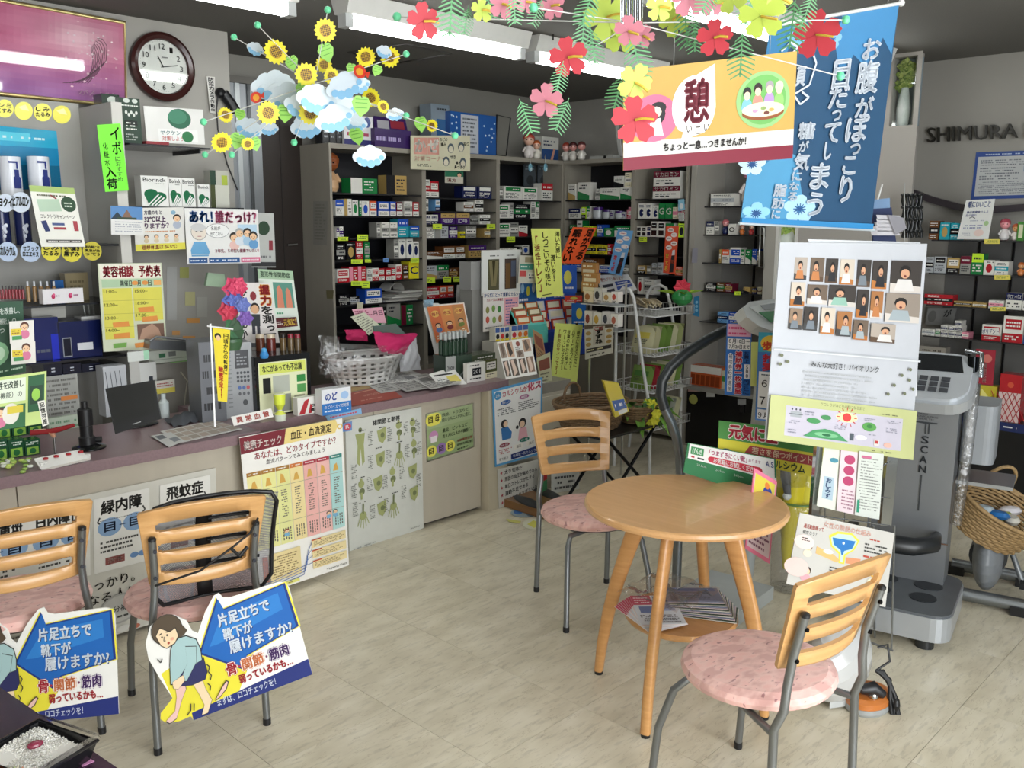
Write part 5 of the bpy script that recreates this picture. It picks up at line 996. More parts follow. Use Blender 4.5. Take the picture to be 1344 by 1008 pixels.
g=G();[g.cyl(PY(4.27)(x,414),PY(4.27)(x-3,397),.008,'ffffff',10)for x in(112,118,124)];g.build('clear_tubes','glass',label='three clear tubes standing in the white tester base',cat='tube')
sbox('storage_bin','deep blue glossy storage bins under the cosmetics shelf',36,80,417,470,4.22,.2,'161f5e',lambda c:(c.rect(.75,.4,1,1,'2030c0'),c.rows(.3,.7,.7,.85,1,'5a6070')),z0=z_s2+.001)
sbox('storage_bin','navy glossy storage bin with white label, right of the blue bin',81,135,421,470,4.20,.2,'101a4c',lambda c:(c.rect(.05,.42,.26,.95,'90949c'),c.rect(.07,.45,.24,.92,'0c1024'),c.rect(.40,.60,.78,.80,'d8dade')),z0=z_s2+.001)
for i in range(4):sbox('drawer_unit', f'small navy drawer with white handle slot, {ORD[i]} from left below the bins',58+i*25,82+i*25,477,490,4.20,.15,'15182c',lambda c:(c.rect(.4,.35,.6,.45,'c8ccd4'),c.rect(.4,.6,.6,.7,'c8ccd4')),grp='navy drawers under the bins',z0=PY(4.20)(100,490).z,cat='drawer')
g=G();g.bb(xp+.047,2.55,4.19,YCL-.001,0,PY(4.20)(100,490).z-.001,'9c9890');g.build('back_desk','panel',label='grey back desk cabinet along the clock wall behind the counter',cat='cabinet');ZD=PY(4.20)(100,490).z
sbox('paper_stack','crumpled papers in a wire file on the back desk',138,168,480,525,4.1,.08,'c4c6ca',lambda c:[c.line([(x,.1),(x+.15,.95)],.003,'50545c')for x in(.1,.3,.5,.7)],z0=ZC+.0,mt='paper',cat='paper')
sbox('paper_sheet','grey memo sheets hanging below the back desk edge, left of the black scope',62,106,492,548,4.185,.003,'a8a8a2',lambda c:(tx(c,8),c.rect(.45,.5,.95,.6,'e08840')),mt='paper',cat='paper')
sbox('clear_packets','clear packets with green print below the memo sheets',66,110,546,580,4.0,.02,'b8c4b0',lambda c:c.rows(.05,.1,.95,.9,4,'6a9070',cw=.05),mt='paper',cat='packet')
ysh=4.22
for k,(x0,x1,yb)in enumerate(((170,276,191),(182,320,272))):
 pl=PY(ysh);z=pl((x0+x1)/2,yb).z;e2=empty('wall_shelf',(pl((x0+x1)/2,yb).x,ysh,z),label=('upper dark glass shelf beside the partition holding the green card','lower dark glass shelf holding the green heart boxes')[k],cat='shelf');g=G();g.bb(pl(x0,yb).x,pl(x1,yb).x,ysh,YCL-.002,z-.008,z,'26262a');kid(g,'board',e2,'gloss')
 g=G();g.bb(pl(x1,yb).x-.02,pl(x1,yb).x-.01,4.3,YCL-.002,z-.022,z-.0085,'3c3c3e');kid(g,'bracket',e2,'metal')
zA,zB=PY(ysh)(223,191).z,PY(ysh)(250,272).z
sbox('medicine_box','tall dark green carton with white print at the partition top',160,187,129,190,ysh+.02,.09,'2c4234',lambda c:(c.ell(.35,.06,.16,.05,'c8d0c8'),c.ell(.75,.06,.14,.05,'c8d0c8'),c.rows(.1,.14,.9,.2,1,'e0e4dc',cw=.1),[c.ell(.3+.12*i,.32+.05*(i%2),.06,.04,'d8dcd4')for i in range(5)],c.rect(.2,.5,.8,.6,'14201a'),c.rows(.25,.52,.75,.72,3,'e8e8e0',cw=.1),c.rows(.2,.78,.8,.95,3,'a8b0a8',cw=.08)),z0=zA+.001)
sbox('medicine_box','second dark green carton half hidden behind the partition',136,159,124,165,ysh+.06,.09,'26382e',lambda c:(c.ell(.6,.12,.3,.08,'c8d0c8')),z0=zA+.001)
sbox('toy_box','thin red box lying on the upper glass shelf',192,222,186,190,ysh-.005,.04,'8a2c34',z0=zA+.001)
board('germ_card','white card with green round ball and ヤクケン lettering on the upper shelf','sign',PY(ysh+.005),[(188,139),(266,144),(269,190),(193,187)],'e6e5e2',lambda c:(c.ell(.58,.30,.20,.28,'2f6a50',20),c.ell(.55,.25,.16,.2,'45866a',16),c.rect(.20,.60,.88,.95,'f0f0ee'),c.text('ヤクケン',.24,.64,.58,.76,'4a7a78',.02),c.text('対策しよう',.26,.80,.62,.93,'d8706a',.02),c.ell(.70,.80,.10,.16,'2f7a4c',14)),.002)
def d_bior(c):
 c.text('Biorinck',.08,.06,.92,.19,'26302c',.02);c.rows(.5,.22,.9,.28,1,'80847c',cw=.06)
 c.ell(.35,.60,.27,.17,'1f6a44',16);c.ell(.66,.68,.26,.16,'1f6a44',16);c.poly([(.12,.68),(.9,.76),(.55,.97),(.25,.97)],'1f6a44')
 for k in range(4):c.line([(.20+k*.13,.97),(.62+k*.1,.60+k*.05)],.006,'e4e6e2')
for i,(x0,x1,yt)in enumerate(((187,222,231),(223,239.5,233),(240,257,234),(260,276,242))):sbox('medicine_box',('large white box with green striped heart on the lower glass shelf','small green heart box directly right of the large one','third green heart box from the left on the glass shelf','shortest green heart box at the right of the row')[i],x0,x1,yt,271,ysh+.005,.07,'e8e8e4',d_bior,'green heart boxes',z0=zB+.001)
sbox('medicine_box','olive and white small carton behind the shortest heart box',277,301,243,262,ysh+.08,.06,'c8c8bc',lambda c:c.rect(0,0,.25,1,'4a5030'),z0=zB+.001)
sbox('medicine_box','dark glass jar box with green label near the door jamb',276,301,224,243,ysh+.10,.06,'b8b8ac',lambda c:(c.rect(0,0,.3,1,'2c4434'),c.rect(.6,.2,.9,.8,'a8b848')),z0=zB+.07)
board('wall_calendar','small white calendar with blue mountain photo taped at the partition edge','calendar',PY(yf-.025),[(145,270),(187,272),(188,309),(146,308)],'e6e5e2',lambda c:(c.rect(0,0,1,.46,'5a8ac0'),c.poly([(0,.46),(.2,.2),(.4,.46)],'2a3a48'),c.poly([(.3,.46),(.5,.1),(.7,.46)],'8a6a58'),c.rect(.2,.38,.8,.46,'3a4a3a'),[c.rows(.12,.52+i*.08,.95,.58+i*.08,1,'a0a4b0',cw=.04,rag=0)for i in range(5)]),.002)
pc_=PY(4.214)
board('temperature_poster','white poster with purple headline and yellow band behind the calendar','poster',pc_,[(175,273),(241,272),(243,327),(178,330)],'e6e4de',lambda c:(c.text('方歯のもと',.2,.06,.55,.16,'3a2c50',.03),c.text('32℃以上',.2,.20,.62,.34,'5a3060',.05),c.text('りますか？',.2,.36,.68,.48,'5a3060',.05),c.face(.85,.26,.07,'2a2420',1.1,body='b0b8c8'),c.ell(.78,.12,.05,.05,'88b0c8'),c.rows(.2,.53,.95,.58,1,'d08840',cw=.03),[c.face(.22+i*.2,.68,.04,'3a2c24',1.1,body='d8c8a8')for i in range(4)],c.rect(0,.84,1,1,'e6dc54'),c.text('理想体温は 36.5℃',.12,.87,.82,.97,'b8384c',.03)),.002)
board('memory_poster','white poster headed あれ！誰だっけ？ with an old man in blue, hanging centre left','poster',PY(4.205),[(242,273),(338,275),(342,345),(246,347)],'ecebe8',lambda c:(c.text('あれ！',.06,.05,.36,.25,'2c6ab8',.03,'f2f6fa',.05),c.text('誰だっけ？',.40,.04,.97,.26,'e87a9c',.03,'fbe8ee',.05),c.ell(.17,.42,.105,.15,'3a3a3c',18),c.ell(.17,.42,.10,.143,'e8ddd0',18),c.ell(.165,.34,.10,.07,'d0d0d0',14),c.poly([(.05,.75),(.10,.60),(.25,.60),(.30,.78),(.28,.86),(.06,.86)],'6aa8d4'),c.line([(.12,.42),(.15,.41)],.004,'303030'),c.line([(.19,.41),(.22,.42)],.004,'303030'),c.line([(.15,.50),(.20,.50)],.003,'a05050'),c.ell(.42,.40,.16,.13,'6a6a6c',20),c.ell(.42,.40,.155,.123,'f4f4f2',20),c.text('名前が',.33,.32,.46,.39,'3a3a3c',.01),c.text('出てこない…',.32,.42,.52,.49,'3a3a3c',.01),c.rect(.70,.28,.97,.66,'bcd8ec'),[c.face(x,y,.055,h_,1.35,body=b)for x,y,h_,b in((.64,.52,'2a2422','e8c0b8'),(.72,.44,'b0b0b0','d8e0e8'),(.83,.44,'2a2422','a8c8e0'),(.91,.50,'2a2422','6aa0d0'))],c.rect(.06,.82,.97,.83,'e8e8e6'),c.text('３年先、５年先も健康でいたい！',.37,.73,.98,.80,'d05a7c',.02),c.rect(.02,.89,.26,.98,'2c5a94'),c.rect(.28,.89,.70,.98,'2c5a94'),c.rect(.72,.89,.99,.98,'d8688c'),c.rows(.04,.91,.24,.96,1,'e8eef4',cw=.02,rag=0),c.rows(.30,.91,.68,.96,1,'e8eef4',cw=.02,rag=0),c.rows(.74,.91,.97,.96,1,'f8e8ee',cw=.02,rag=0)),.002)
board('campaign_leaflet','grey hanging leaflet with dark green disc, right of the memory poster','leaflet',PY(4.21),[(336,279),(359,280),(362,351),(330,351)],'b8bab6',lambda c:(c.ell(.45,.28,.32,.13,'24402c'),c.rect(.72,.50,.9,.68,'8a2c38'),c.rect(0,.90,1,.98,'3a3a3c'),c.rows(.1,.76,.9,.85,1,'6a6a6c',cw=.08)),.001)
board('joint_poster','pale green finger joint poster 変形性指関節症 with two pink fingers','poster',PY(4.0),[(338,353),(384,356),(394,433),(346,435)],'dfe8dc',lambda c:(c.rect(0,0,1,.15,'a8c4a4'),c.text('変形性指関節症',.06,.03,.9,.12,'2c4a38',.02),c.rect(.38,.20,.93,.62,'5a9484'),c.poly([(.45,.62),(.47,.30),(.55,.24),(.62,.32),(.64,.62)],'d8886c'),c.poly([(.70,.62),(.72,.34),(.78,.28),(.85,.34),(.88,.62)],'d8886c'),c.rows(.4,.68,.6,.74,1,'4a9a6a',cw=.05)),.002)
board('notice','dark red strip notice 元気に！ at the foot of the joint poster','notice',PY(3.97),[(361,418),(389,416),(391,428),(362,431)],'5a1c20',lambda c:(c.text('元気に！',.38,.15,.95,.85,'e8c850',.03),c.rows(.05,.3,.33,.7,2,'e8e0d8',cw=.06)),.002)
board('grip_notice','white handwritten notice about measuring grip strength with small boy drawing','notice',PY(3.93),[(314,371),(354,371),(367,450),(312,450)],'e6e0dc',lambda c:(c.vtext('握力',.62,.03,.96,.38,'b02c2c',.04,'e8b048'),c.vtext('を測って',.62,.38,.95,.98,'26241f',.03),c.vtext('みませんか',.02,.05,.24,.95,'26241f',.03),c.ell(.42,.22,.10,.08,'8a2c34',8),c.ell(.45,.42,.13,.09,'2a2420'),c.ell(.45,.44,.11,.075,'e0b088'),c.poly([(.32,.52),(.58,.52),(.56,.72),(.34,.72)],'34383c'),c.rect(.35,.72,.43,.86,'3a3a44'),c.rect(.47,.72,.55,.86,'3a3a44')),.002)
board('beauty_timetable','pale yellow beauty appointment timetable with orange notes, hung before the partition','notice',PY(yf-.03),[(128,346),(212,345),(219,457),(136,462)],'d6dcc0',lambda c:(c.rect(.02,.01,.98,.17,'ece8d8'),c.text('美容相談',.07,.03,.54,.155,'b02838',.04),c.text('予約表',.62,.03,.97,.155,'b02838',.04),c.rect(.04,.18,.98,.27,'b4d0ac'),c.text('開催日',.32,.195,.50,.26,'26302a',.02),c.ell(.55,.225,.05,.025,'e89a4c'),c.text('月',.59,.195,.64,.26,'26302a',.02),c.ell(.71,.225,.05,.025,'e89a4c'),c.text('日',.76,.195,.81,.26,'26302a',.02),c.rect(.85,.195,.97,.255,'ecb068'),c.rect(.04,.28,.49,.86,'e2da5a'),c.rect(.51,.28,.97,.66,'e2da5a'),[c.rect(.04,y,.97,y+.003,'a8a040')for y in(.42,.57,.72)],[c.text(t,x,y,x+.2,y+.035,'4a4430',.01)for t,x,y in(('11:00~',.06,.30),('12:00~',.06,.45),('13:00~',.06,.60),('14:00~',.06,.74),('15:00~',.54,.30),('16:00~',.54,.44),('17:00~',.54,.58))],c.rect(.54,.70,.97,.88,'7a5a4a'),c.poly([(.56,.88),(.62,.76),(.78,.70),(.88,.76),(.93,.88)],'b8927a'),[c.poly([(x,y),(x+.25,y-.01),(x+.26,y+.05),(x+.01,y+.055)],'e89644')for x,y in((.16,.67),(.16,.80),(.57,.51),(.62,.62),(.48,.92),(.78,.91))],c.poly([(.15,.91),(.36,.905),(.35,.96),(.15,.965)],'7ab050')),.003)
for i,(x0,y0,x1,y1,c)in enumerate(((236,351,248,365,'a8aa60'),(243,383,256,401,'c4c08c'),(245,418,262,424,'d89a50'),(226,434,236,440,'d8a060'),(240,441,256,446,'d89a50'),(219,350,232,420,'b4b4b0'),(258,390,272,416,'b4b4ac'))):
 board('sticky_note',('olive memo high on the desk wall','pale yellow memo in the middle of desk wall','upper orange memo strip on the desk wall','small orange memo near the timetable edge','lower orange memo strip on the desk wall','tall grey paper sheet pinned beside the timetable','grey memo beside the artificial flowers')[i],'note',PY(YCL-.003),rq(x0,y0,x1,y1),c,None,.001)
sbox('binder','long white file box with barcode on the back desk',196,264,458,488,4.22,.1,'d4d8cc',lambda c:(c.rect(.20,.25,.32,.6,'4a7a5a'),c.rect(.38,.18,.52,.55,'8a8c88'),c.rect(0,.7,1,.76,'b0b4a8')),z0=ZD+.001)
sbox('paper_sheet','fresh green paper lying before the white file box',226,264,482,488,4.195,.02,'9ad878',z0=ZD+.0005)
sbox('paper_sheet','white and mint memo cards hung under the timetable',168,196,461,474,3.98,.002,'d8dcd6',lambda c:c.rect(.75,0,1,.9,'a8d8b8'))
sbox('card_box','white small boxes stacked left of the file box',180,206,476,498,4.15,.04,'dcdcd8',lambda c:c.rect(.6,.3,.8,.9,'40444c'),z0=ZC)
sbox('label_card','white price card with yellow and red print below the desk edge',204,230,499,516,4.10,.002,'dcd8cc',lambda c:(c.rect(0,.6,1,1,'e0d060'),c.rows(.1,.15,.9,.5,2,'b05050',cw=.08)))
g=G();p=top(216,548);g.lathe([(.022,0),(.022,.07),(.010,.085),(.010,.11)],p,'c4ccca',14);g.build('spray_bottle','plastic',label='small white translucent bottle right of the monitor',cat='bottle')
g=G();p=top(258,541);g.lathe([(.034,0),(.036,.022),(.034,.03),(.001,.03)],p,'d0d4d4',20);g.build('tub','plastic',label='round white tub beside the dark grey cloth',cat='tub')
g=G();pl=PY(4.17);g.tube([pl(237,488),pl(246,500),pl(243,520),pl(241,542)],.003,'d8d4c4',6);g.build('cord','plastic',label='thin white cord hanging down from the back desk',cat='cord')
g=G();pl=PY(4.05);g.tube([pl(196,448),pl(205,442),pl(258,447),pl(264,470)],.006,'8a8c90',8);g.prism([pl(198,446),pl(258,449),pl(262,462),pl(196,458)],(0,.1,0),'85888c');g.build('laptop_stand','metal',label='grey metal tray edge over the white file box',cat='tray')
board('headset_bag','pale green fabric pouch hanging above the artificial flowers','bag',PY(4.25),[(273,358),(295,360),(296,378),(270,375)],'a0b89c',None,.02)
e=empty('flower_arrangement',tuple(PD(3.2)(300,450)),label='artificial pink, red and blue flowers with dark green leaves on the instrument',cat='flowers');pf=PD(3.15)
def petal_disc(g,P,r,c,n=6,nn=None):
 v=(EYE-P).normalized();a=v.cross(UPZ).normalized();b=a.cross(v)
 for k in range(n):t=2*math.pi*k/n;d_=a*math.cos(t)+b*math.sin(t);s_=a*math.cos(t+1.57)+b*math.sin(t+1.57);g.add([P,P+d_*r*.6+s_*r*.4+v*r*.25,P+d_*r+v*r*.1,P+d_*r*.6-s_*r*.4+v*r*.25],[(0,1,2,3)],c,False)
for px_,py_,r,c in((308,379,.045,'c83a60'),(313,374,.03,'d85070'),(300,408,.04,'c03850'),(306,394,.04,'5a6ab4'),(318,400,.03,'6a78b8'),(322,418,.03,'7a5aa8')):g=G();petal_disc(g,pf(px_,py_),r,c);petal_disc(g,pf(px_,py_)+ray(px_,py_)*-.01,r*.6,c,5);kid(g,'blossom',e,'paper')
g=G()
for k in range(16):a=pf(303+rn.uniform(-6,8),448);b=pf(303+rn.uniform(-18,18),410+rn.uniform(0,25));m_=(a+b)/2;s_=(b-a).cross(ray(300,430)).normalized()*.018;g.add([a,m_+s_,b,m_-s_],[(0,1,2,3)],rn.choice(('1f5a30','2c6a38','2a4c2c')))
kid(g,'leaves',e,'paper',kind='stuff');g=G();p=pf(303,448);g.lathe([(.03,-.03),(.04,.0),(.038,.01)],p,'3a5a3c',12);kid(g,'pot',e,'plastic')
pl=PV(20,440,3.05,25)
def d_act(c):c.text('活動性を改善し、',.02,.08,.9,.17,'e0e8e0',.02);c.text('「認知機能」の',.02,.22,.8,.30,'e0e8e0',.01);c.text('役立つ',.02,.34,.5,.42,'e0e8e0',.02);c.ell(.3,.68,.3,.16,'8ac090');c.ell(.3,.68,.2,.1,'c8e8c8');c.rows(.02,.9,.98,.95,1,'b8d0b8',cw=.04)
board('product_sign','dark green back card reading 活動性を改善し at the far left of the counter','sign',pl,[(-20,397),(30,395),(34,488),(-20,500)],'1c4a30',d_act,.004)
board('product_sign','yellow green product sign with woman picture standing on the far left counter','sign',PV(30,520,2.85,22,6),[(-20,498),(61,487),(60,555),(-20,568)],'c8dc88',lambda c:(c.rect(.02,.06,.66,.50,'e4ecd8'),c.text('活動性を改善し',.04,.10,.62,.24,'2a402c',.02),c.text('（認知機能）の',.04,.30,.60,.42,'2a402c',.01),c.rect(.70,.05,.97,.75,'1c5a34'),c.rect(.73,.25,.94,.6,'0f3c22'),c.ell(.83,.42,.07,.12,'9ad050'),c.rect(0,.56,.66,1,'2a6a3c'),c.face(.25,.68,.08,'4a2c20',1.1,body='d87a9c'),c.ell(.42,.72,.14,.2,'e8e4d8'),c.rect(.36,.58,.62,.72,'e0cc40')),.004)
for i,(x,y)in enumerate(((28,436),(30,464))):
 board('cutout_card',('upper','lower')[i]+' die-cut card of a woman in pink holding a yellow label','card',PV(30,450,2.98,20),[(x-16,y-14),(x+16,y-16),(x+17,y+12),(x-15,y+15)],'e8e4dc',lambda c:(c.face(.62,.28,.16,'5a3020',1.1,body='d87a9c'),c.rect(.05,.35,.48,.65,'e6cc3c'),c.rect(.1,.68,.5,.85,'4a9a58'),c.rows(.1,.4,.45,.6,2,'8a5a20',cw=.06)),.002,'die-cut woman cards')
k=0
for row_,(yb,yt,xs,Y_)in enumerate(((604,577,(-8,12,33,54),2.62),(576,552,(-4,16,37,57),2.75))):
 for i in range(3):
  z_=ZC+.001+row_*.062;x0,x1=xs[i]+.5,xs[i+1]-.5
  pbox('medicine_box',f"dark green and lime box, {('front lower', 'rear upper')[row_]} row, {ORD[i]} from the left edge",'box',x0,x1,yt,(yb-row_*.0-x0*.16,yb-x1*.16),.05,'1a4a2e',z=z_ if row_==0 else ZC+.06,draw=lambda c:(c.rows(.1,.1,.9,.35,2,'d0e0d0',cw=.1),c.rect(.12,.48,.88,.95,'8ab848'),c.ell(.5,.72,.22,.18,'2a6a38')),grp='green supplement boxes');k+=1
board('vertical_tag','narrow white vertical tag reading 記憶 beside the green boxes','sign',PV(55,540,2.75,15),[(49,527),(59,525),(64,557),(56,560)],'e4e2d8',lambda c:c.vtext('記憶対策',.15,.04,.85,.96,'2a2a26',.03),.001)
g=G();rn=random.Random(4)
for i in range(26):p=top(2+rn.random()*38,606+rn.random()*16);g.ball(p+UPZ*(.006+rn.random()*.008),.012,rn.choice(('c8d870','e6e8dc','9ab85c','dfe0c8')),(1,.8,.5),6)
g.build('wrapped_sweets','gloss',label='loose green and white wrapped packets heaped at the counter edge, far left',cat='packets',kind='stuff')
# ================================================================ TOP OF THE SHELVING AND HANGING CARDS
def zt(px,py,Y):return PY(Y)(px,py).z
ZTOP=2.0855
def ytop(name,lab,x0,x1,yt,Y,dep,col,draw=None,cat='box',grp=None,z0=ZTOP):
 pl=PY(Y);A,B=pl(x0,195),pl(x1,195);z1=pl((x0+x1)/2,yt).z;g=G();g.bb(A.x,B.x,Y,Y+dep,z0,z1,col)
 q=[Vector((A.x,Y,z1)),Vector((B.x,Y,z1)),Vector((B.x,Y,z0)),Vector((A.x,Y,z0))];cv=CV(g,q,Vector((0,-1,0)),.0005,.0005);draw and draw(cv);return g.build(name,'gloss',None,lab,cat,grp)
for i in range(3):ytop('jar_box', f'black bottle carton on top of first bay, {ORD[i]} from left behind the cloud mobile',424+i*9,432+i*9,156,4.86,.08,'1c1e22',lambda c:(c.rect(.15,.1,.85,.3,'c8ccd0'),c.rows(.2,.45,.8,.8,2,'b0b4b8',cw=.1)),grp='black cartons on top of the first bay')
ytop('medicine_box','white carton with blue oval on top of the first bay',452,490,152,4.84,.12,'e0dfe2',lambda c:(c.ell(.8,.2,.12,.18,'28408c'),c.rows(.1,.5,.9,.75,1,'b04060'),c.rect(0,.8,1,1,'2c2c70')))
ytop('display_tray','purple open display tray with lozenge packs on top of the first bay',492,540,170,4.80,.2,'3c2462',lambda c:(c.rows(.05,.3,.95,.8,1,'b8a8d8',cw=.04)))
def d_tray(c):c.rect(.05,.05,.95,.95,'4a2c78');c.rect(.10,.15,.45,.5,'e0dce4');c.rect(.5,.12,.92,.45,'c04050');c.rows(.12,.55,.9,.85,2,'d8d0e0',cw=.06)
board('sloping_display','purple tray lining with white and red labels, sloping up behind','display',None,[PY(4.99)(490,152),PY(4.99)(532,157),PY(4.81)(538,188),PY(4.81)(492,183)],'4a2c78',d_tray,.002)
board('cold_corner_sign','cream card headed かぜ with small cartoon faces above the second bay','sign',PY(4.77),[(539,178),(617,178),(617,225),(539,222)],'ddd8ba',lambda c:(c.rect(.05,.06,.26,.55,'dc9c8c'),c.rect(.27,.06,.46,.55,'dc9c8c'),c.text('か',.07,.12,.24,.48,'f4ece0',.05),c.text('ぜ',.28,.12,.45,.48,'f4ece0',.05),c.text('対策コーナー',.06,.60,.58,.74,'dca894',.02),c.rows(.1,.82,.36,.92,2,'50503c',cw=.02),[(c.ell(x,y,.055,.14,'56646c',12),c.ell(x,y+.03,.04,.10,'e4dcc4',10))for x,y in((.66,.36),(.84,.32),(.58,.74),(.87,.76))],c.text('のどの',.47,.06,.6,.16,'33332a',.03),c.text('痛み',.49,.20,.58,.30,'33332a',.03),c.text('ねつ',.88,.18,.98,.28,'33332a',.03),c.text('せき',.65,.56,.74,.66,'33332a',.03),c.text('鼻水',.75,.72,.83,.82,'33332a',.03),c.text('鼻づまり',.72,.84,.90,.94,'33332a',.03)),.003)
board('small_card','green topped small card with lady portrait hanging under the cold sign','card',PY(4.79),[(584,225),(608,225),(608,241),(584,240)],'d8d0c0',lambda c:(c.rect(0,0,1,.45,'2a7a58'),c.face(.78,.3,.12,'2a2420',1.4),c.text('漢方',.1,.6,.6,.9,'8a3a2c',.03)),.001)
ytop('binder_box','grey and blue file boxes standing behind the cold sign',566,590,137,4.95,.12,'8a98a4',lambda c:(c.rect(.3,.3,1,1,'3a6a9c'),c.rows(.3,.05,.9,.15,1,'404448')))
e=empty('gift_box',tuple(PY(4.90)(622,198)),label='open blue polka dot box with a white printed sheet on top of the second bay',cat='box')
g=G();pl=PY(4.90);A,B=pl(591,198),pl(651,198);z1=pl(620,149).z;g.bb(A.x,B.x,4.90,4.98,ZTOP,z1,'2a5ea8');q=[Vector((A.x,4.9,z1)),Vector((B.x,4.9,z1)),Vector((B.x,4.9,ZTOP)),Vector((A.x,4.9,ZTOP))]
cv=CV(g,q,Vector((0,-1,0)));rn=random.Random(2)
for i in range(26):x,y=rn.choice((rn.uniform(.02,.14),rn.uniform(.68,.97))),rn.uniform(.04,.96);cv.ell(x,y,.018,.026,'b8d8f0' if i%3 else 'e0eef4',8)
cv.rect(.22,.05,.60,.96,'c8ccd4');cv.rows(.26,.10,.56,.85,8,'60646c',cw=.03);kid(g,'box_body',e,'gloss')
g=G();q=[PY(5.05)(652,151),PY(5.05)(670,155),PY(5.0)(664,205),PY(5.0)(651,203)];g.prism(q,(0,.01,0),'85837c');g.tube(q,.006,'1e1e20',6,closed=True);g.build('picture_frame','plastic',label='thin black framed sheet leaning behind the blue polka dot box',cat='frame')
board('leaning_board','thin white panel leaning at the right end above the right wall bay','panel',PX(5.70),[(807,160),(810,160),(817,205),(812,205)],'c8c8c4',None,.01)
ytop('medicine_box','white and blue leg stocking box between the two doll groups',711,733,180,4.93,.1,'d4d4cc',lambda c:(c.rect(0,.5,1,1,'2a5088'),c.poly([(.5,1),(.7,.45),(.8,.5),(.65,1)],'d8a088'),c.rows(.1,.12,.9,.4,2,'404860',cw=.08)))
ytop('medicine_box','grey narrow box behind the leg stocking box',702,710,181,5.0,.08,'8a8c8c')
def doll(name,lab,P,h,c_hair,c_body,c_face='e8b8a0',grp=None,cat='figurine',shoe='8a2c30'):
 """small standing doll: origin at its feet"""
 g=G();M=Matrix.Rotation(math.atan2(-P.x,P.y),4,'Z');e=empty(name,tuple(P),label=lab,cat=cat,group=grp)
 g=G();g.lathe([(.16*h,.03*h),(.20*h,.12*h),(.19*h,.30*h),(.12*h,.46*h),(.09*h,.50*h)],P,c_body,12)
 for s_ in(-1,1):g.tube([P+M.to_3x3()@Vector((s_*.13*h,0,.44*h)),P+M.to_3x3()@Vector((s_*.23*h,-.03*h,.26*h))],.045*h,c_body,8)
 kid(g,'body',e,'gloss')
 g=G()
 for s_ in(-1,1):g.ball(P+M.to_3x3()@Vector((s_*.09*h,-.03*h,.05*h)),.07*h,shoe,(1,1.2,.7),8)
 kid(g,'shoes',e,'gloss')
 g=G();g.ball(P+UPZ*.70*h,.21*h,c_face,(1,1,.95),14)
 for s_ in(-1,1):g.ball(P+UPZ*.70*h+M.to_3x3()@Vector((s_*.08*h,-.195*h,.01*h)),.025*h,'1a1a1a',n=6)
 kid(g,'head',e,'gloss')
 g=G();g.ball(P+UPZ*.76*h+M.to_3x3()@Vector((0,.035*h,0)),.225*h,c_hair,(1.02,1,.9),14);kid(g,'hair',e,'gloss');return e
for i,(px_,h_,hair,body,lab)in enumerate(((694,34,'c85848','e8e0dc','doll with pink cap, leftmost on top of the corner bay'),(704,26,'c86838','e8e4d8','shorter orange haired doll beside the stocking box'))):
 P=PY(4.86)(px_,206.5);P.z=ZTOP;doll('figurine',lab,P,h_/1190*4.86*1.42,hair,body,grp='dolls on top of the shelving')
for i,(px_,hair,lab)in enumerate(((743,'b04838','red haired doll, first of three above the right wall bay'),(752,'5a3030','dark pink haired doll, middle of three above the right wall bay'),(763,'6a3838','dark capped doll, third of three above the right wall bay'))):
 P=PX(5.65)(px_,208);P.z=ZTOP;doll('figurine',lab,P,24/1190*5.4*1.42,hair,'e0dcd4','e09a90',shoe='3a6a44',grp='dolls on top of the shelving')
for i in range(3):g=G();P=PX(5.62)(785+i*9,205);P.z=ZTOP;g.box(P+UPZ*(.012+0*i),(.09,.09,.024),'a8a8a4');g.build('clear_case','gloss',label= f'small pale clear case lying above the right wall bay, {ORD[i]} from left',cat='case',group='clear cases above the right wall bay')
for i,px_ in enumerate((696,716)):
 e=empty('hanging_ornament',tuple(PY(4.79)(px_,218)),label=('left','right')[i]+' pale blue round ornament hooked on the corner bay top',cat='ornament')
 g=G();g.ball(PY(4.78)(px_,220),.028,'7ab0c4',(.8,.3,1.15),12);g.ball(PY(4.775)(px_+1,222),.016,'c0dce4',(.8,.4,1),10);kid(g,'disc',e,'gloss')
 g=G();g.tube([PY(4.78)(px_,214),PY(4.78)(px_-1,206),PY(4.795)(px_,203)],.003,'c0c0bc',6);kid(g,'hook',e,'metal')
for i,px_ in enumerate((688,706)):board('blister_pack',('left','right')[i]+' clear blister card behind the blue ornaments in the corner bay','packet',PY(5.0),rq(px_,214,px_+15,246),'4a5258',lambda c:(c.ell(.5,.7,.3,.2,'2c3034'),c.rows(.1,.08,.9,.3,2,'8a98a0')),.01)
P=PY(4.83)(445,255);P.z=Z1[0]+.001;e=doll('plush_toy','brown plush bear half hidden at the top left of the first bay',P+Vector((-.02,.06,0)),.26,'8a4a28','c8a078','8a4a28',cat='plush',shoe='d8c0a0')
P=PX(xn+.02)(978,271);P.z=ZN[0]+.001;doll('plush_toy','pink pig-like plush in a white shirt on the top niche shelf',P+Vector((.08,0,0)),.34,'d88aa8','e4dcd8','e090ac',cat='plush',shoe='c87898')
for i,(px_,c_,b_)in enumerate(((972,'c86030','d87838'),(984,'d8c8b8','c84040'))):P=PX(xn+.03)(px_,308);P.z=ZN[1]+.001;doll('figurine',('tiny orange doll','tiny doll with red bib')[i]+' on the second niche shelf',P+Vector((.02,0,0)),.075,c_,b_,grp='tiny dolls on the niche shelf')
P=PX(xn+.02)(948,308);P.z=ZN[1]+.001;doll('figurine','pink headed toy beside the white box on the second niche shelf',P+Vector((.04,0,0)),.11,'d87a80','28305c','e8a0a0')
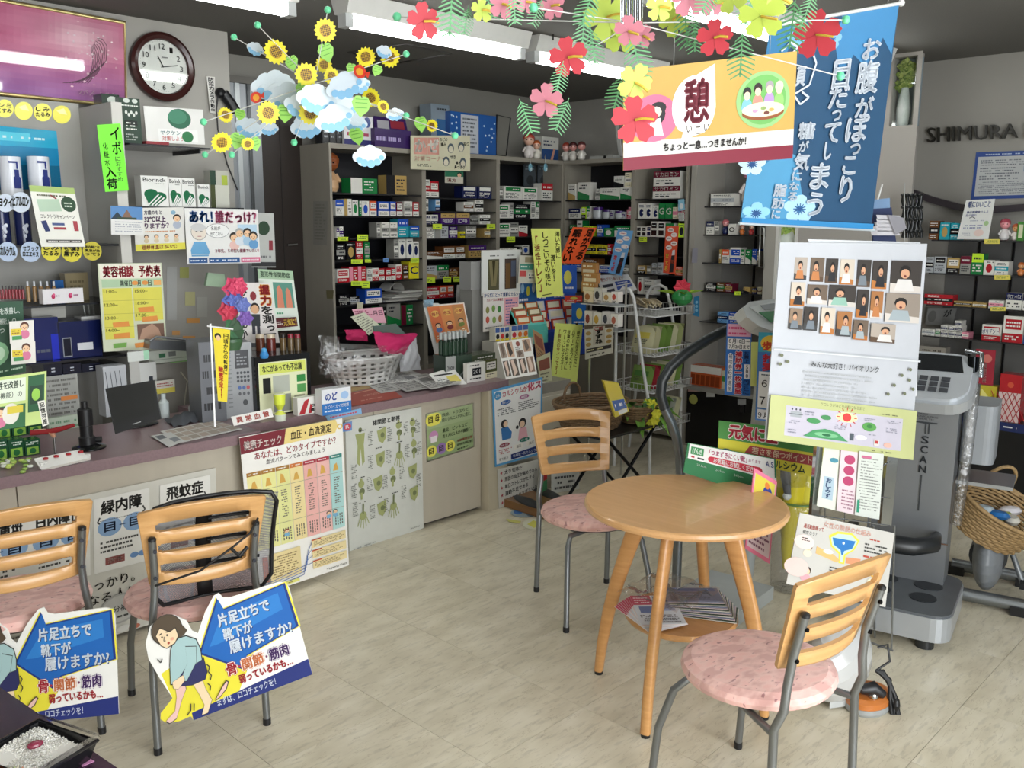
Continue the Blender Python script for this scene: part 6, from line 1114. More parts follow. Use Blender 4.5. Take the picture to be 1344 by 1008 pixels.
for i,(px_,yy,c_,b_,hh,lab)in enumerate(((1316,315,'b04858','e0dcdc',.13,'pink faced doll on the top right wall shelf'),(1331,315,'c86038','e8e0d8',.10,'orange haired doll by the green pack, top right wall shelf'),(1338,361,'c86a30','d88040',.08,'small orange doll at the right of the second wall shelf'))):
 P=PX(xq+.03)(px_,yy);P.z=(ZQ[0]if i<2 else ZQ[1])+.001;doll('figurine',lab,P+Vector((.02,0,0)),hh,c_,b_,'e89aa0' if i==0 else 'e8a870',grp='dolls on the right wall shelves')
sb=lambda name,lab,x0,x1,yt,yb,X,dep,col,draw=None,cat='box',grp=None,z0=None:_sx(name,lab,x0,x1,yt,yb,X,dep,col,draw,cat,grp,z0)
def _sx(name,lab,x0,x1,yt,yb,X,dep,col,draw,cat,grp,z0):
 pl=PX(X);A,B=pl(x0,yb),pl(x1,yb);z0=pl((x0+x1)/2,yb).z if z0 is None else z0;z1=pl((x0+x1)/2,yt).z;g=G();g.bb(X,X+dep,B.y,A.y,z0,z1,col)
 q=[Vector((X,A.y,z1)),Vector((X,B.y,z1)),Vector((X,B.y,z0)),Vector((X,A.y,z0))];cv=CV(g,q,Vector((-1,0,0)),.0005,.0005);draw and draw(cv);return g.build(name,'gloss',None,lab,cat,grp)
sb('medicine_box','green framed pack at the right frame edge, top right wall shelf',1334,1343,291,315,xq+.02,.04,'4a8a3c',lambda c:c.rect(.2,.15,.8,.85,'d8d8b8'),z0=ZQ[0]+.001)
board('eye_card','white leaning card headed 眼にいいこと on the top right wall shelf','sign',PX(xq-.006),[(1268,263),(1306,261),(1297,314),(1256,314)],'e4e5e2',lambda c:(c.text('眼にいいこと',.12,.04,.88,.20,'4a5a8c',.03),c.text('最近健康食さんよ',.12,.28,.85,.34,'50569c',.02),c.text('目の疲れ',.12,.36,.48,.42,'50569c',.02),c.line([(.25,.46),(.35,.43),(.45,.47)],.004,'3a3a50'),c.rows(.3,.50,.75,.56,1,'b0b4c0'),c.rows(.12,.62,.75,.74,2,'6a70a0',cw=.04),c.ell(.85,.60,.08,.06,'a8c890'),c.ell(.66,.84,.16,.09,'e8d0c8'),c.rows(.12,.80,.45,.92,3,'a0a0b0',cw=.03)),.003)
board('wall_notice','blue framed opening information sheet on the right wall, cut by the photo edge','notice',PX(XR-.004),[(1281,200),(1420,195),(1418,258),(1274,262)],'2c4c94',lambda c:(c.rect(.03,.10,.97,.93,'c2c4c4'),c.rows(.10,.03,.9,.08,1,'b8c8e0',cw=.02),c.rows(.06,.16,.94,.30,3,'70747c',cw=.02),c.rect(.48,.32,.8,.44,'7a98c0'),c.rows(.06,.32,.44,.60,5,'70747c',cw=.02),c.rows(.06,.62,.94,.90,7,'82868c',cw=.015),c.rows(.5,.48,.94,.6,2,'70747c',cw=.02)),.003)
sb('gift_bag','tall red gift bag with gold crest on the right display base',1307,1336,491,556,xq-.03,.1,'b8262e',lambda c:(c.ell(.5,.22,.14,.06,'d85840'),c.rect(0,.38,1,1,'e0c8c4'),[c.line([(x-.35,1),(x+.35,.38)],.004,'b02c34')for x in(.0,.25,.5,.75,1.)],[c.line([(x+.35,1),(x-.35,.38)],.004,'b02c34')for x in(.0,.25,.5,.75,1.)]),'bag',z0=zp+.001)
sb('snack_bag','gold foil bag with painted sheen beside the red gift bag',1282,1304,506,554,xq-.02,.08,'c8b838',lambda c:(c.poly([(.1,.1),(.5,.3),(.3,.7),(.05,.5)],'ece488'),c.poly([(.5,.4),(.9,.2),(.95,.6),(.6,.8)],'9a8c20'),c.ell(.2,.75,.15,.1,'4a4030')),'bag',z0=zp+.001)  # pale and dark facets paint the sheen of the foil
board('hanging_banner','small red hanging banner with white writing above the gold bag','flag',PX(xq-.01),[(1281,458),(1307,460),(1303,506),(1281,504)],'a8283a',lambda c:(c.ell(.6,.25,.25,.12,'d87a70'),c.vtext('健康応援',.35,.38,.60,.95,'e0b8b0',.02)),.002)
board('promotion_sign','faint black lettered translucent card on the second right wall level','card',PX(XR-.05),[(1218,404),(1256,404),(1250,428),(1214,426)],'8c8c8a',lambda c:(c.ell(.2,.5,.15,.35,'70706e'),c.text('が',.6,.1,.85,.5,'2a2a2a',.03)),.001)
sb('box_pile','beige pictured carton below the lowest right wall shelf',1206,1240,455,472,xq+.1,.08,'9a948a',lambda c:(c.rows(.1,.1,.9,.4,2,'504840',cw=.06),c.ell(.5,.7,.3,.2,'c0b8a8')),z0=PX(xq+.1)(1222,485).z)
# ================================================================ MESH BASKET WITH BAGS at the back of the counter
pb0=PY(4.00);e=empty('plastic_basket',tuple(pb0(480,480)),label='white plastic basket in crumpled clear film behind the counter papers',cat='basket')
c0=Vector((pb0(480,480).x,4.02,ZC+.001));Wd=(pb0(530,470)-pb0(440,470)).x
def bask(u,v):a=u*2*math.pi;r=.72+.28*v;return(c0+Vector((math.cos(a)*Wd*.52*r,math.sin(a)*.16*r,.15*v+.0)),(math.cos(a),math.sin(a),-.3))
us=[i/48 for i in range(49)];vs=[j/12 for j in range(13)]
g=G();g.sheet(bask,us,vs,lambda i,j:(i%2==0 and j%2==1 and 0<j<11),.004,'d2d0cc');g.tube([bask(i/32,1)[0]for i in range(32)],.008,'dcdad6',8,closed=True);g.lathe([(.001,.002),(Wd*.37,.002)],c0,'c8c6c2',24,1,.16/Wd/.52);kid(g,'basket_body',e,'plastic')
def crumple(name,lab,cat,corners,amp,col,mt_,nx=14,ny=10,seed=1,kind=None,up_=None):
 rn=random.Random(seed);q=[Vector(p)for p in corners];n=quad_normal(q);P=[]
 for j in range(ny+1):
  for i in range(nx+1):
   x,y=i/nx,j/ny;p=(q[0]*(1-x)+q[1]*x)*(1-y)+(q[3]*(1-x)+q[2]*x)*y
   P.append(p+n*(amp*(math.sin(x*7+seed)*math.cos(y*6-seed)*.5+math.sin(x*17+y*11+seed)*.3+rn.uniform(-.35,.35))+amp*2.2*math.sin(math.pi*x)*math.sin(math.pi*y)))
 g=G();g.add(P,[(j*(nx+1)+i,j*(nx+1)+i+1,(j+1)*(nx+1)+i+1,(j+1)*(nx+1)+i)for i in range(nx)for j in range(ny)],col,True);return g.build(name,mt_,None,lab,cat,kind=kind)
pf_=PY(3.90);crumple('plastic_film','crumpled clear film bag over the white basket front','bag',[pf_(430,450),pf_(535,455),pf_(525,497),pf_(425,496)],.025,'ffffff','film',seed=3)
crumple('plastic_film','clear film bulging beside the side panel, left of basket','bag',[PY(4.0)(418,440),PY(4.0)(446,442),PY(4.0)(450,490),PY(4.0)(420,492)],.02,'ffffff','film',seed=5)
crumple('cloth_bag','magenta dotted cloth draped over the basket rim, right side','bag',[PY(3.96)(488,436),PY(3.96)(548,438),PY(3.90)(530,466),PY(3.90)(500,462)],.02,'c01e5e','wall',seed=7)
crumple('cloth_bag','magenta cloth edge at the left of the paper bundle','bag',[PY(4.0)(452,433),PY(4.0)(480,432),PY(4.0)(484,448),PY(4.0)(456,446)],.012,'b01c54','wall',seed=8)
crumple('plastic_bag','white plastic bag hanging from the basket right end','bag',[PY(3.99)(528,440),PY(3.99)(545,438),PY(3.99)(553,485),PY(3.99)(525,488)],.015,'b8b8ba','plastic',seed=9)
pn=PY(4.02)
board('pink_sheet','pink printed notice standing in the basket','paper',pn,[(462,406),(502,403),(507,424),(470,424)],'dca4b4',lambda c:(c.rows(.05,.1,.6,.5,3,'8a3050',cw=.05),c.text('月日',.62,.2,.95,.5,'4a3038',.02)),.001)
board('envelope','pale green printed envelope tilted in the basket','paper',PY(3.99),[(460,416),(478,410),(500,428),(484,440)],'c8ccb4',tx,.001)
board('booklet','grey green booklet on the right of the paper bundle','paper',PY(3.98),[(490,428),(520,425),(532,438),(492,441)],'5a7068',tx,.003)
board('memo','cream memo slip stuck to the shelf edge above the pink notice','note',PY(4.79),[(469,397),(477,397),(476,405),(468,405)],'d8d4b8',None,.001)
zz=Z1[5]+.001
for k in range(6):
 pl=PY(4.81+.02*k);A,B=pl(506+k*2,397),pl(548,397);g=G();g.bb(A.x,B.x,4.81,5.0,zz+k*.011,zz+k*.011+.009,('b8b6b0','8a8682','d0cec8')[k%3]);g.build('magazine','paper',label= f'magazine, {ORD[k]} from bottom of the flat pile in the first bay',cat='magazine',group='magazine pile on the sixth shelf')
g=G();pl=PY(4.82);pts=[]
for k in range(13):a=math.pi*k/12;pts.append(Vector((pl(524,380).x-.06*math.cos(a),4.84,zz+.07+.05*math.sin(a))))
for k in range(12):g.prism([pts[k],pts[k+1],pts[k+1]+Vector((0,.12,0)),pts[k]+Vector((0,.12,0))],(0,0,.002),'c4c2bc')
g.build('magazine','paper',label='curled open magazine on top of the pile in the first bay',cat='magazine')
row('Y',zz-.001,398,'481 503 379 B W f .1','the vial pack place on the sixth shelf','boxes in the bay nearest the door')
board('taped_sheet','faded grey sheet taped on the shelving side panel','paper',PX(x00-.003),[(411,264),(430,264),(429,322),(411,321)],'8f8c84',lambda c:c.rows(.1,.05,.9,.9,12,'7a776e',cw=.06),.0008)
board('taped_sheet','small olive memo low on the shelving side panel','note',PX(x00-.003),[(428,381),(438,381),(437,392),(429,392)],'77704f',None,.0008)
# ================================================================ COUNTERTOP PROMOTION CLUSTER on the end cabinet
ZE=.6605
def ebox(name,lab,x0,x1,yt,yb,Y,dep,col,draw=None,cat='box',z0=None,mt='gloss',grp=None):return sbox(name,lab,x0,x1,yt,yb,Y,dep,col,draw,grp,cat,mt,z0)
ebox('display_carton','tall grey carton column under the white framed double picture',620,650,379,460,3.98,.11,'8d8c88',lambda c:None,z0=ZE)
ebox('display_carton','white carton column faced with the calcium food chart',650,692,384,462,3.96,.12,'b6b6b2',None,z0=ZE)
ebox('white_box','white framed box with two dark bottle pictures, on the carton columns',632,683,328,385,3.95,.003,'dedfdc',lambda c:(c.rect(.16,.20,.44,.88,'55523a'),c.poly([(.18,.24),(.42,.24),(.36,.8),(.24,.8)],'7a7250'),c.poly([(.26,.24),(.34,.24),(.30,.75)],'3a3420'),c.rect(.58,.20,.88,.88,'4a3e38'),c.rect(.60,.3,.72,.86,'6a4e30'),c.rect(.74,.24,.86,.6,'565e70'),c.rows(.2,.1,.42,.15,1,'404040',cw=.03),c.rows(.62,.1,.84,.15,1,'404040',cw=.03)),z0=PY(3.95)(655,387).z)
ebox('white_box','grey side body behind the framed double picture',618,655,343,379,3.98,.10,'9a9a98',None,z0=PY(3.98)(635,379.5).z)
board('food_chart','calcium food chart with vegetables, white left and pink right half','sign',PY(3.94),[(634,384),(681,382),(681,430),(634,436)],'e2ddd8',lambda c:(c.text('からだにとって重要なカルシ',.03,.02,.98,.13,'1d4c8c',.03),c.text('カルシウムの栄養表',.10,.16,.55,.24,'c04050',.02),c.rect(.58,.16,.98,.98,'e6a8b0'),c.rows(.62,.2,.95,.95,10,'4a60a0',cw=.04),[c.ell(x,y,.05,.09,k)for x,y,k in((.12,.45,'8a8a50'),(.28,.42,'7aa050'),(.44,.45,'4a8a48'),(.12,.70,'c85848'),(.30,.72,'8aa858'),(.46,.70,'a8784a'))],c.rows(.05,.86,.54,.96,1,'606060',cw=.03)),.002)
board('white_tag','plain white upright card beside the tall grey carton','card',PY(4.2),[(600,374),(617,374),(612,405),(598,405)],'d8d8d6',None,.002)
g0_=ebox('pill_tray','clear tray of small yellow and red fronted sachet boxes, under the chart',650,668,430,446,3.84,.05,'e0dccc',lambda c:[(c.rect(.02+i*.33,0,.31+i*.33,.35,'4a68a8'),c.ell(.17+i*.33,.65,.12,.2,'d84040' if i==1 else '2a2a30'),c.rect(.02+i*.33,.85,.31+i*.33,1,'e8d040'))for i in range(3)],z0=PY(3.84)(660,447).z)
ebox('pill_tray','second tray of yellow fronted sachet boxes, right of the first',671,693,427,444,3.85,.05,'e0dccc',lambda c:[(c.rect(.02+i*.33,0,.31+i*.33,.35,'4a68a8'),c.ell(.17+i*.33,.65,.12,.2,'d8702c' if i else 'c03848'),c.rect(.02+i*.33,.85,.31+i*.33,1,'e8d040'))for i in range(3)],z0=PY(3.85)(682,445).z)
ebox('tray_base','cream shelf block supporting the two sachet trays',648,700,446,470,3.83,.10,'c4c0b4',None,z0=ZE)
def dispenser(lab,x0,x1,yt,yb,Y,col,packs,hdr,z0=None):
 pl=PY(Y);A,B=pl(x0,yb),pl(x1,yb);z0=z0 or pl((x0+x1)/2,yb).z;z1=pl((x0+x1)/2,yt).z;w_=B.x-A.x;h_=z1-z0
 e=empty('display_dispenser',(A.x+w_/2,Y+.06,z0),label=lab,cat='display')
 g=G();g.bb(A.x,B.x,Y+.10,Y+.104,z0,z1,hdr);q=[Vector((A.x,Y+.10,z1)),Vector((B.x,Y+.10,z1)),Vector((B.x,Y+.10,z1-h_*.4)),Vector((A.x,Y+.10,z1-h_*.4))];cv=CV(g,q,Vector((0,-1,0)))
 for i in range(5):cv.ell(.12+.19*i,.35+.12*(i%2),.06,.2,('d8d048','d8e4f0','9ac0e0')[i%3],8)
 cv.rows(.1,.7,.9,.9,1,'e8e8f0',cw=.06);kid(g,'header',e)
 g=G()
 for xx in(A.x,B.x-.004):g.prism([(xx,Y,z0),(xx,Y+.10,z0),(xx,Y+.10,z1-h_*.35),(xx,Y,z0+h_*.22)],(.004,0,0),col)
 g.bb(A.x,B.x,Y,Y+.004,z0,z0+h_*.2,col);g.bb(A.x,B.x,Y,Y+.10,z0,z0+.004,col);g.prism([(A.x,Y+.012,z0+.02),(A.x,Y+.012+.0,z0+h_*.3),(A.x,Y+.095,z0+h_*.58),(A.x,Y+.095,z0+.02)],(w_,0,0),col);kid(g,'tray',e)
 for r_ in range(packs[0]):
  for i in range(packs[1]):
   xx=A.x+.006+(w_-.012)*(i+.5)/packs[1];yy=Y+.004+.08*(r_+.3)/packs[0];zz_=z0+h_*(.24+.30*r_/max(1,packs[0]));g=G();pw__=(w_-.012)/packs[1]*.88;ph=h_*.2
   g.prism([(xx-pw__/2,yy,zz_),(xx+pw__/2,yy,zz_),(xx+pw__/2,yy+.02,zz_+ph),(xx-pw__/2,yy+.02,zz_+ph)],(0,.006,-.001),packs[2][(i+r_)%len(packs[2])]);q=[Vector((xx-pw__/2,yy+.02,zz_+ph)),Vector((xx+pw__/2,yy+.02,zz_+ph)),Vector((xx+pw__/2,yy,zz_)),Vector((xx-pw__/2,yy,zz_))]
   cv=CV(g,q,quad_normal(q));cv.rect(.1,.08,.9,.4,'ece4c8');cv.rows(.15,.5,.85,.9,2,'ece4d8',cw=.12);kid(g,'packet',e,'gloss')
 return e
dispenser('small blue headed teal dispenser of orange packets beside the yellow notice',681,719,368,452,3.86,'58b4a8',(3,2,('c86838','b8543c','8a6a48')),'2c6cb4',z0=None)
dispenser('large royal blue cardboard dispenser with red sachets, behind the yellow notices',704,768,352,470,4.02,'1c3c9c',(3,3,('b83c30','c8503c','d8d8e0')),'2450b0')
board('tall_leaflet','leaflet cluster with teal and white product pictures left of the yellow notice','leaflet',PY(3.90),[(682,335),(706,336),(704,372),(680,372)],'d6d2c4',lambda c:(c.rect(.3,.05,.95,.25,'a89c80'),c.rect(.05,.30,.8,.5,'4a9a8c'),c.rows(.1,.34,.75,.46,1,'e8ece0',cw=.06),c.rect(.05,.55,.4,.75,'c85050'),c.rect(.5,.6,.9,.9,'e4e2dc'),c.rows(.55,.65,.85,.85,2,'404860',cw=.06)),.002)
def d_y1(c):c.vtext('渇いた肺に',.80,.04,.97,.44,'33340f',.02);c.vtext('潤いを！',.60,.38,.77,.78,'33340f',.02);c.vtext('しつこいその咳に',.36,.05,.56,.84,'33340f',.02);c.vtext('「活性＋レン」',.05,.10,.25,.92,'a0442c',.03);c.line([(.2,.97),(.55,.955)],.006,'50501c')
board('yellow_notice','tall pale yellow handwritten notice about cough, above the blue dispenser','notice',PY(3.84),[(697,300),(735,300),(739,388),(705,391)],'e2ea78',d_y1,.001)
board('yellow_notice','lower pale yellow handwritten notice clipped over the blue dispenser','notice',PY(3.78),[(729,424),(765,426),(757,504),(722,504)],'d4de74',lambda c:(c.vtext('椅子に座るときに',.80,.10,.92,.72,'33340f',.01),c.vtext('ハァーと息つく方！',.62,.10,.74,.76,'33340f',.01),c.vtext('夜寝の終わり関けに',.45,.10,.57,.76,'33340f',.01),c.vtext('ワーっとなる方！',.30,.10,.42,.76,'33340f',.01),c.vtext('「眼欠のサインです」',.12,.10,.24,.84,'a0602c',.02)),.001)
g=G();P=PY(3.775)(757,425);g.box(P,(.018,.006,.012),'2a2420');g.build('bulldog_clip','metal',label='small black clip at the top of the lower yellow notice',cat='clip')
pl=PV(758,322,5.05,14)
board('orange_notice','slanting fluorescent orange notice reading 足がつる 眠れない','notice',PY(4.25),[(752,298),(783,299),(762,347),(733,345)],'f2602c',lambda c:(c.vtext('足がつる',.62,.05,.95,.88,'2a1c14',.04),c.vtext('眠れない',.10,.06,.46,.96,'2a1c14',.04)),.001)
def d_col(c,k,b):[(c.ell(x,y,.24,.05,'e8dcd8'),c.rows(x-.15,y-.02,x+.15,y+.02,1,b,cw=.06,rag=0))for x,y in((.4,.08),(.68,.18),(.3,.26),(.72,.36),(.35,.45))];c.poly([(.60,.62),(.86,.60),(.84,.96),(.52,.98)],'241c20');c.poly([(.66,.50),(.84,.49),(.86,.60),(.62,.61)],'d8d8dc');c.text('錠',.60,.70,.8,.78,k,.02);c.vtext('痛み・すっきり',.15,.58,.38,.95,'d84848' if k!='d8603c' else 'e8d040',.05)
board('lotion_card','tilted light blue card with speech ovals and a dark bottle','sign',PX(4.95),[(811,301),(831,303),(816,362),(798,358)],'6aa4d8',lambda c:d_col(c,'a02c2c','c05050'),.002)
board('lotion_card','upright orange red card with speech ovals and a dark bottle','sign',PX(5.30),[(874,297),(891,297),(886,360),(870,358)],'d85030',lambda c:d_col(c,'d8603c','5a2c20'),.002)
board('list_sign','white slanted sign with blue price blocks behind the wire rack','sign',PX(5.0),[(783,361),(824,360),(836,380),(792,396)],'dcdcda',lambda c:(c.text('眠りプラン有ります',.1,.12,.8,.28,'d88878',.02),c.rect(.1,.40,.42,.52,'3a3c44'),c.rect(.1,.62,.42,.74,'3a3c44'),c.rect(.5,.34,.95,.52,'3a54a0'),c.rect(.5,.58,.95,.74,'4a60a8'),c.rows(.52,.36,.93,.5,1,'d8dcec',cw=.04)),.003)
board('recipe_card','framed food product sheet titled すずね below the snack rack','sign',PX(4.42),[(767,427),(805,425),(804,463),(768,472)],'c8c4b4',lambda c:(c.rect(0,0,1,.12,'5a4a38'),c.rect(.30,.05,.72,.62,'b8b0a0'),c.vtext('すずね',.38,.14,.64,.60,'20201c',.05),c.text('ご飯',.36,.06,.66,.18,'a83030',.05),[c.ell(x,y,.10,.06,'a8884c')for x,y in((.14,.25),(.14,.42),(.86,.22),(.86,.42),(.14,.58),(.86,.58))],c.rect(.05,.70,.95,.82,'3a3430'),c.rows(.1,.72,.9,.80,1,'e0d8a0',cw=.04),c.rows(.2,.88,.95,.96,1,'3a3430',cw=.04)),.003)
for i,(q_,c_)in enumerate((([(699,432),(712,440),(722,505),(706,480)],'b08860'),([(704,470),(722,462),(726,520),(712,520)],'c4c4a0'),([(710,500),(726,505),(727,528),(716,530)],'d0cec8'))):board('hanging_leaflet',('brown product leaflet hanging at the photo sheet edge','pale yellow leaflet hanging beside the lower yellow notice','white folded leaflet end above the wooden chair back')[i],'leaflet',PY(3.62-.02*i),q_,c_,lambda c:(c.rect(.1,.1,.9,.35,'8a5040'),c.rows(.1,.4,.9,.9,6,'60584c',cw=.06)),.001)
e=empty('clear_rack',tuple(PX(4.5)(780,440)),label='clear two-tier display rack with food packets next to the wire rack',cat='rack');px_=PX(4.5)
for(x0,x1,y)in((762,812,398),(764,812,430)):A,B=px_(x0,y),px_(x1,y);g=G();g.bb(4.5,4.66,B.y,A.y,A.z-.006,A.z,'c4c6c4');kid(g,'tray',e,'gloss')
for(x,y0,y1)in((765,372,500),(811,372,500)):A=px_(x,y0);g=G();g.bb(4.58,4.59,A.y-.005,A.y+.005,0,A.z,'c8c8c4');kid(g,'post',e,'metal')
rn=random.Random(21)
for i,(x0,x1,yt,yb,c1,c2)in enumerate(((766,778,382,397,'a0683c','d8c8a8'),(779,790,378,397,'3a3c3c','c8c4bc'),(791,802,384,397,'b08850','e0d8c4'),(802,811,383,397,'c04838','e8e0d8'),(767,777,408,429,'8a4038','d8d0c4'),(778,789,410,429,'c8a048','e0dcd0'),(790,800,409,429,'4a4c54','d0ccc8'),(801,811,412,429,'b86850','e8e4dc'))):
 sb('food_pack',f"small food packet, {ORD[i % 4]} from left on the {('upper', 'lower')[i//4]} tier of the clear rack",x0,x1,yt,yb,4.51,.05,c2,lambda c:(c.ell(.4,.5,.28,.3,c1,10),c.rows(.1,.82,.9,.95,1,'3a3a38',cw=.1)),'packet','food packets in the clear rack')
for i,(x0,x1,yt,yb)in enumerate(((763,782,345,362),(764,784,358,372),(763,781,370,384))):sb('food_pack', f'brown sweets packet in the upright stack above the clear rack, {ORD[i]} from top',x0,x1,yt,yb,4.60-.03*i,.03,'a87848',lambda c:(c.rect(.1,.5,.9,.9,'d8ccb0'),c.rows(.1,.1,.9,.4,1,'e8dcc0',cw=.1)),'packet','sweets packets above the clear rack')
for i,(x,y,c_)in enumerate(((745,370,'2c5ab4'),(752,392,'d84838'),(760,412,'2a68b8'))):board('pouch',('royal blue pouch with yellow swirl right of yellow notice','flat red pouch on the blue dispenser edge','white and blue pouch before the clear rack')[i],'packet',PY(3.99-.03*i),rq(x-(12,10,9)[i],y-(22,4,14)[i],x+(12,12,9)[i],y+(14,4,16)[i]),c_,lambda c:(c.ell(.5,.45,.22,.25,'d8d058'),c.rows(.1,.75,.9,.9,1,'e8e8ec',cw=.1)),.006,mt='gloss')
# ================================================================ WHITE WIRE RACK, BASKETS, FLOOR THINGS
e=empty('wire_rack',(5.0,3.45,0),label='white wire rack of snack bags between the dispensers and the black cabinet',cat='rack')
def rackside(X,pts):
 pl=PX(X);P=[pl(*p)for p in pts];P[0].z=0;P[-1].z=0;g=G();g.tube(P,.011,'d6d6d4',8);kid(g,'side_frame',e,'plastic');return P
Sa=rackside(4.74,[(806,600),(808,480),(809,400),(811,385),(818,378),(827,380),(832,392),(842,470),(853,540),(853,605)])
Sb=rackside(5.22,[(826,560),(842,450),(850,385),(856,376),(866,374),(874,378),(880,400),(887,450),(894,510),(893,570)])
ry0,ry1=3.28,3.66
def bask3(z0,h,x0,x1,y0,y1,nm='wire_shelf'):
 g=G()
 for z in(z0,z0+h):g.tube([(x0,y0,z),(x1,y0,z),(x1,y1,z),(x0,y1,z)],.004,'d0d0ce',6,closed=True)
 n=int((x1-x0)/.03)
 for i in range(n+1):x=x0+(x1-x0)*i/n;g.tube([(x,y0,z0+h),(x,y0,z0),(x,y1,z0),(x,y1,z0+h)],.0018,'c8c8c6',4,smooth=False)
 n=int((y1-y0)/.03)
 for i in range(n+1):y=y0+(y1-y0)*i/n;g.tube([(x0,y,z0+h),(x0,y,z0),(x1,y,z0),(x1,y,z0+h)],.0018,'c8c8c6',4,smooth=False)
 kid(g,nm,e,'plastic')
RZ=[PX(4.74)(830,404).z,PX(4.74)(825,455).z,PX(4.74)(822,512).z,PX(4.74)(820,560).z]
for k,z in enumerate(RZ):bask3(z-.05 if k<2 else z,.05,4.76,5.2,ry0+.04+.02*k*0,ry1-.03)
rn=random.Random(31);k=0
for r_,z in enumerate((RZ[1]-.045,RZ[2]+.004,RZ[3]+.004)):
 for i in range(6):
  x=4.82+i*.065;y0=3.34;g=G();w_=.17;h_=.17 if r_==0 else .15;c1=rn.choice(('c8c4a0','7a9a4c','e0ddd0','b8bcb0','d8d4b0','a83440' if r_ else 'a8b078','3a6aa0' if r_ else 'd0cca0'))
  Fn=lambda u,v,s_:Vector((x+s_*.016*math.sin(math.pi*(u+1)/2)*math.sin(math.pi*v)+.05*v,y0+.13+u*w_/2,z+v*h_))
  us=[-1,-.6,-.2,.2,.6,1];vs=[0,.2,.4,.6,.8,1]
  for s_ in(-1,1):V=[Fn(u,v,s_)for v in vs for u in us];g.add(V,[(b*6+a,b*6+a+1,(b+1)*6+a+1,(b+1)*6+a)for a in range(5)for b in range(5)],c1,True)
  q=[Fn(.8,.85,-1)+Vector((-.008,0,0)),Fn(-.8,.85,-1)+Vector((-.008,0,0)),Fn(-.8,.3,-1)+Vector((-.010,0,0)),Fn(.8,.3,-1)+Vector((-.010,0,0))];cv=CV(g,q,Vector((-1,0,0)),.001,.006);cv.rect(.1,.1,.9,.5,rn.choice(('4a7a3c','e8e6dc','a83a3c','d8c860')));cv.rows(.1,.55,.9,.9,3,'5a5a50',cw=.08)
  g.build('snack_bag','gloss',label=f"snack bag {('on the top basket shelf', 'on the middle wire shelf', 'on the bottom wire shelf')[r_]} of the white rack, {ORD[i]} from left",cat='bag',group='snack bags in the white wire rack');k+=1
g=G();rn=random.Random(8)
for i in range(26):a=Vector((4.82+rn.random()*.06,3.36+rn.random()*.1,RZ[0]+.0+i*.0012));g.tube([a,a+Vector((.10,.16-rn.random()*.05,.015)),a+Vector((.22,.26-rn.random()*.1,.0))],.006,rn.choice(('c8b894','b09c74','d8ccb0')),5)
g.build('dried_sticks','wicker',label='bundle of pale dried sticks lying on top of the white wire rack',cat='bundle',kind='stuff')
P=Vector((5.08,3.34,RZ[0]+.002));e2=empty('flower_ornament',tuple(P),label='green bulb ornament with red flower on the wire rack top',cat='ornament')
g=G();g.ball(P+UPZ*.055,.07,'2f8a48',(1,1,.8),14);kid(g,'bulb',e2,'gloss');g=G();petal_disc(g,P+UPZ*.12,.06,'d83850',7);kid(g,'blossom',e2);g=G()
for a in(-2.4,-.4,.8,2.2):d_=Vector((math.cos(a),math.sin(a),.15));s_=d_.cross(UPZ)*.03;g.add([P+UPZ*.07,P+UPZ*.09+d_*.08+s_,P+UPZ*.07+d_*.17,P+UPZ*.09+d_*.08-s_],[(0,1,2,3)],'a8d048')
kid(g,'leaf',e2)
def wicker(name,lab,c,rx,ry,h,col,root=None,handle=False,taper=.72,M=None,n=40,rows=None):
 """woven bowl: strands wave in and out round upright stakes"""
 M=M or Matrix();e=empty(name,tuple(c),label=lab,cat='basket');rows=rows or max(6,int(h/.013));g=G()
 for j in range(rows):
  v=(j+.5)/rows;k=taper+(1-taper)*v**.8;pts=[]
  for i in range(n):a=2*math.pi*i/n;w_=.0045*(1 if(i+j)%2 else-1);pts.append(Vector(c)+M@Vector(((rx*k+w_)*math.cos(a),(ry*k+w_)*math.sin(a),v*h)))
  g.tube(pts,h/rows*.52,col,5,closed=True)
 kid(g,'weave',e,'wicker',kind='stuff');g=G();g.tube([Vector(c)+M@Vector((rx*1.02*math.cos(2*math.pi*i/n),ry*1.02*math.sin(2*math.pi*i/n),h))for i in range(n)],.009,col,8,closed=True);kid(g,'rim',e,'wicker')
 g=G();V=[Vector(c)+M@Vector((rx*taper*math.cos(2*math.pi*i/n),ry*taper*math.sin(2*math.pi*i/n),.004))for i in range(n)];g.prism(V,M@Vector((0,0,.004)),col);kid(g,'bottom',e,'wicker')
 if handle:
  g=G();g.tube([Vector(c)+M@Vector((handle[0]*math.cos(math.pi*i/12),handle[1],h+handle[2]*math.sin(math.pi*i/12)))for i in range(13)],.008,col,8);kid(g,'handle',e,'wicker')
 return e
w1=PY(3.62)(768,560);wicker('wicker_basket','large brown wicker basket on a folding stand behind the wooden chair',(4.0,3.22,.45),.24,.19,.15,'84684a',handle=(.075,.14,.09))
wicker('wicker_basket','small wicker basket with yellow flowers right of the large one',(4.31,3.11,.45),.13,.11,.10,'907452')
g=G();q=[PV(830,545,4.75,5)(x,y)for x,y in((792,500),(812,503),(826,540),(808,548))];g.prism(q,(.02,.03,0),'dcc83c');cv=CV(g,q,quad_normal(q));cv.rect(.1,.55,.95,.85,'2c5aa8');cv.rows(.2,.6,.9,.8,1,'e8e8ec',cw=.1);cv.rect(.3,.86,.9,.98,'e4e4e0');g.build('snack_bag','gloss',label='yellow and blue snack bag standing between the two wicker baskets',cat='bag')
g=G();rn=random.Random(12)
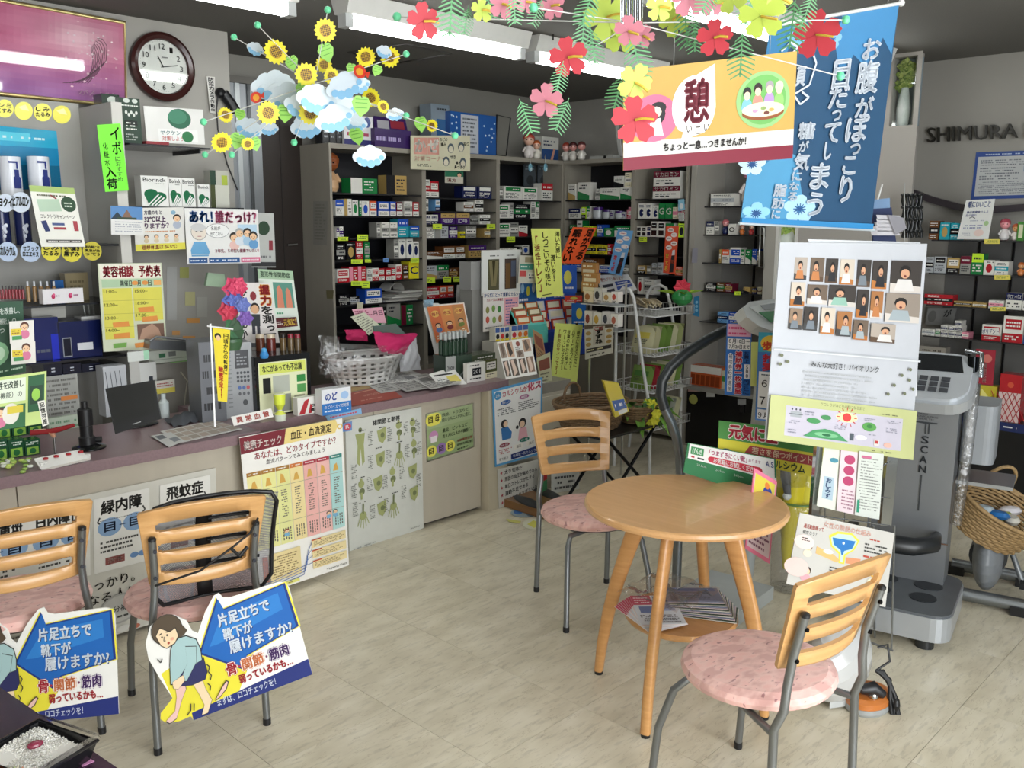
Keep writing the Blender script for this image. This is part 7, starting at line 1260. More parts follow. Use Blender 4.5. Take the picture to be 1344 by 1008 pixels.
for k in range(34):
 a=Vector((4.33+rn.uniform(-.10,.16),3.07+rn.uniform(-.12,.08),.53+rn.uniform(-.03,.06)));b=a+Vector((rn.uniform(-.1,.12),rn.uniform(-.12,.02),rn.uniform(-.14,.05)));s_=(b-a).cross(Vector((0,0,1))).normalized()*.028;m_=(a+b)/2+UPZ*.02;g.add([a,m_+s_,b,m_-s_],[(0,1,2,3)],rn.choice(('5a8a34','78a844','3f6e2c')))
for k in range(9):P=Vector((4.31+rn.uniform(-.12,.14),3.02+rn.uniform(-.08,.02),.53+rn.uniform(-.12,.06)));petal_disc(g,P,.032,'dcd83c',6)
g.build('artificial_plant','paper',label='yellow flowered trailing green plant spilling from the small wicker basket',cat='plant',kind='stuff')
e=empty('folding_stand',(4.14,3.17,0),label='black folding stand with crossed legs under the wicker baskets',cat='stand')
g=G();g.box((4.14,3.17,.44),(.62,.36,.012),'1c1a1a');kid(g,'top',e,'plastic')
for y in(3.03,3.31):
 for s_ in(-1,1):g=G();g.tube([(4.14-s_*.24,y,.01),(4.14+s_*.24,y,.434)],.010,'202022',8);kid(g,'leg',e,'metal')
g=G();g.lathe([(.03,0),(.055,.02),(.062,.06),(.05,.105),(.02,.13),(.001,.132)],(3.92,2.92,0),'d8d8d4',16);g.build('egg_ornament','gloss',label='white egg shaped object on the floor behind the wooden chair',cat='ornament')
e=empty('balance_board',(3.75,3.2,0),label='brown wooden board with dark foot pads on the floor at the counter end',cat='board')
q=[PZ(.05)(*p)for p in((662,655),(684,632),(790,670),(755,684))];g=G();g.prism(q,(0,0,-.045),'8a6238');kid(g,'board_top',e,'wood');cvp=lambda:None
for(x0,y0,x1,y1)in((676,650,712,668),(700,638,735,656)):a,b=PZ(.052)(x0,y0),PZ(.052)(x1,y1);g=G();M=Matrix.Rotation(math.atan2(b.y-a.y,b.x-a.x),4,'Z');g.ball((a+b)/2,1,'202428',((b-a).length/2,.05,.006),14,m=M);kid(g,'foot_pad',e,'plastic')
def decal(name,lab,pts,col,extra=None):
 P=[PZ(.0035)(*p)for p in pts];g=G();g.prism(P,(0,0,.0006),col)
 if extra:
  for pp_,c_ in extra:g.prism([PZ(.0042)(*p)for p in pp_],(0,0,.0005),c_)
 return g.build(name,'paper',label=lab,cat='sticker')
ov=lambda cx,cy,rx,ry,n=18:[(cx+rx*math.cos(2*math.pi*i/n),cy+ry*math.sin(2*math.pi*i/n))for i in range(n)]
decal('floor_sticker','white oval floor sticker with yellow star beside the wooden chair leg',ov(700,688,14,7),'e0dfc8',[([(692,688),(700,683),(710,687),(701,693)],'dcd860')])
decal('floor_sticker','blue and grey footprint floor sticker at the counter end',ov(688,673,18,6),'9aa8ac',[(ov(680,672,6,3),'3a6aa8'),(ov(697,675,6,3),'50606c')])
decal('floor_sticker','small yellow floor sticker left of the white oval sticker',[(664,681),(684,684),(682,687),(668,685)],'d0cc70')
for i,(px_,w_,t)in enumerate(((736,24,'血圧'),(712,6,''))):board('floor_card',('white price card standing behind the chair legs','red and green card edge beside the checklist')[i],'card',PY(3.40),[(px_-w_/2,622),(px_+w_,618),(px_+w_,642),(px_-w_/2,648)],('c8c8c0','3a7a4c')[i],lambda c:(c.rows(.1,.1,.9,.9,3,'404040',cw=.08)if i==0 else c.rect(0,0,1,.45,'b02c34')),.003)
# ================================================================ BLACK CABINET AND THINGS ON IT
zc2=PX(XS)(905,505).z;yk0,yk1=PX(XS)(985,560).y,PX(XS)(903,560).y
e=empty('low_cabinet',(XS+.2,3.35,0),label='black low cabinet with grey top under the niche shelves, with stickers and lock',cat='cabinet')
g=G();g.bb(XS-.02,XS+.36,yn0+.003,yn1-.003,.02,zc2-.03,'121113');kid(g,'body',e,'gloss');g=G();g.bb(XS-.03,XS+.37,yn0+.002,yn1-.002,zc2-.03,zc2,'8e8b84');kid(g,'top',e,'panel')
pl=PX(XS-.021)
def dec(name,q,col,dr=None):board(name,None,None,pl,q,col,dr,.001,parent=e)
dec('sticker',rq(903,508,919,514),'b89088');dec('sticker',rq(927,514,938,521),'b8b8b4');dec('sticker',rq(968,524,979,531),'8a8a88')
g=G();P=pl(910,524);g.lathe([(.001,0),(.036,0),(.036,.002)],P,'a8a858',18,m=Matrix.Rotation(R(-90),4,'Y'));kid(g,'oval_sticker',e);g=G();P=pl(974,537);g.box(P,(.02,.03,.05),'3a3a3c');kid(g,'lock',e,'metal')
sb('snack_box','orange and white segmented snack carton on the black cabinet',906,946,481,503,XS+.02,.12,'c05a30',lambda c:(c.rect(.0,0,1,.35,'d8d4cc'),[c.rect(.02+i*.163,.45,.15+i*.163,.95,'8a3c1c')for i in range(6)]),z0=zc2+.001)
sb('snack_box','white and green snack pack beside the orange carton',947,956,487,505,XS+.03,.1,'c8c8b0',lambda c:c.rect(0,.3,1,.6,'4a8a4c'),z0=zc2+.001)
board('side_sticker','pale blue tooth sticker on the outer bay post','sticker',PX(XS-.003),[(890,262),(898,261),(899,276),(890,277)],'8ac0d8',lambda c:c.ell(.5,.6,.3,.25,'e4e8ea'),.001)
board('side_sticker','white round sticker below the blue tooth sticker on the bay post','sticker',PX(XS-.003),[(890,279),(898,279),(898,290),(891,290)],'d0d0cc',tx,.001)
board('side_sticker','pale lilac strip sticker on the niche side wall','sticker',PY(yn1-.002),[(909,326),(916,326),(915,345),(908,345)],'9a98a4',None,.001)
board('side_sticker','light blue tag card at the niche side, below the lilac strip','sticker',PY(yn1-.004),[(911,390),(918,388),(918,416),(910,414)],'3a8ab8',lambda c:[c.ell(.5,y,.25,.08,'9ad0e8',8)for y in(.3,.5,.7)],.002)
pl_=PX(XS-.03);g=G();g.tube([pl_(998,297),pl_(1003,300),pl_(1002,352),pl_(996,350)],.006,'c8c8c4',6,closed=True);g.build('display_hook','metal',label='narrow white frame hook at the right edge of the niche',cat='hook')
g=G();rn=random.Random(5);yw=(wy0+wy1)/2
for k in range(40):P=Vector((XS+.045,wy0+.02+rn.random()*(wy1-wy0-.04),wz1-.12+rn.random()*.1));petal_disc(g,P,.03,rn.choice(('a8c860','7aa048','d0dc88')),5)
g.build('window_plants','paper',label='yellow green foliage showing in the narrow window beside the pillar',cat='plant',kind='stuff')
g=G();rn=random.Random(6)
for k in range(30):P=Vector((XS+.055,a1+.04+rn.random()*(a0-a1)*.5,zb+.22+rn.random()*.14));petal_disc(g,P,.035,rn.choice(('8a9a48','6a8038','b0b868')),4)
g.lathe([(.03,0),(.04,.1),(.03,.16),(.02,.22)],(XS+.055,a1+.08,zb+.001),'c8ccc8',12);g.build('alcove_plant','paper',label='small vase with olive green sprig in the pillar alcove',cat='plant',kind='stuff')
e=empty('mask_display',tuple(PD(4.0)(1165,300)),label='blue framed display with a hanging white pleated face mask above the photo poster',cat='display');pm=PV(1170,290,3.85,-25)
g=G();q=[pm(1146,274),pm(1170,272),pm(1178,330),pm(1146,330)];g.prism(q,(.01,.01,0),'22305c');g.prism([pm(1147,262),pm(1168,260),pm(1168,273),pm(1147,274)],(.01,.01,0),'7a9ac0');g.tube([pm(1152,262),pm(1158,242)],.004,'d0d0cc',6);kid(g,'frame',e,'plastic')
g=G();pm2=PV(1170,290,3.80,-25)
for k in range(5):g.prism([pm2(1150,282+k*5),pm2(1184-abs(k-2)*3,283+k*5),pm2(1188-abs(k-2)*3,289+k*5),pm2(1152,289+k*5)],(-.006*k+.02,.006*k,0),'d4d2d8');g.prism([pm2(1166,282),pm2(1186,286),pm2(1190,300),pm2(1176,308)],(-.01,0,0),'cccad2')
kid(g,'face_mask',e)
g=G();rn=random.Random(3)
for k in range(5):
 x=1186+k*5.5;P=[PX(5.35)(x,y)for y in range(256,318,8)];g.tube([p+Vector((0,.006*math.sin(i*2+k),0))for i,p in enumerate(P)],.011,'1c1e20',6);[g.ball(p,.018,'26282a',(1,1,.6),6)for p in P[::2]]
g.build('hanging_bottles','gloss',label='dark bottle packs in clear wrap hanging at the left end of the right wall shelves',cat='bottles');g=G();g.tube([PX(5.33)(1187,240),PX(5.33)(1187,320)],.004,'a8a8a4',6);g.build('hanging_rod','metal',label='thin grey rod left of the hanging dark bottle packs',cat='rod')
# ================================================================ BODY MACHINE console, handle; signs around
pc0=PD(3.35);e=empty('exercise_machine',(PZ(0)(1000,700).x,PZ(0)(1000,700).y,0),label='exercise machine with white oval console and curved black grab handle',cat='machine')
g=G();pk=PV(1020,420,3.30,30,35);O_=[(975,404),(984,396),(1010,393),(1045,395),(1060,410),(1050,440),(1018,436),(996,428),(980,416)];q=[pk(*p)for p in O_];nn=quad_normal([q[0],q[3],q[5],q[7]])
g.prism(q,-nn*.05,'c4c8c6');g.prism([pk(*p)+nn*.001 for p in((983,404),(1012,397),(1040,402),(1034,428),(1004,420))],nn*.004,'d4d8d6');g.prism([pk(*p)+nn*.006 for p in((994,411),(1022,409),(1030,424),(1010,424))],nn*.002,'1c7a3c');g.prism([pk(*p)+nn*.006 for p in((996,402),(1024,398),(1030,406),(1002,408))],nn*.002,'8a8e90');kid(g,'console',e,'plastic')
H0=PV(900,500,3.42,15);hp=[(1010,424),(985,424),(958,431),(930,445),(900,464),(880,482),(869,500),(867,518),(872,536)];g=G();g.tube([H0(*p)for p in hp],.020,'1d2224',12);kid(g,'grip',e,'plastic','black foam grip')
P_=[H0(*p)for p in((872,536),(880,552),(888,575),(892,600),(893,625))];P_.append(Vector((P_[-1].x,P_[-1].y,.03)));g=G();g.tube(P_,.018,'70767a',12);kid(g,'handle_tube',e,'metal','grey painted handle tube')
a=H0(1010,424);g=G();b=Vector((a.x+.32,a.y+.22,.06));g.tube([a,a+Vector((.10,.06,-.1)),b],.035,'a8acaa',10);kid(g,'column',e,'plastic');g=G();g.box(((P_[-1].x+b.x)/2+.05,(P_[-1].y+b.y)/2,.03),((b-P_[-1]).length*.7,.3,.06),'b4b8b6',math.atan2(b.y-P_[-1].y,b.x-P_[-1].x));kid(g,'base',e,'plastic')
board('campaign_strip','blue vertical strip with red letters 補助券一枚進呈 hanging on the handle','notice',PV(970,470,3.30,4),[(954,424),(987,425),(985,520),(951,518)],'2468b8',lambda c:(c.rect(.03,.01,.97,.18,'e0a8c0'),c.rows(.08,.03,.92,.10,1,'d04878',cw=.1),c.rows(.08,.11,.92,.17,1,'d04878',cw=.1),c.rect(.05,.21,.95,.36,'e8e6e4'),c.text('６月10日〜',.1,.215,.92,.275,'28283a',.03),c.text('７月20日まで',.1,.295,.92,.35,'28283a',.03),c.vtext('補助券一枚進呈',.36,.38,.64,.98,'c82840',.04,'f0e8ec',.05),c.ell(.18,.45,.1,.04,'e8e8ec'),c.rect(.08,.45,.28,.95,'e8e8ec'),c.vtext('補助券６枚進呈',.1,.42,.26,.94,'303860',.01),c.vtext('お買上',.70,.38,.92,.54,'1a2c5c',.02),c.rect(.72,.56,.94,.76,'e8e8ec'),c.vtext('500',.75,.57,.92,.75,'26263a',.03),c.vtext('円ごとに',.70,.78,.94,.98,'1a2c5c',.02)),.002)
board('campaign_strip','blue framed campaign card with large dates, partly behind the photo poster','notice',PV(1005,500,3.20,0),[(996,436),(1050,438),(1046,558),(991,551)],'3a70b0',lambda c:(c.rect(0,0,1,.22,'3a9ab0'),c.ell(.3,.12,.25,.09,'e8c040'),c.text('歩数',.1,.10,.6,.2,'d84828',.05),c.text('推',.12,.24,.5,.33,'c82c38',.06),c.text('実',.12,.34,.5,.43,'c82c38',.06),c.rect(.04,.44,.96,.85,'e4e6e6'),c.rows(.1,.46,.9,.49,1,'3a4a60',cw=.04),c.text('６月',.12,.53,.5,.62,'28282e',.02),c.text('７月',.08,.72,.48,.82,'28282e',.02),c.rect(.04,.87,.96,.98,'d8dade'),c.text('９月送',.06,.90,.5,.97,'28282e',.02)),.002)
board('yellow_sheet','narrow pale yellow sheet between the two blue campaign strips','paper',PV(990,480,3.24,2),[(986,449),(995,449),(993,507),(985,507)],'d4d878',None,.001)
board('vitality_sign','green and yellow sign headed 元気に partly behind the photo poster','sign',PV(1000,590,3.36,18,4),[(944,552),(1070,566),(1068,626),(942,600)],'4a8c40',lambda c:(c.text('元気に工',.10,.06,.60,.42,'b82c3c',.05,'e8e0d8',.05),c.rect(0,.48,1,1,'d8cc38'),c.poly([(.32,.54),(.98,.54),(.98,.76),(.26,.76)],'a03838'),c.text('若さを保つポイント',.34,.56,.97,.73,'e8d0b0',.03),c.ell(.09,.84,.07,.12,'3a5a7c'),c.text('若返りとカルシウム',.18,.78,.90,.97,'24402c',.04)),.004)
board('shoe_sign','white and green sign about shoes that do not trip you, behind the table','sign',PV(960,620,3.26,20,6),[(903,581),(1018,602),(1020,660),(897,620)],'227040',lambda c:(c.rect(.02,.02,.98,.50,'e6e4e0'),c.poly([(0,.5),(1,.5),(1,.44),(0,.50)],'e6e4e0'),c.rect(.04,.10,.18,.34,'3a8a50'),c.text('げんき',.06,.13,.16,.31,'d8e8d8',.04),c.ell(.07,.42,.02,.03,'b03040'),c.rect(.12,.40,.19,.45,'303030'),c.text('「つまずきにくい靴」',.24,.08,.66,.24,'b83868',.03),c.text('あります',.68,.12,.82,.2,'b06080',.01),c.ell(.27,.37,.04,.09,'c02c40'),c.ell(.80,.37,.04,.09,'c02c40'),c.rect(.27,.28,.80,.46,'c02c40'),c.text('お気軽にお試しください',.29,.30,.78,.44,'f0e8e4',.03),c.text('ＡＳ',.88,.10,.97,.22,'2a3a8c',.04),[c.text('24.5cm',.12+i*.2,.60,.22+i*.2,.66,'d8e4d8',.01)for i in range(4)]),.004)
board('pink_leaflet','pink bordered leaflet with blue and yellow picture behind the table rim','leaflet',PV(1010,640,3.16,22,6),[(990,614),(1020,632),(1010,740),(978,720)],'e87a98',lambda c:(c.rect(.06,.05,.94,.95,'e0c8cc'),c.rect(.08,.05,.92,.35,'dccc48'),c.ell(.65,.22,.2,.1,'2c3c90'),c.ell(.6,.12,.1,.04,'e08030'),c.rect(.08,.38,.92,.55,'5a3a78'),c.ell(.5,.47,.3,.06,'dccc48'),c.rows(.1,.6,.9,.92,5,'7a4a60',cw=.08)),.004)
bz=PZ(0)(1038,772);e=empty('clear_bin',tuple(bz),label='green tinted clear bin holding yellow bagged cleaning slippers beside the table',cat='bin')
g=G();g.lathe([(.085,.004),(.09,.01),(.11,.42),(.113,.42)],bz,'8a9a50',20);kid(g,'bin_body',e,'film');g=G();g.tube([bz+Vector((.112*math.cos(R(a)),.112*math.sin(R(a)),.42))for a in range(0,360,20)],.005,'5a7a3c',6,closed=True);kid(g,'rim',e,'plastic')
g=G();rn=random.Random(14)
for k in range(4):
 c0=bz+Vector((rn.uniform(-.04,.04),rn.uniform(-.04,.04),.1));g.lathe([(.02,0),(.05,.1),(.07,.28),(.085,.42),(.07,.52),(.03,.58),(.001,.6)],c0,('d8c838','ccbc30','b8ac2c','e0d44c')[k],10,.8,.6,m=Matrix.Rotation(rn.uniform(-.22,.22),4,'X')@Matrix.Rotation(k,4,'Z'))
kid(g,'yellow_bags',e,'gloss',kind='stuff');q=PV(1030,620,fw.dot(bz+UPZ*.5-EYE)-.12,0)
g=G();g.tube([q(1030,600),q(1031,625),q(1034,650)],[.016,.022,.014],'5a5c60',10);g.ball(q(1030,601),.02,'b8bcc0');g.ball(q(1033,651),.018,'c8ccc8');kid(g,'brush_handle',e,'plastic');crumple('clear_film','crinkled clear film over the yellow bags','film',[q(1010,585),q(1062,580),q(1065,640),q(1014,640)],.02,'ffffff','film',seed=11)
# ================================================================ CHROME BROCHURE RACK + BLADDER POSTER
pr_=PV(1120,650,3.09,22,0);e=empty('brochure_rack',tuple(PZ(0)(1150,850)),label='chrome brochure stand with wire frame holding striped pink leaflets',cat='rack')
for x0,x1,x2,x3 in((1072,1080,1064,1074),(1166,1180,1156,1170)):g=G();g.prism([pr_(x0,585),pr_(x1,587),pr_(x3,690),pr_(x2,690)],(.02,.02,0),'d4d8da');kid(g,'chrome_strip',e,'chrome')
g=G()
for x in(1086,1112,1146):g.tube([pr_(x,585),pr_(x-4,690)],.0025,'c0c4c8',6)
for y in(640,676):g.tube([pr_(1068,y),pr_(1168,y+14)],.0025,'c0c4c8',6)
g.tube([pr_(1080,600),pr_(1112,588),pr_(1146,618),pr_(1168,606)],.0025,'c0c4c8',6);kid(g,'wire_frame',e,'chrome')
for x,y in((1148,838),(1170,852)):a=pr_(x-(2 if x<1160 else-4),690);g=G();b=PZ(.0)(x,y);g.tube([a,Vector((b.x,b.y,b.z+.003))],.004,'9a9ea2',6);kid(g,'leg',e,'metal')
g=G();a,b=PZ(.004)(1120,835),PZ(.004)(1172,854);g.tube([a,b],.004,'9a9ea2',6);kid(g,'foot_wire',e,'metal')
for i,(q_,c_,hd)in enumerate((([(1082,586),(1110,590),(1104,672),(1072,664)],'d8dccc','4a6a9c'),([(1104,590),(1128,592),(1122,676),(1098,670)],'dcc8cc','a83860'),([(1128,592),(1160,596),(1154,682),(1122,676)],'ccd0c8','c06888'))):
 board('brochure',('left pale green brochure with blue lettering in the chrome rack','middle pink brochure with three red circles in the chrome rack','right grey green brochure full of fine print in the chrome rack')[i],'leaflet',PV(1120,650,3.075-.01*i,22,0),q_,c_,lambda c:((c.rect(.15,.48,.6,.85,'a8bcc8'),c.vtext('おしみず',.25,.50,.5,.83,'28406c',.03),c.ell(.5,.2,.2,.04,'4a8a9c'))if i==0 else([c.ell(.5,.15+.17*k,.3,.075,'b04068')for k in range(3)],c.rows(.2,.62,.9,.95,6,'9a7080',cw=.08))if i==1 else(c.rows(.1,.08,.95,.9,18,'7a7c78',cw=.05,fill=.3),c.rect(.1,.06,.5,.1,'c06888'),c.rect(.05,.75,.15,.95,'2a8a6c'))),.002)
board('bladder_poster','white poster with blue bladder diagram leaning below the brochure rack','poster',PV(1110,740,3.0,20,6),[(1050,673),(1174,700),(1162,797),(1032,766)],'c2bfb8',lambda c:(c.text('女性の膀胱の仕組み',.25,.04,.75,.12,'d8a090',.02),c.text('過活動膀胱って',.06,.13,.26,.19,'b04838',.02),c.text('何だろう？',.06,.22,.20,.27,'40403c',.02),c.poly([(.32,.22),(.40,.14),(.55,.12),(.64,.20),(.60,.34),(.52,.44),(.52,.56),(.46,.56),(.45,.44),(.36,.36)],'dcd048'),c.poly([(.345,.24),(.41,.17),(.55,.15),(.62,.22),(.58,.34),(.50,.43),(.50,.54),(.475,.54),(.465,.42),(.37,.34)],'b8d8c8'),c.poly([(.36,.235),(.60,.22),(.575,.33),(.50,.38),(.49,.44),(.475,.44),(.46,.38),(.385,.33)],'2470b4'),c.ell(.48,.28,.012,.018,'e0e8f0'),c.poly([(.22,.40),(.40,.46),(.47,.52),(.44,.56),(.22,.50)],'dcb070'),c.poly([(.53,.46),(.68,.44),(.66,.54),(.53,.54)],'d89068'),c.ell(.34,.44,.05,.03,'e8e6e0'),c.rows(.70,.13,.86,.17,1,'b04838'),c.rows(.70,.2,.94,.34,3,'40403c',cw=.02),c.rows(.70,.36,.88,.42,1,'b04838'),c.face(.14,.44,.035,'4a2c20',1.2,body='e4d4bc'),c.ell(.09,.38,.10,.10,'e8d0c8'),c.face(.16,.76,.04,'3a2c28',1.2,body='d8a0a8'),c.ell(.06,.74,.12,.13,'e4c4bc'),c.rows(.06,.31,.14,.37,2,'40403c'),c.rows(.38,.62,.62,.74,3,'50504c',cw=.02),c.rows(.70,.60,.92,.66,1,'d8a848'),c.ell(.82,.72,.05,.06,'e8d8b8'),c.rows(.72,.84,.93,.95,2,'303030',cw=.03)),.003)
# ================================================================ FOOT MASSAGER
P=PZ(0)(1128,915);e=empty('foot_massager',tuple(P),label='white rounded foot massager with orange sole and black cords on the floor',cat='massager')
g=G();a=PZ(0)(1150,930);g.lathe([(.085,0),(.09,.01),(.088,.025)],a+Vector((.0,.03,0)),'9a9c9a',24,1.1,.8);kid(g,'sole',e,'plastic');g=G();g.lathe([(.088,.026),(.088,.045),(.07,.055),(.001,.058)],a+Vector((0,.03,0)),'c87838',24,1.1,.8);kid(g,'orange_pad',e,'wood')
g=G();c_=PZ(.14)(1108,880)+Vector((.06,.05,0));g.ball((c_.x,c_.y,.14),.13,'bcbcba',(1.2,.8,1.05),20,m=Matrix.Rotation(R(-30),4,'Y'));g.prism([PZ(.06)(*p)for p in((1085,880),(1120,872),(1140,905),(1090,912))],(0,0,-.05),'b8bab8');kid(g,'shell',e,'gloss')
pk2=PD(fw.dot(a+UPZ*.08-EYE)-.02);g=G();g.ball(pk2(1146,913),.018,'b8b8b8',n=14);kid(g,'knob',e,'chrome');g=G();g.tube([pk2(1130,905),pk2(1146,903),pk2(1160,912)],[.016,.024,.014],'1c1c1e',10);kid(g,'joint',e,'plastic')
g=G();rn=random.Random(17)
for k in range(5):g.tube([pk2(1150+k*2,880),pk2(1166+rn.uniform(-6,6),892),pk2(1172+rn.uniform(-6,6),915),pk2(1176+rn.uniform(-6,4),938)],.007,'121214',6)
g.tube([pk2(1150,880),pk2(1168,868),pk2(1165,846),pk2(1152,850)],.004,'121214',6);g.ball(pk2(1176,925),.018,'161618',(.8,.8,1.5),8);kid(g,'cord',e,'plastic')
# ================================================================ BODY COMPOSITION SCALE (tall grey column)
sx0=PZ(0)(1213,848);aS=R(-78);hx=Vector((math.cos(aS),math.sin(aS),0));hy=Vector((-hx.y,hx.x,0));C0=sx0+hy*.26-hx*.10
e=empty('body_scale',tuple(C0),label='tall silver grey body composition scale with tilted keypad head and foot platform',cat='scale')
def SP(a_,b_,z):return C0+hx*a_+hy*b_+UPZ*z
def slab(pts,z0,z1,c,nm,mt_='silver',lab=None):g=G();g.prism([SP(a_,b_,z0)for a_,b_ in pts],(0,0,z1-z0),c,False);return kid(g,nm,e,mt_,lab)
rr=lambda x0,x1,y0,y1,r,n=5:[(x1-r+r*math.cos(t),y1-r+r*math.sin(t))for t in[i*math.pi/2/n for i in range(n+1)]]+[(x0+r+r*math.cos(t),y1-r+r*math.sin(t))for t in[math.pi/2+i*math.pi/2/n for i in range(n+1)]]+[(x0+r+r*math.cos(t),y0+r+r*math.sin(t))for t in[math.pi+i*math.pi/2/n for i in range(n+1)]]+[(x1-r+r*math.cos(t),y0+r+r*math.sin(t))for t in[1.5*math.pi+i*math.pi/2/n for i in range(n+1)]]
slab(rr(-.24,.19,-.33,.16,.07),.05,.145,'b4b8bc','platform',lab='silver platform side');slab(rr(-.235,.185,-.325,.155,.07),.145,.155,'5c6064','platform_top','plastic','dark grey textured top')
for a_,b_,w_,l_ in((-.10,-.16,.05,.07),(.07,-.16,.05,.07),(.07,-.02,.055,.07),(-.10,-.02,.055,.07)):slab([(a_+w_*math.cos(t),b_+l_*.7*math.sin(t))for t in[i*math.pi/8 for i in range(16)]],.1555,.158,'484c50','foot_plate','metal')
for a_,b_ in((.10,-.26),(-.18,-.26),(.12,.10),(-.18,.10)):g=G();g.cyl(SP(a_,b_,0),SP(a_,b_,.05),.035,'2a2c2e',14);kid(g,'foot',e,'gloss')
slab([(-.19,.02),(.12,.02),(.12,.17),(-.19,.17)],.155,.93,'85888b','column',lab='grey steel column');slab([(-.195,.012),(.125,.012),(.125,.02),(-.195,.02)],.33,.335,'c8ccce','trim_line','chrome')
qf=[SP(-.17,.0195,.92),SP(.10,.0195,.92),SP(.10,.0195,.38),SP(-.17,.0195,.38)];g=G();cv=CV(g,qf,quad_normal(qf),.0005,.0005)
cv.rect(.45,.045,.66,.085,'202226');cv.text('TAKAI',.47,.052,.64,.078,'8a8e92',.02);cv.text('TAKAI',.52,.105,.66,.118,'3c4044');cv.text('COMMUNICATING',.36,.124,.80,.137,'3c4044');cv.text('FOR HEALTH',.42,.143,.74,.156,'3c4044')
cv.poly([(.50,.17),(.80,.17),(.80,.18),(.70,.185),(.70,.26),(.68,.26),(.68,.185),(.655,.185),(.655,.26),(.635,.26),(.635,.185),(.50,.18)],'303438')
for i,ch in enumerate('SCAN'):cv.text(ch,.60,.28+i*.075,.70,.335+i*.075,'303438',.03)
cv.rect(.635,.58,.655,.86,'303438');kid(g,'lettering',e)
tl_=Matrix.Rotation(R(32),3,hx)
def HP(a_,b_,z):return SP(-.025,-.02,1.02)+tl_@(hx*a_+hy*b_+UPZ*z)
g=G();g.prism([HP(a_,b_,-.05)for a_,b_ in rr(-.21,.20,-.16,.15,.09)],HP(0,0,.05)-HP(0,0,0),'b8bcc0');g.prism([HP(a_*.9,b_*.9,0)for a_,b_ in rr(-.21,.20,-.16,.15,.09)],HP(0,0,.014)-HP(0,0,0),'c4c8cc');kid(g,'head',e,'silver')
g=G();g.prism([HP(a_,b_,.0145)for a_,b_ in((-.14,.02),(.15,.02),(.13,.12),(-.12,.12))],HP(0,0,.002)-HP(0,0,0),'1e2022');kid(g,'screen',e,'gloss')
for j in range(3):
 for i in range(6):g=G();a_,b_=-.12+i*.04,-.105+j*.032;g.prism([HP(a_+x,b_+y,.015)for x,y in((0,0),(.03,0),(.03,.022),(0,.022))],HP(0,0,.005)-HP(0,0,0),'3a3c40');kid(g,'key',e,'plastic')
slab([(-.18,-.05),(.12,-.05),(.12,.19),(-.18,.19)],.925,.965,'6a6e72','neck','metal')
g=G();g.tube([SP(-.25,.06,.34),SP(-.24,-.12,.35),SP(-.17,-.18,.355),SP(.02,-.17,.36),SP(.08,-.10,.36),SP(.08,.02,.36)],[.02,.034,.036,.036,.034,.02],'1c1e20',12);kid(g,'knee_bar',e,'plastic','black padded knee bar');g=G();g.tube([SP(-.2,-.14,.35),SP(-.19,-.17,.26),SP(-.10,-.12,.16)],.022,'1c1e20',10);kid(g,'bar_stem',e,'plastic')
g=G();g.tube([SP(.15,.05,1.10),SP(.155,.03,1.0)],.022,'26282a',10);g.tube([SP(.12,.07,1.12),SP(.18,.02,1.12),SP(.185,.0,1.03)],.009,'c8ccd0',8);kid(g,'hand_grip',e,'chrome');g=G();g.tube([SP(.165,.03,1.0),SP(.16,.03,.7),SP(.145,.03,.42)],.022,'ffffff',10);kid(g,'wrapped_cable',e,'film','cable in clear wrap')
slab(rr(.125,.25,.10,.34,.04),.66,.90,'8e9296','printer','plastic');slab([(.125,.08),(.33,.08),(.33,.30),(.125,.30)],.575,.59,'a8acb0','tray','metal')
bk=PZ(0)(1286,805)+hy*.24;e=empty('exercise_bike',tuple(bk),label='grey round exercise bike body on the floor behind the body scale',cat='exercise bike')
MB=Matrix.Rotation(math.atan2(hy.y,hy.x),4,'Z');g=G();g.ball(bk+UPZ*.20,.175,'787c80',(1.2,.38,.95),24,m=MB);kid(g,'flywheel_cover',e,'plastic')
g=G();g.lathe([(.075,-.08),(.075,.08)],bk+UPZ*.20,'2c2e30',20,m=Matrix.Rotation(R(90),4,hx));kid(g,'crank_disc',e,'plastic')
for s_ in(-.16,.2):g=G();c_=bk+hy*s_;g.tube([c_-hx*.16+UPZ*.04,c_+hx*.16+UPZ*.04],.028,'8a8e90',10);kid(g,'stabiliser',e,'metal');[kid(G().box(c_+hx*d_+UPZ*.02,(.07,.09,.04),'1a1a1c',math.atan2(hy.y,hy.x)),'foot',e,'plastic')for d_ in(-.15,.15)]
g=G();g.tube([bk+UPZ*.2+hx*.09,bk+UPZ*.10+hx*.14-hy*.05],.012,'a8acb0',8);g.box(bk+UPZ*.10+hx*.18-hy*.05,(.10,.09,.03),'3a3c3e',math.atan2(hx.y,hx.x));kid(g,'pedal',e,'metal')
wc=PD(3.9)(1292,680)-UPZ*.06;MW=Matrix.Rotation(R(-22),3,fw)@Matrix.Rotation(math.atan2(rt.y,rt.x),3,'Z')
MW=(Matrix.Rotation(R(22),3,Vector((fw.x,fw.y,0)).normalized())@Matrix.Rotation(R(24),3,rt.normalized())@Matrix.Rotation(math.atan2(rt.y,rt.x),3,'Z'))
g=G();g.tube([wc,bk+UPZ*.30],.05,'606468',10);kid(g,'seat_post',e,'plastic')
wicker('wicker_basket','large pale wicker basket of wrapped samples tilted on the exercise bike',wc,.205,.16,.16,'a8895c',handle=(.06,.15,.10),M=MW)
rn=random.Random(19)
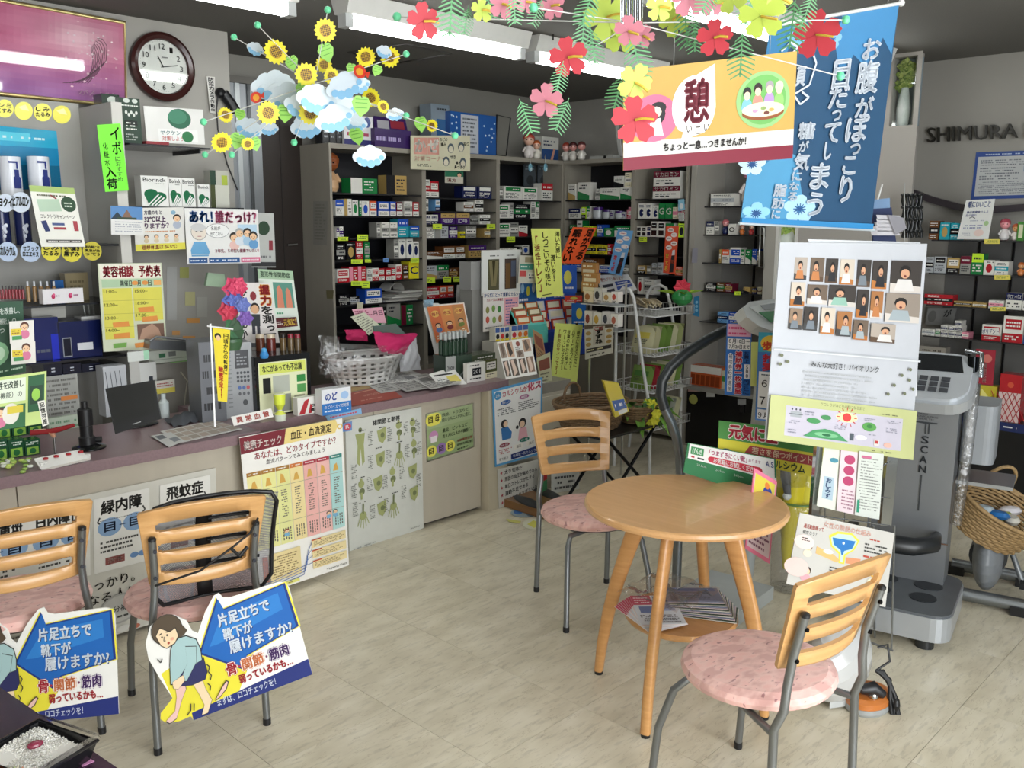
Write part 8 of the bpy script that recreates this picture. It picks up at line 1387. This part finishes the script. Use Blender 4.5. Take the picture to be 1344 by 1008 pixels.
for i,(c_,nm)in enumerate((('b8a8ac','mauve'),('8aa04c','olive green'),('2c6aa8','blue round'),('c89ab0','pink printed'),('a8b4b8','pale grey'),('c8c4b8','cream'),('7a6a70','dark mauve'),('d0ccd0','white'))):
 P=wc+MW@Vector((rn.uniform(-.13,.13),rn.uniform(-.09,.08),.10+.02*(i%3)));g=G();g.ball(P,.042,c_,(1.3,.8,.5),8,m=Matrix.Rotation(rn.random()*6,4,'Z'));g.build('sample_pack','gloss',label= f'{nm} wrapped sample pack in the tilted wicker basket',cat='packet',group='sample packs in the tilted basket')
# ================================================================ LARGE WHITE PHOTO POSTER
pp_=PV(1110,450,2.95,24)
e=empty('photo_poster',tuple(pp_(1100,590)),label='large white poster of small family snapshots with yellow drawing panel below',cat='poster')
def d_photo(c):
 ph=((.10,.22,.18,.62),(.20,.22,.29,.64),(.30,.23,.38,.65),(.395,.24,.49,.67),(.51,.24,.605,.70),(.615,.25,.72,.72),(.745,.24,.97,.77),(.085,.66,.175,1.08),(.19,.69,.32,1.03),(.33,.68,.51,1.05),(.52,.74,.60,1.22),(.615,.76,.70,1.22),(.72,.78,.97,1.26),(.085,1.12,.165,1.50),(.175,1.08,.265,1.50),(.285,1.08,.375,1.54),(.39,1.13,.49,1.56),(.505,1.26,.605,1.60),(.625,1.30,.80,1.62))
 rn=random.Random(4)
 for i,(x0,y0,x1,y1)in enumerate(ph):
  y0*=.5/1.62*.9;y1*=.5/1.62*.9;y0+=.01;y1+=.01
  bg=rn.choice(('8a7460','b8a48c','6a5a4c','a89c90','3a3430','c4b8a8','a06c40','908478'));c.rect(x0,y0,x1,y1,bg);w_,h_=x1-x0,y1-y0;cx,cy=x0+w_*rn.uniform(.4,.6),y0+h_*.38
  c.poly([(x0,y1),(x1,y1),(x1,y0+h_*.8),(x0,y0+h_*.7)],rn.choice(('5a4636','b07038','c8c0b8','404040','a86830')))
  c.poly([(cx-w_*.32,y1-h_*.06),(cx-w_*.22,cy+h_*.2),(cx+w_*.22,cy+h_*.2),(cx+w_*.32,y1-h_*.06)],rn.choice(('d0ccc8','26262a','9aa4a8','b87848','8ab0a0','707880')))
  r_=min(w_*.2,h_*.22);c.ell(cx,cy-h_*.05,w_*.19,h_*.19,'1e1a18',10);c.ell(cx,cy+h_*.03,w_*.15,h_*.15,'c89878',10);c.ell(cx,cy+h_*.10,w_*.05,h_*.04,'6a2c28',6)
 c.rect(0,.527,1,.530,'b8bcc0');c.line([(0,.534),(1,.534)],.004,'d0d2d4')
 for x,y in((.05,.56),(.09,.59),(.045,.605),(.93,.575),(.87,.605),(.93,.625),(.82,.655),(.96,.665),(.90,.69),(.78,.70)):c.ell(x,y,.012,.0085,'6c7058',8)
 c.text('みんな大好き！バイオリンク',.24,.575,.70,.605,'2c2c2c',.01)
 for k in range(7):c.rows(.20,.625+k*.0195,(.66,.68,.56,.56,.62,.70,.70)[k],.637+k*.0195,1,'a8aaac',cw=.012,rag=.02)
 c.rect(0,.765,1,1,'b9bd84');c.text('クロレラがみどりの粒になるまで',.32,.775,.62,.792,'5a5c3c');c.rect(.10,.81,.90,.965,'bfbac6')
 c.rect(.13,.835,.20,.865,'a0a4a8');c.line([(.12,.85),(.21,.85)],.002,'50545c');[c.ell(x,.825,.006,.006,'40444a',6)for x in(.14,.165,.19)]
 c.ell(.50,.835,.075,.025,'e8e0a8',14);[c.line([(.50+.05*math.cos(R(a)),.835+.035*math.sin(R(a))),(.50+.07*math.cos(R(a)),.835+.05*math.sin(R(a)))],.003,'c83c3c')for a in range(0,360,30)];c.ell(.50,.835,.03,.021,'d04040',14)
 c.ell(.36,.848,.035,.012,'4a8a58');c.ell(.28,.872,.045,.014,'4a9058');c.ell(.66,.868,.05,.022,'5a9a50');c.ell(.66,.865,.02,.01,'3c7a40')
 c.poly([(.22,.955),(.28,.92),(.36,.905),(.44,.915),(.52,.955)],'4a9460');c.ell(.37,.935,.08,.012,'7ab888');c.ell(.37,.935,.03,.007,'2c6a44')
 c.rect(.70,.925,.735,.955,'d8d0c8');c.rect(.705,.93,.73,.945,'b04040');c.ell(.80,.945,.03,.012,'e8b0a0');c.rect(.53,.91,.555,.945,'505860');c.ell(.60,.925,.04,.014,'d0ccd8');c.ell(.61,.925,.035,.011,'eceaf0')
 for x0,y0,x1,y1,n in((.22,.825,.28,.85,2),(.12,.88,.2,.9,2),(.42,.875,.52,.90,3),(.62,.825,.70,.84,2),(.78,.825,.88,.84,2),(.78,.86,.86,.885,3),(.12,.925,.18,.95,2),(.66,.90,.72,.91,1)):c.rows(x0,y0,x1,y1,n,'90909c',cw=.012)
 c.rows(.74,.795,.86,.803,1,'6a6c50',cw=.012);c.rows(.68,.975,.88,.985,1,'6a6c50',cw=.012)
board('sheet',None,None,pp_,[(1024,318),(1217,320),(1195,603),(1004,576)],'babcc1',d_photo,.003,parent=e)
board('backing_sheet',None,None,PV(1110,450,2.97,24),[(1060,314),(1208,318),(1203,520),(1160,520)],'d6d8da',None,.002,parent=e)
# ================================================================ HANGING BANNERS
def cord(g,a,b,r=.0012,c='8a8a86'):g.tube([a,b],r,c,4)
pl=PV(930,150,2.55,22)
e=empty('rest_banner',tuple(pl(930,220)),label='yellow hanging banner with the large character 憩 and maroon lower edge',cat='banner')
def d_rest(c):
 c.rect(0,0,1,.72,'be9a4e');c.rect(0,.72,1,.87,'c8c6c2');c.rect(0,.87,1,1,'7a1c30')
 c.ell(.165,.50,.135,.235,'d06888',24);c.ell(.19,.46,.04,.10,'1c1a1c',12);c.ell(.19,.40,.045,.06,'1c1a1c',12);c.ell(.178,.44,.03,.055,'ecd0b8',12);c.poly([(.13,.66),(.15,.52),(.20,.50),(.22,.68)],'e8e4e4');c.ell(.165,.52,.018,.03,'ecd0b8',8)
 c.poly([(.39+.125*math.cos(R(a))*(1.15 if 300<a<360 else 1),.42-.30*math.sin(R(a)))for a in range(-60,232,12)]+[(.33,.66),(.31,.80),(.37,.72)],'eceae8');c.poly([(.40,.12),(.505,.03),(.515,.45),(.5,.55)],'eceae8')
 c.text('憩',.335,.16,.475,.57,'6e1428',.035)
 for i,t in enumerate('いこい'):c.text(t,.35+.05*i,.60+(.02 if i==1 else 0),.38+.05*i,.67+(.02 if i==1 else 0),'5a4a3a',.03)
 c.ell(.80,.42,.165,.27,'8cb878',26);c.ell(.80,.42,.14,.235,'6aa858',26)
 for x,y,h_,b in((.70,.36,'1c1a1c','78b0d8'),(.765,.33,'2c1c1c','e08878'),(.835,.32,'9a9098','a888c0'),(.895,.33,'d8c8b0','8ab868')):c.ell(x,y+.12,.032,.09,b,12);c.ell(x,y-.02,.026,.055,h_,12);c.ell(x,y+.01,.019,.04,'eac8a8',12)
 c.ell(.80,.54,.13,.07,'8a4c28',22);c.ell(.80,.51,.13,.07,'f0e4b8',22)
 for x,y,k in((.75,.52,'b890b0'),(.80,.50,'8aa060'),(.85,.52,'d8a058'),(.82,.545,'6a3a30')):c.ell(x,y,.018,.018,k,8)
 c.text('ちょっと一息…つきませんか！',.22,.755,.70,.835,'26201e',.035)
board('cloth',None,None,pl,[(818,93),(1046,67),(1040,208),(818,224)],'be9a4e',d_rest,.002,parent=e)
for x,y,x2 in((884,85,892),(1010,72,1012)):g=G();a=pl(x,y);b=Vector((a.x,a.y,H));cord(g,a,b);kid(g,'hanging_cord',e)
pf2=PV(1080,160,2.95,20)
e=empty('blue_flag',tuple(pf2(1060,295)),label='large blue flag with white brush lettering and pale flowers beside the pillar',cat='flag')
def d_flag(c):
 Fr=random.Random(2)
 c.poly([(0,0),(.2,0),(.10,.35),(.16,.62),(.30,.8),(.42,1),(0,1)],'266f9c');c.poly([(.55,0),(1,0),(.99,.22),(.9,.14),(.82,.28),(.68,.2),(.60,.3),(.52,.14)],'3a7cac')
 c.poly([(0,.55),(.12,.7),(.22,.62),(.34,.66),(.42,.84),(.5,1),(0,1)],'4a90b8')
 for cx,cy,r_,k in((.42,.92,.12,'a8d0e8'),(.02,.70,.10,'c0dcec'),(.10,.95,.10,'8cc4e4'),(.48,.12,.08,'7aaed0'),(.22,.08,.09,'68a8d4')):
  for q in range(5):a=q*1.257-1.57;c.ell(cx+r_*.62*math.cos(a),cy+r_*.36*math.sin(a),r_*.42,r_*.24,k,9)
  for q in range(12):a=q*.524;c.line([(cx,cy),(cx+r_*.4*math.cos(a),cy+r_*.24*math.sin(a))],.003,'1c4c84')
 W_='c4ccd6'
 for t,x,y,w_,h_ in(('お',.74,.14,.14,.09),('腹',.72,.24,.17,.14),('が',.74,.40,.14,.09),('ぽ',.69,.48,.17,.12),('っ',.74,.61,.08,.05),('こ',.70,.67,.10,.08),('り',.70,.76,.09,.12),('目',.53,.22,.12,.13),('だ',.52,.34,.15,.10),('っ',.56,.45,.07,.05),('て',.52,.51,.12,.09),('し',.54,.60,.05,.08),('ま',.46,.70,.14,.12),('う',.46,.84,.12,.11),('糖',.32,.50,.12,.08),('が',.34,.59,.07,.05),('気',.32,.65,.11,.08),('に',.32,.74,.07,.04),('な',.31,.79,.07,.04),('る',.31,.84,.07,.04),('脂',.20,.80,.09,.06),('肪',.20,.87,.09,.05),('に',.21,.93,.06,.04),('頁',.24,.23,.07,.09),('血',.19,.55,.07,.07)):c.text(t,x,y,x+w_,y+h_,W_,.04)
 c.line([(.32,.14),(.38,.22),(.35,.32),(.24,.36),(.30,.41),(.36,.38),(.30,.35)],.006,W_);c.line([(.10,.14),(.16,.10),(.22,.13),(.16,.17)],.006,W_)
 c.rect(0,.975,1,1,'2c84bc')
board('cloth',None,None,pf2,[(1011,34),(1180,4),(1143,301),(971,292)],'1a4668',d_flag,.0015,parent=e)
g=G();g.tube([pf2(1008,35),pf2(1184,4)],.006,'d0d0cc',8);g.ball(pf2(1183,4),.012,'d8d8d4',n=8);kid(g,'top_rod',e,'plastic');g=G();g.tube([pf2(970,293),pf2(1147,302)],.005,'c8d0d4',8);kid(g,'bottom_rod',e,'plastic')
for x,y in((1030,31),(1165,8)):g=G();a=pf2(x,y);cord(g,a,Vector((a.x,a.y,H)));kid(g,'hanging_cord',e)
# ================================================================ PAPER MOBILES
def frame_at(P,yaw,pitch,roll):
 v=(EYE-P).normalized();a=v.cross(UPZ).normalized()*-1;b=v.cross(a)*-1;b=b if b.z>0 else-b
 M=Matrix.Rotation(yaw,3,'Z');a,v=M@a,M@v;b=M@b;M2=Matrix.Rotation(pitch,3,a);b,v=M2@b,M2@v;M3=Matrix.Rotation(roll,3,v);return M3@a,M3@b,v
def cut(g,P,fr,pts,col,r,k=0.,back=True):
 a,b,v=fr;Q=[P+a*x*r+b*y*r+v*k for x,y in pts];g.prism(Q,-v*.0006,col)
circ=lambda n,f=lambda i:1:[(f(i)*math.cos(2*math.pi*i/n),f(i)*math.sin(2*math.pi*i/n))for i in range(n)]
def sunflower(g,P,fr,r):cut(g,P,fr,circ(32,lambda i:1 if i%2 else .82),'e2d42c',r);cut(g,P,fr,circ(14),'c8a030',r*.52,.001);[cut(g,P+fr[0]*r*x+fr[1]*r*y,fr,circ(4),'5a4020',r*.07,.002)for x in(-.36,-.22,-.08,.08,.22,.36)for y in(-.36,-.22,-.08,.08,.22,.36)if x*x+y*y<.2]
def cloud(g,P,fr,r):
 for i,(x,y,k)in enumerate(((-.7,0,.34),(-.35,.2,.42),(.1,.26,.46),(.5,.1,.4),(.8,-.05,.28),(-.4,-.25,.36),(.1,-.3,.4),(.5,-.28,.32))):cut(g,P+fr[0]*x*r+fr[1]*y*r,fr,circ(12),'d8e4ee',r*k,.0002*i)
 for i,(x,y,k)in enumerate(((-.6,-.22,.2),(-.3,-.42,.24),(.1,-.5,.26),(.5,-.42,.22),(.8,-.16,.16))):cut(g,P+fr[0]*x*r+fr[1]*y*r,fr,circ(10),'8cc0e4',r*k,.002+.0002*i)
def heartleaf(g,P,fr,r):cut(g,P,fr,[(0,-1),(.6,-.4),(.8,.2),(.5,.7),(.1,.75),(0,.55),(-.1,.75),(-.5,.7),(-.8,.2),(-.6,-.4)],'96d060',r);[cut(g,P+fr[1]*y*r,fr,[(-.5,.05),(.5,.15),(.5,.1),(-.5,0)],'5a9a3c',r,.001)for y in(-.3,.1,.4)]
def fish(g,P,fr,r):cut(g,P,fr,circ(12),'d83c28',r*.7);cut(g,P,fr,circ(10),'e8a030',r*.4,.001);cut(g,P,fr,[(.5,0),(1.1,.4),(1,-.4)],'d83c28',r)
def hibi(g,P,fr,r,c):
 for k in range(5):
  t=2*math.pi*k/5+.3;d=(math.cos(t),math.sin(t));s_=(-d[1],d[0]);pts=[(0,0)]+[(d[0]*x+s_[0]*y,d[1]*x+s_[1]*y)for x,y in((.35,.28),(.75,.40),(.98,.22),(.92,.0),(1.0,-.2),(.75,-.38),(.35,-.25))];cut(g,P,fr,pts,c,r,.001*k)
 g.tube([P+fr[2]*.005,P+fr[2]*r*.4+fr[0]*r*.3,P+fr[2]*r*.5+fr[0]*r*.7-fr[1]*r*.1],.0025,'d8b440',5)
def fern(g,P,fr,r,c='5f9a68'):
 cut(g,P,fr,[(-.04,-1),(.04,-1),(.02,1),(-.02,1)],c,r)
 for k in range(9):
  y=-.8+k*.2;L_=.62*(1-((y+.1)/1.25)**2)
  for s_ in(-1,1):cut(g,P,fr,[(0,y),(s_*L_,y-.28),(s_*L_*1.02,y-.34),(0,y-.09)],c,r,.0004*k)
rn=random.Random(77)
def mobile(name,lab,d0,items,hook,knobs,sz):
 P0=PD(d0)(hook[0],60);e=empty(name,(P0.x,P0.y,PD(d0)(hook[0],130).z),label=lab,cat='mobile');g=G();g.tube([PD(d0)(hook[0],hook[1]),Vector((P0.x,P0.y,H-.001))],.002,'c8c8c4',5);kid(g,'hanging_wire',e,'metal');hub=PD(d0)(hook[0],hook[2])
 for x,y in knobs:a=PD(d0+rn.uniform(-.1,.12))(x,y);g=G();g.tube([hub,a],.0012,'d0d0cc',4);g.ball(a,.009,'6ad09c',n=8);kid(g,'wire_arm',e,'plastic')
 for k,x,y,r in items:
  P=PD(d0+rn.uniform(-.14,.14))(x,y);fr=frame_at(P,rn.uniform(-.5,.5),rn.uniform(-.3,.4),rn.uniform(-.4,.4));r=r/F*d0*sz;g=G()
  if k=='s':sunflower(g,P,fr,r);nm='sunflower'
  elif k=='c':cloud(g,P,(fr[0]*1,fr[1]*1,fr[2]),r);nm='cloud'
  elif k=='l':heartleaf(g,P,fr,r);nm='leaf'
  elif k=='f':fish(g,P,fr,r);nm='fish'
  elif k=='F':fern(g,P,fr,r);nm='fern_leaf'
  else:hibi(g,P,fr,r,{'p':'d08494','r':'b02c38','y':'b4c852'}[k]);nm='hibiscus'
  kid(g,nm,e,'paper')
T_=lambda s:[(q.split()[0],*map(float,q.split()[1:]))for q in s.split(';')]
mobile('flower_mobile','hanging mobile of paper clouds, sunflowers and green leaves over the counter',2.25,T_('s 362 68 17;s 427 40 15;s 480 75 13;s 512 75 14;s 402 98 15;s 291 187 14;s 296 151 11;s 352 148 15;s 407 148 16;s 487 128 14;s 435 100 12;s 325 189 9;s 567 165 9;s 503 140 9;s 425 85 12;c 335 64 12;c 358 112 30;c 378 128 28;c 326 168 20;c 352 168 14;c 403 165 24;c 452 112 24;c 438 155 24;c 445 135 26;c 465 160 18;c 484 205 20;c 504 68 11;c 518 150 12;c 415 130 26;c 395 140 22;c 470 112 16;l 428 68 15;l 383 82 12;l 398 118 13;l 374 148 14;l 461 90 9;l 474 138 15;l 468 178 14;l 312 184 13;l 334 188 11;l 315 150 9;l 495 92 9;l 552 162 12;l 424 152 14;l 450 150 12;f 472 94 12;f 336 128 11'),(413,0,110),((307,49),(338,33),(430,13),(269,203),(267,160),(533,71),(533,152),(304,203),(597,178),(386,187)),1.0)
mobile('hibiscus_mobile','hanging garland of paper hibiscus flowers and green fern leaves at the top',1.75,T_('r 555 28 22;r 746 75 22;r 938 50 21;r 1072 45 30;r 833 158 27;p 717 132 22;p 725 8 16;p 660 6 16;p 690 2 14;p 826 40 18;p 845 48 14;p 905 -4 22;p 935 2 18;y 797 22 30;y 815 45 24;y 885 25 22;y 833 108 22;y 1000 20 26;y 1020 -2 20;y 632 14 14;y 960 -5 20;y 865 10 16;F 592 14 26;F 690 152 20;F 738 150 20;F 735 100 16;F 765 48 24;F 778 60 22;F 835 70 28;F 812 120 24;F 900 30 26;F 912 45 20;F 973 70 26;F 1040 30 28;F 1060 12 22;F 640 -2 22;F 675 8 18;F 705 15 16;F 772 8 22;F 985 5 24;F 870 -4 24;F 612 26 16;F 930 -5 20'),(830,0,30),((521,22),(1110,26),(1103,100),(750,80),(700,10)),1.12)
e=empty('wind_chime',tuple(PD(1.72)(830,38)),label='silver tube wind chime hanging among the hibiscus flowers',cat='chime');g=G()
for x,y in((818,37),(826,39),(834,40),(840,37)):g.tube([PD(1.72)(x,-20),PD(1.70)(x,y)],.0055,'c4c8cc',10)
kid(g,'tubes',e,'chrome');g=G();a=PD(1.72)(829,-20);g.tube([a,Vector((a.x,a.y,H-.001))],.0015,'c0c0bc',5);kid(g,'cord',e)
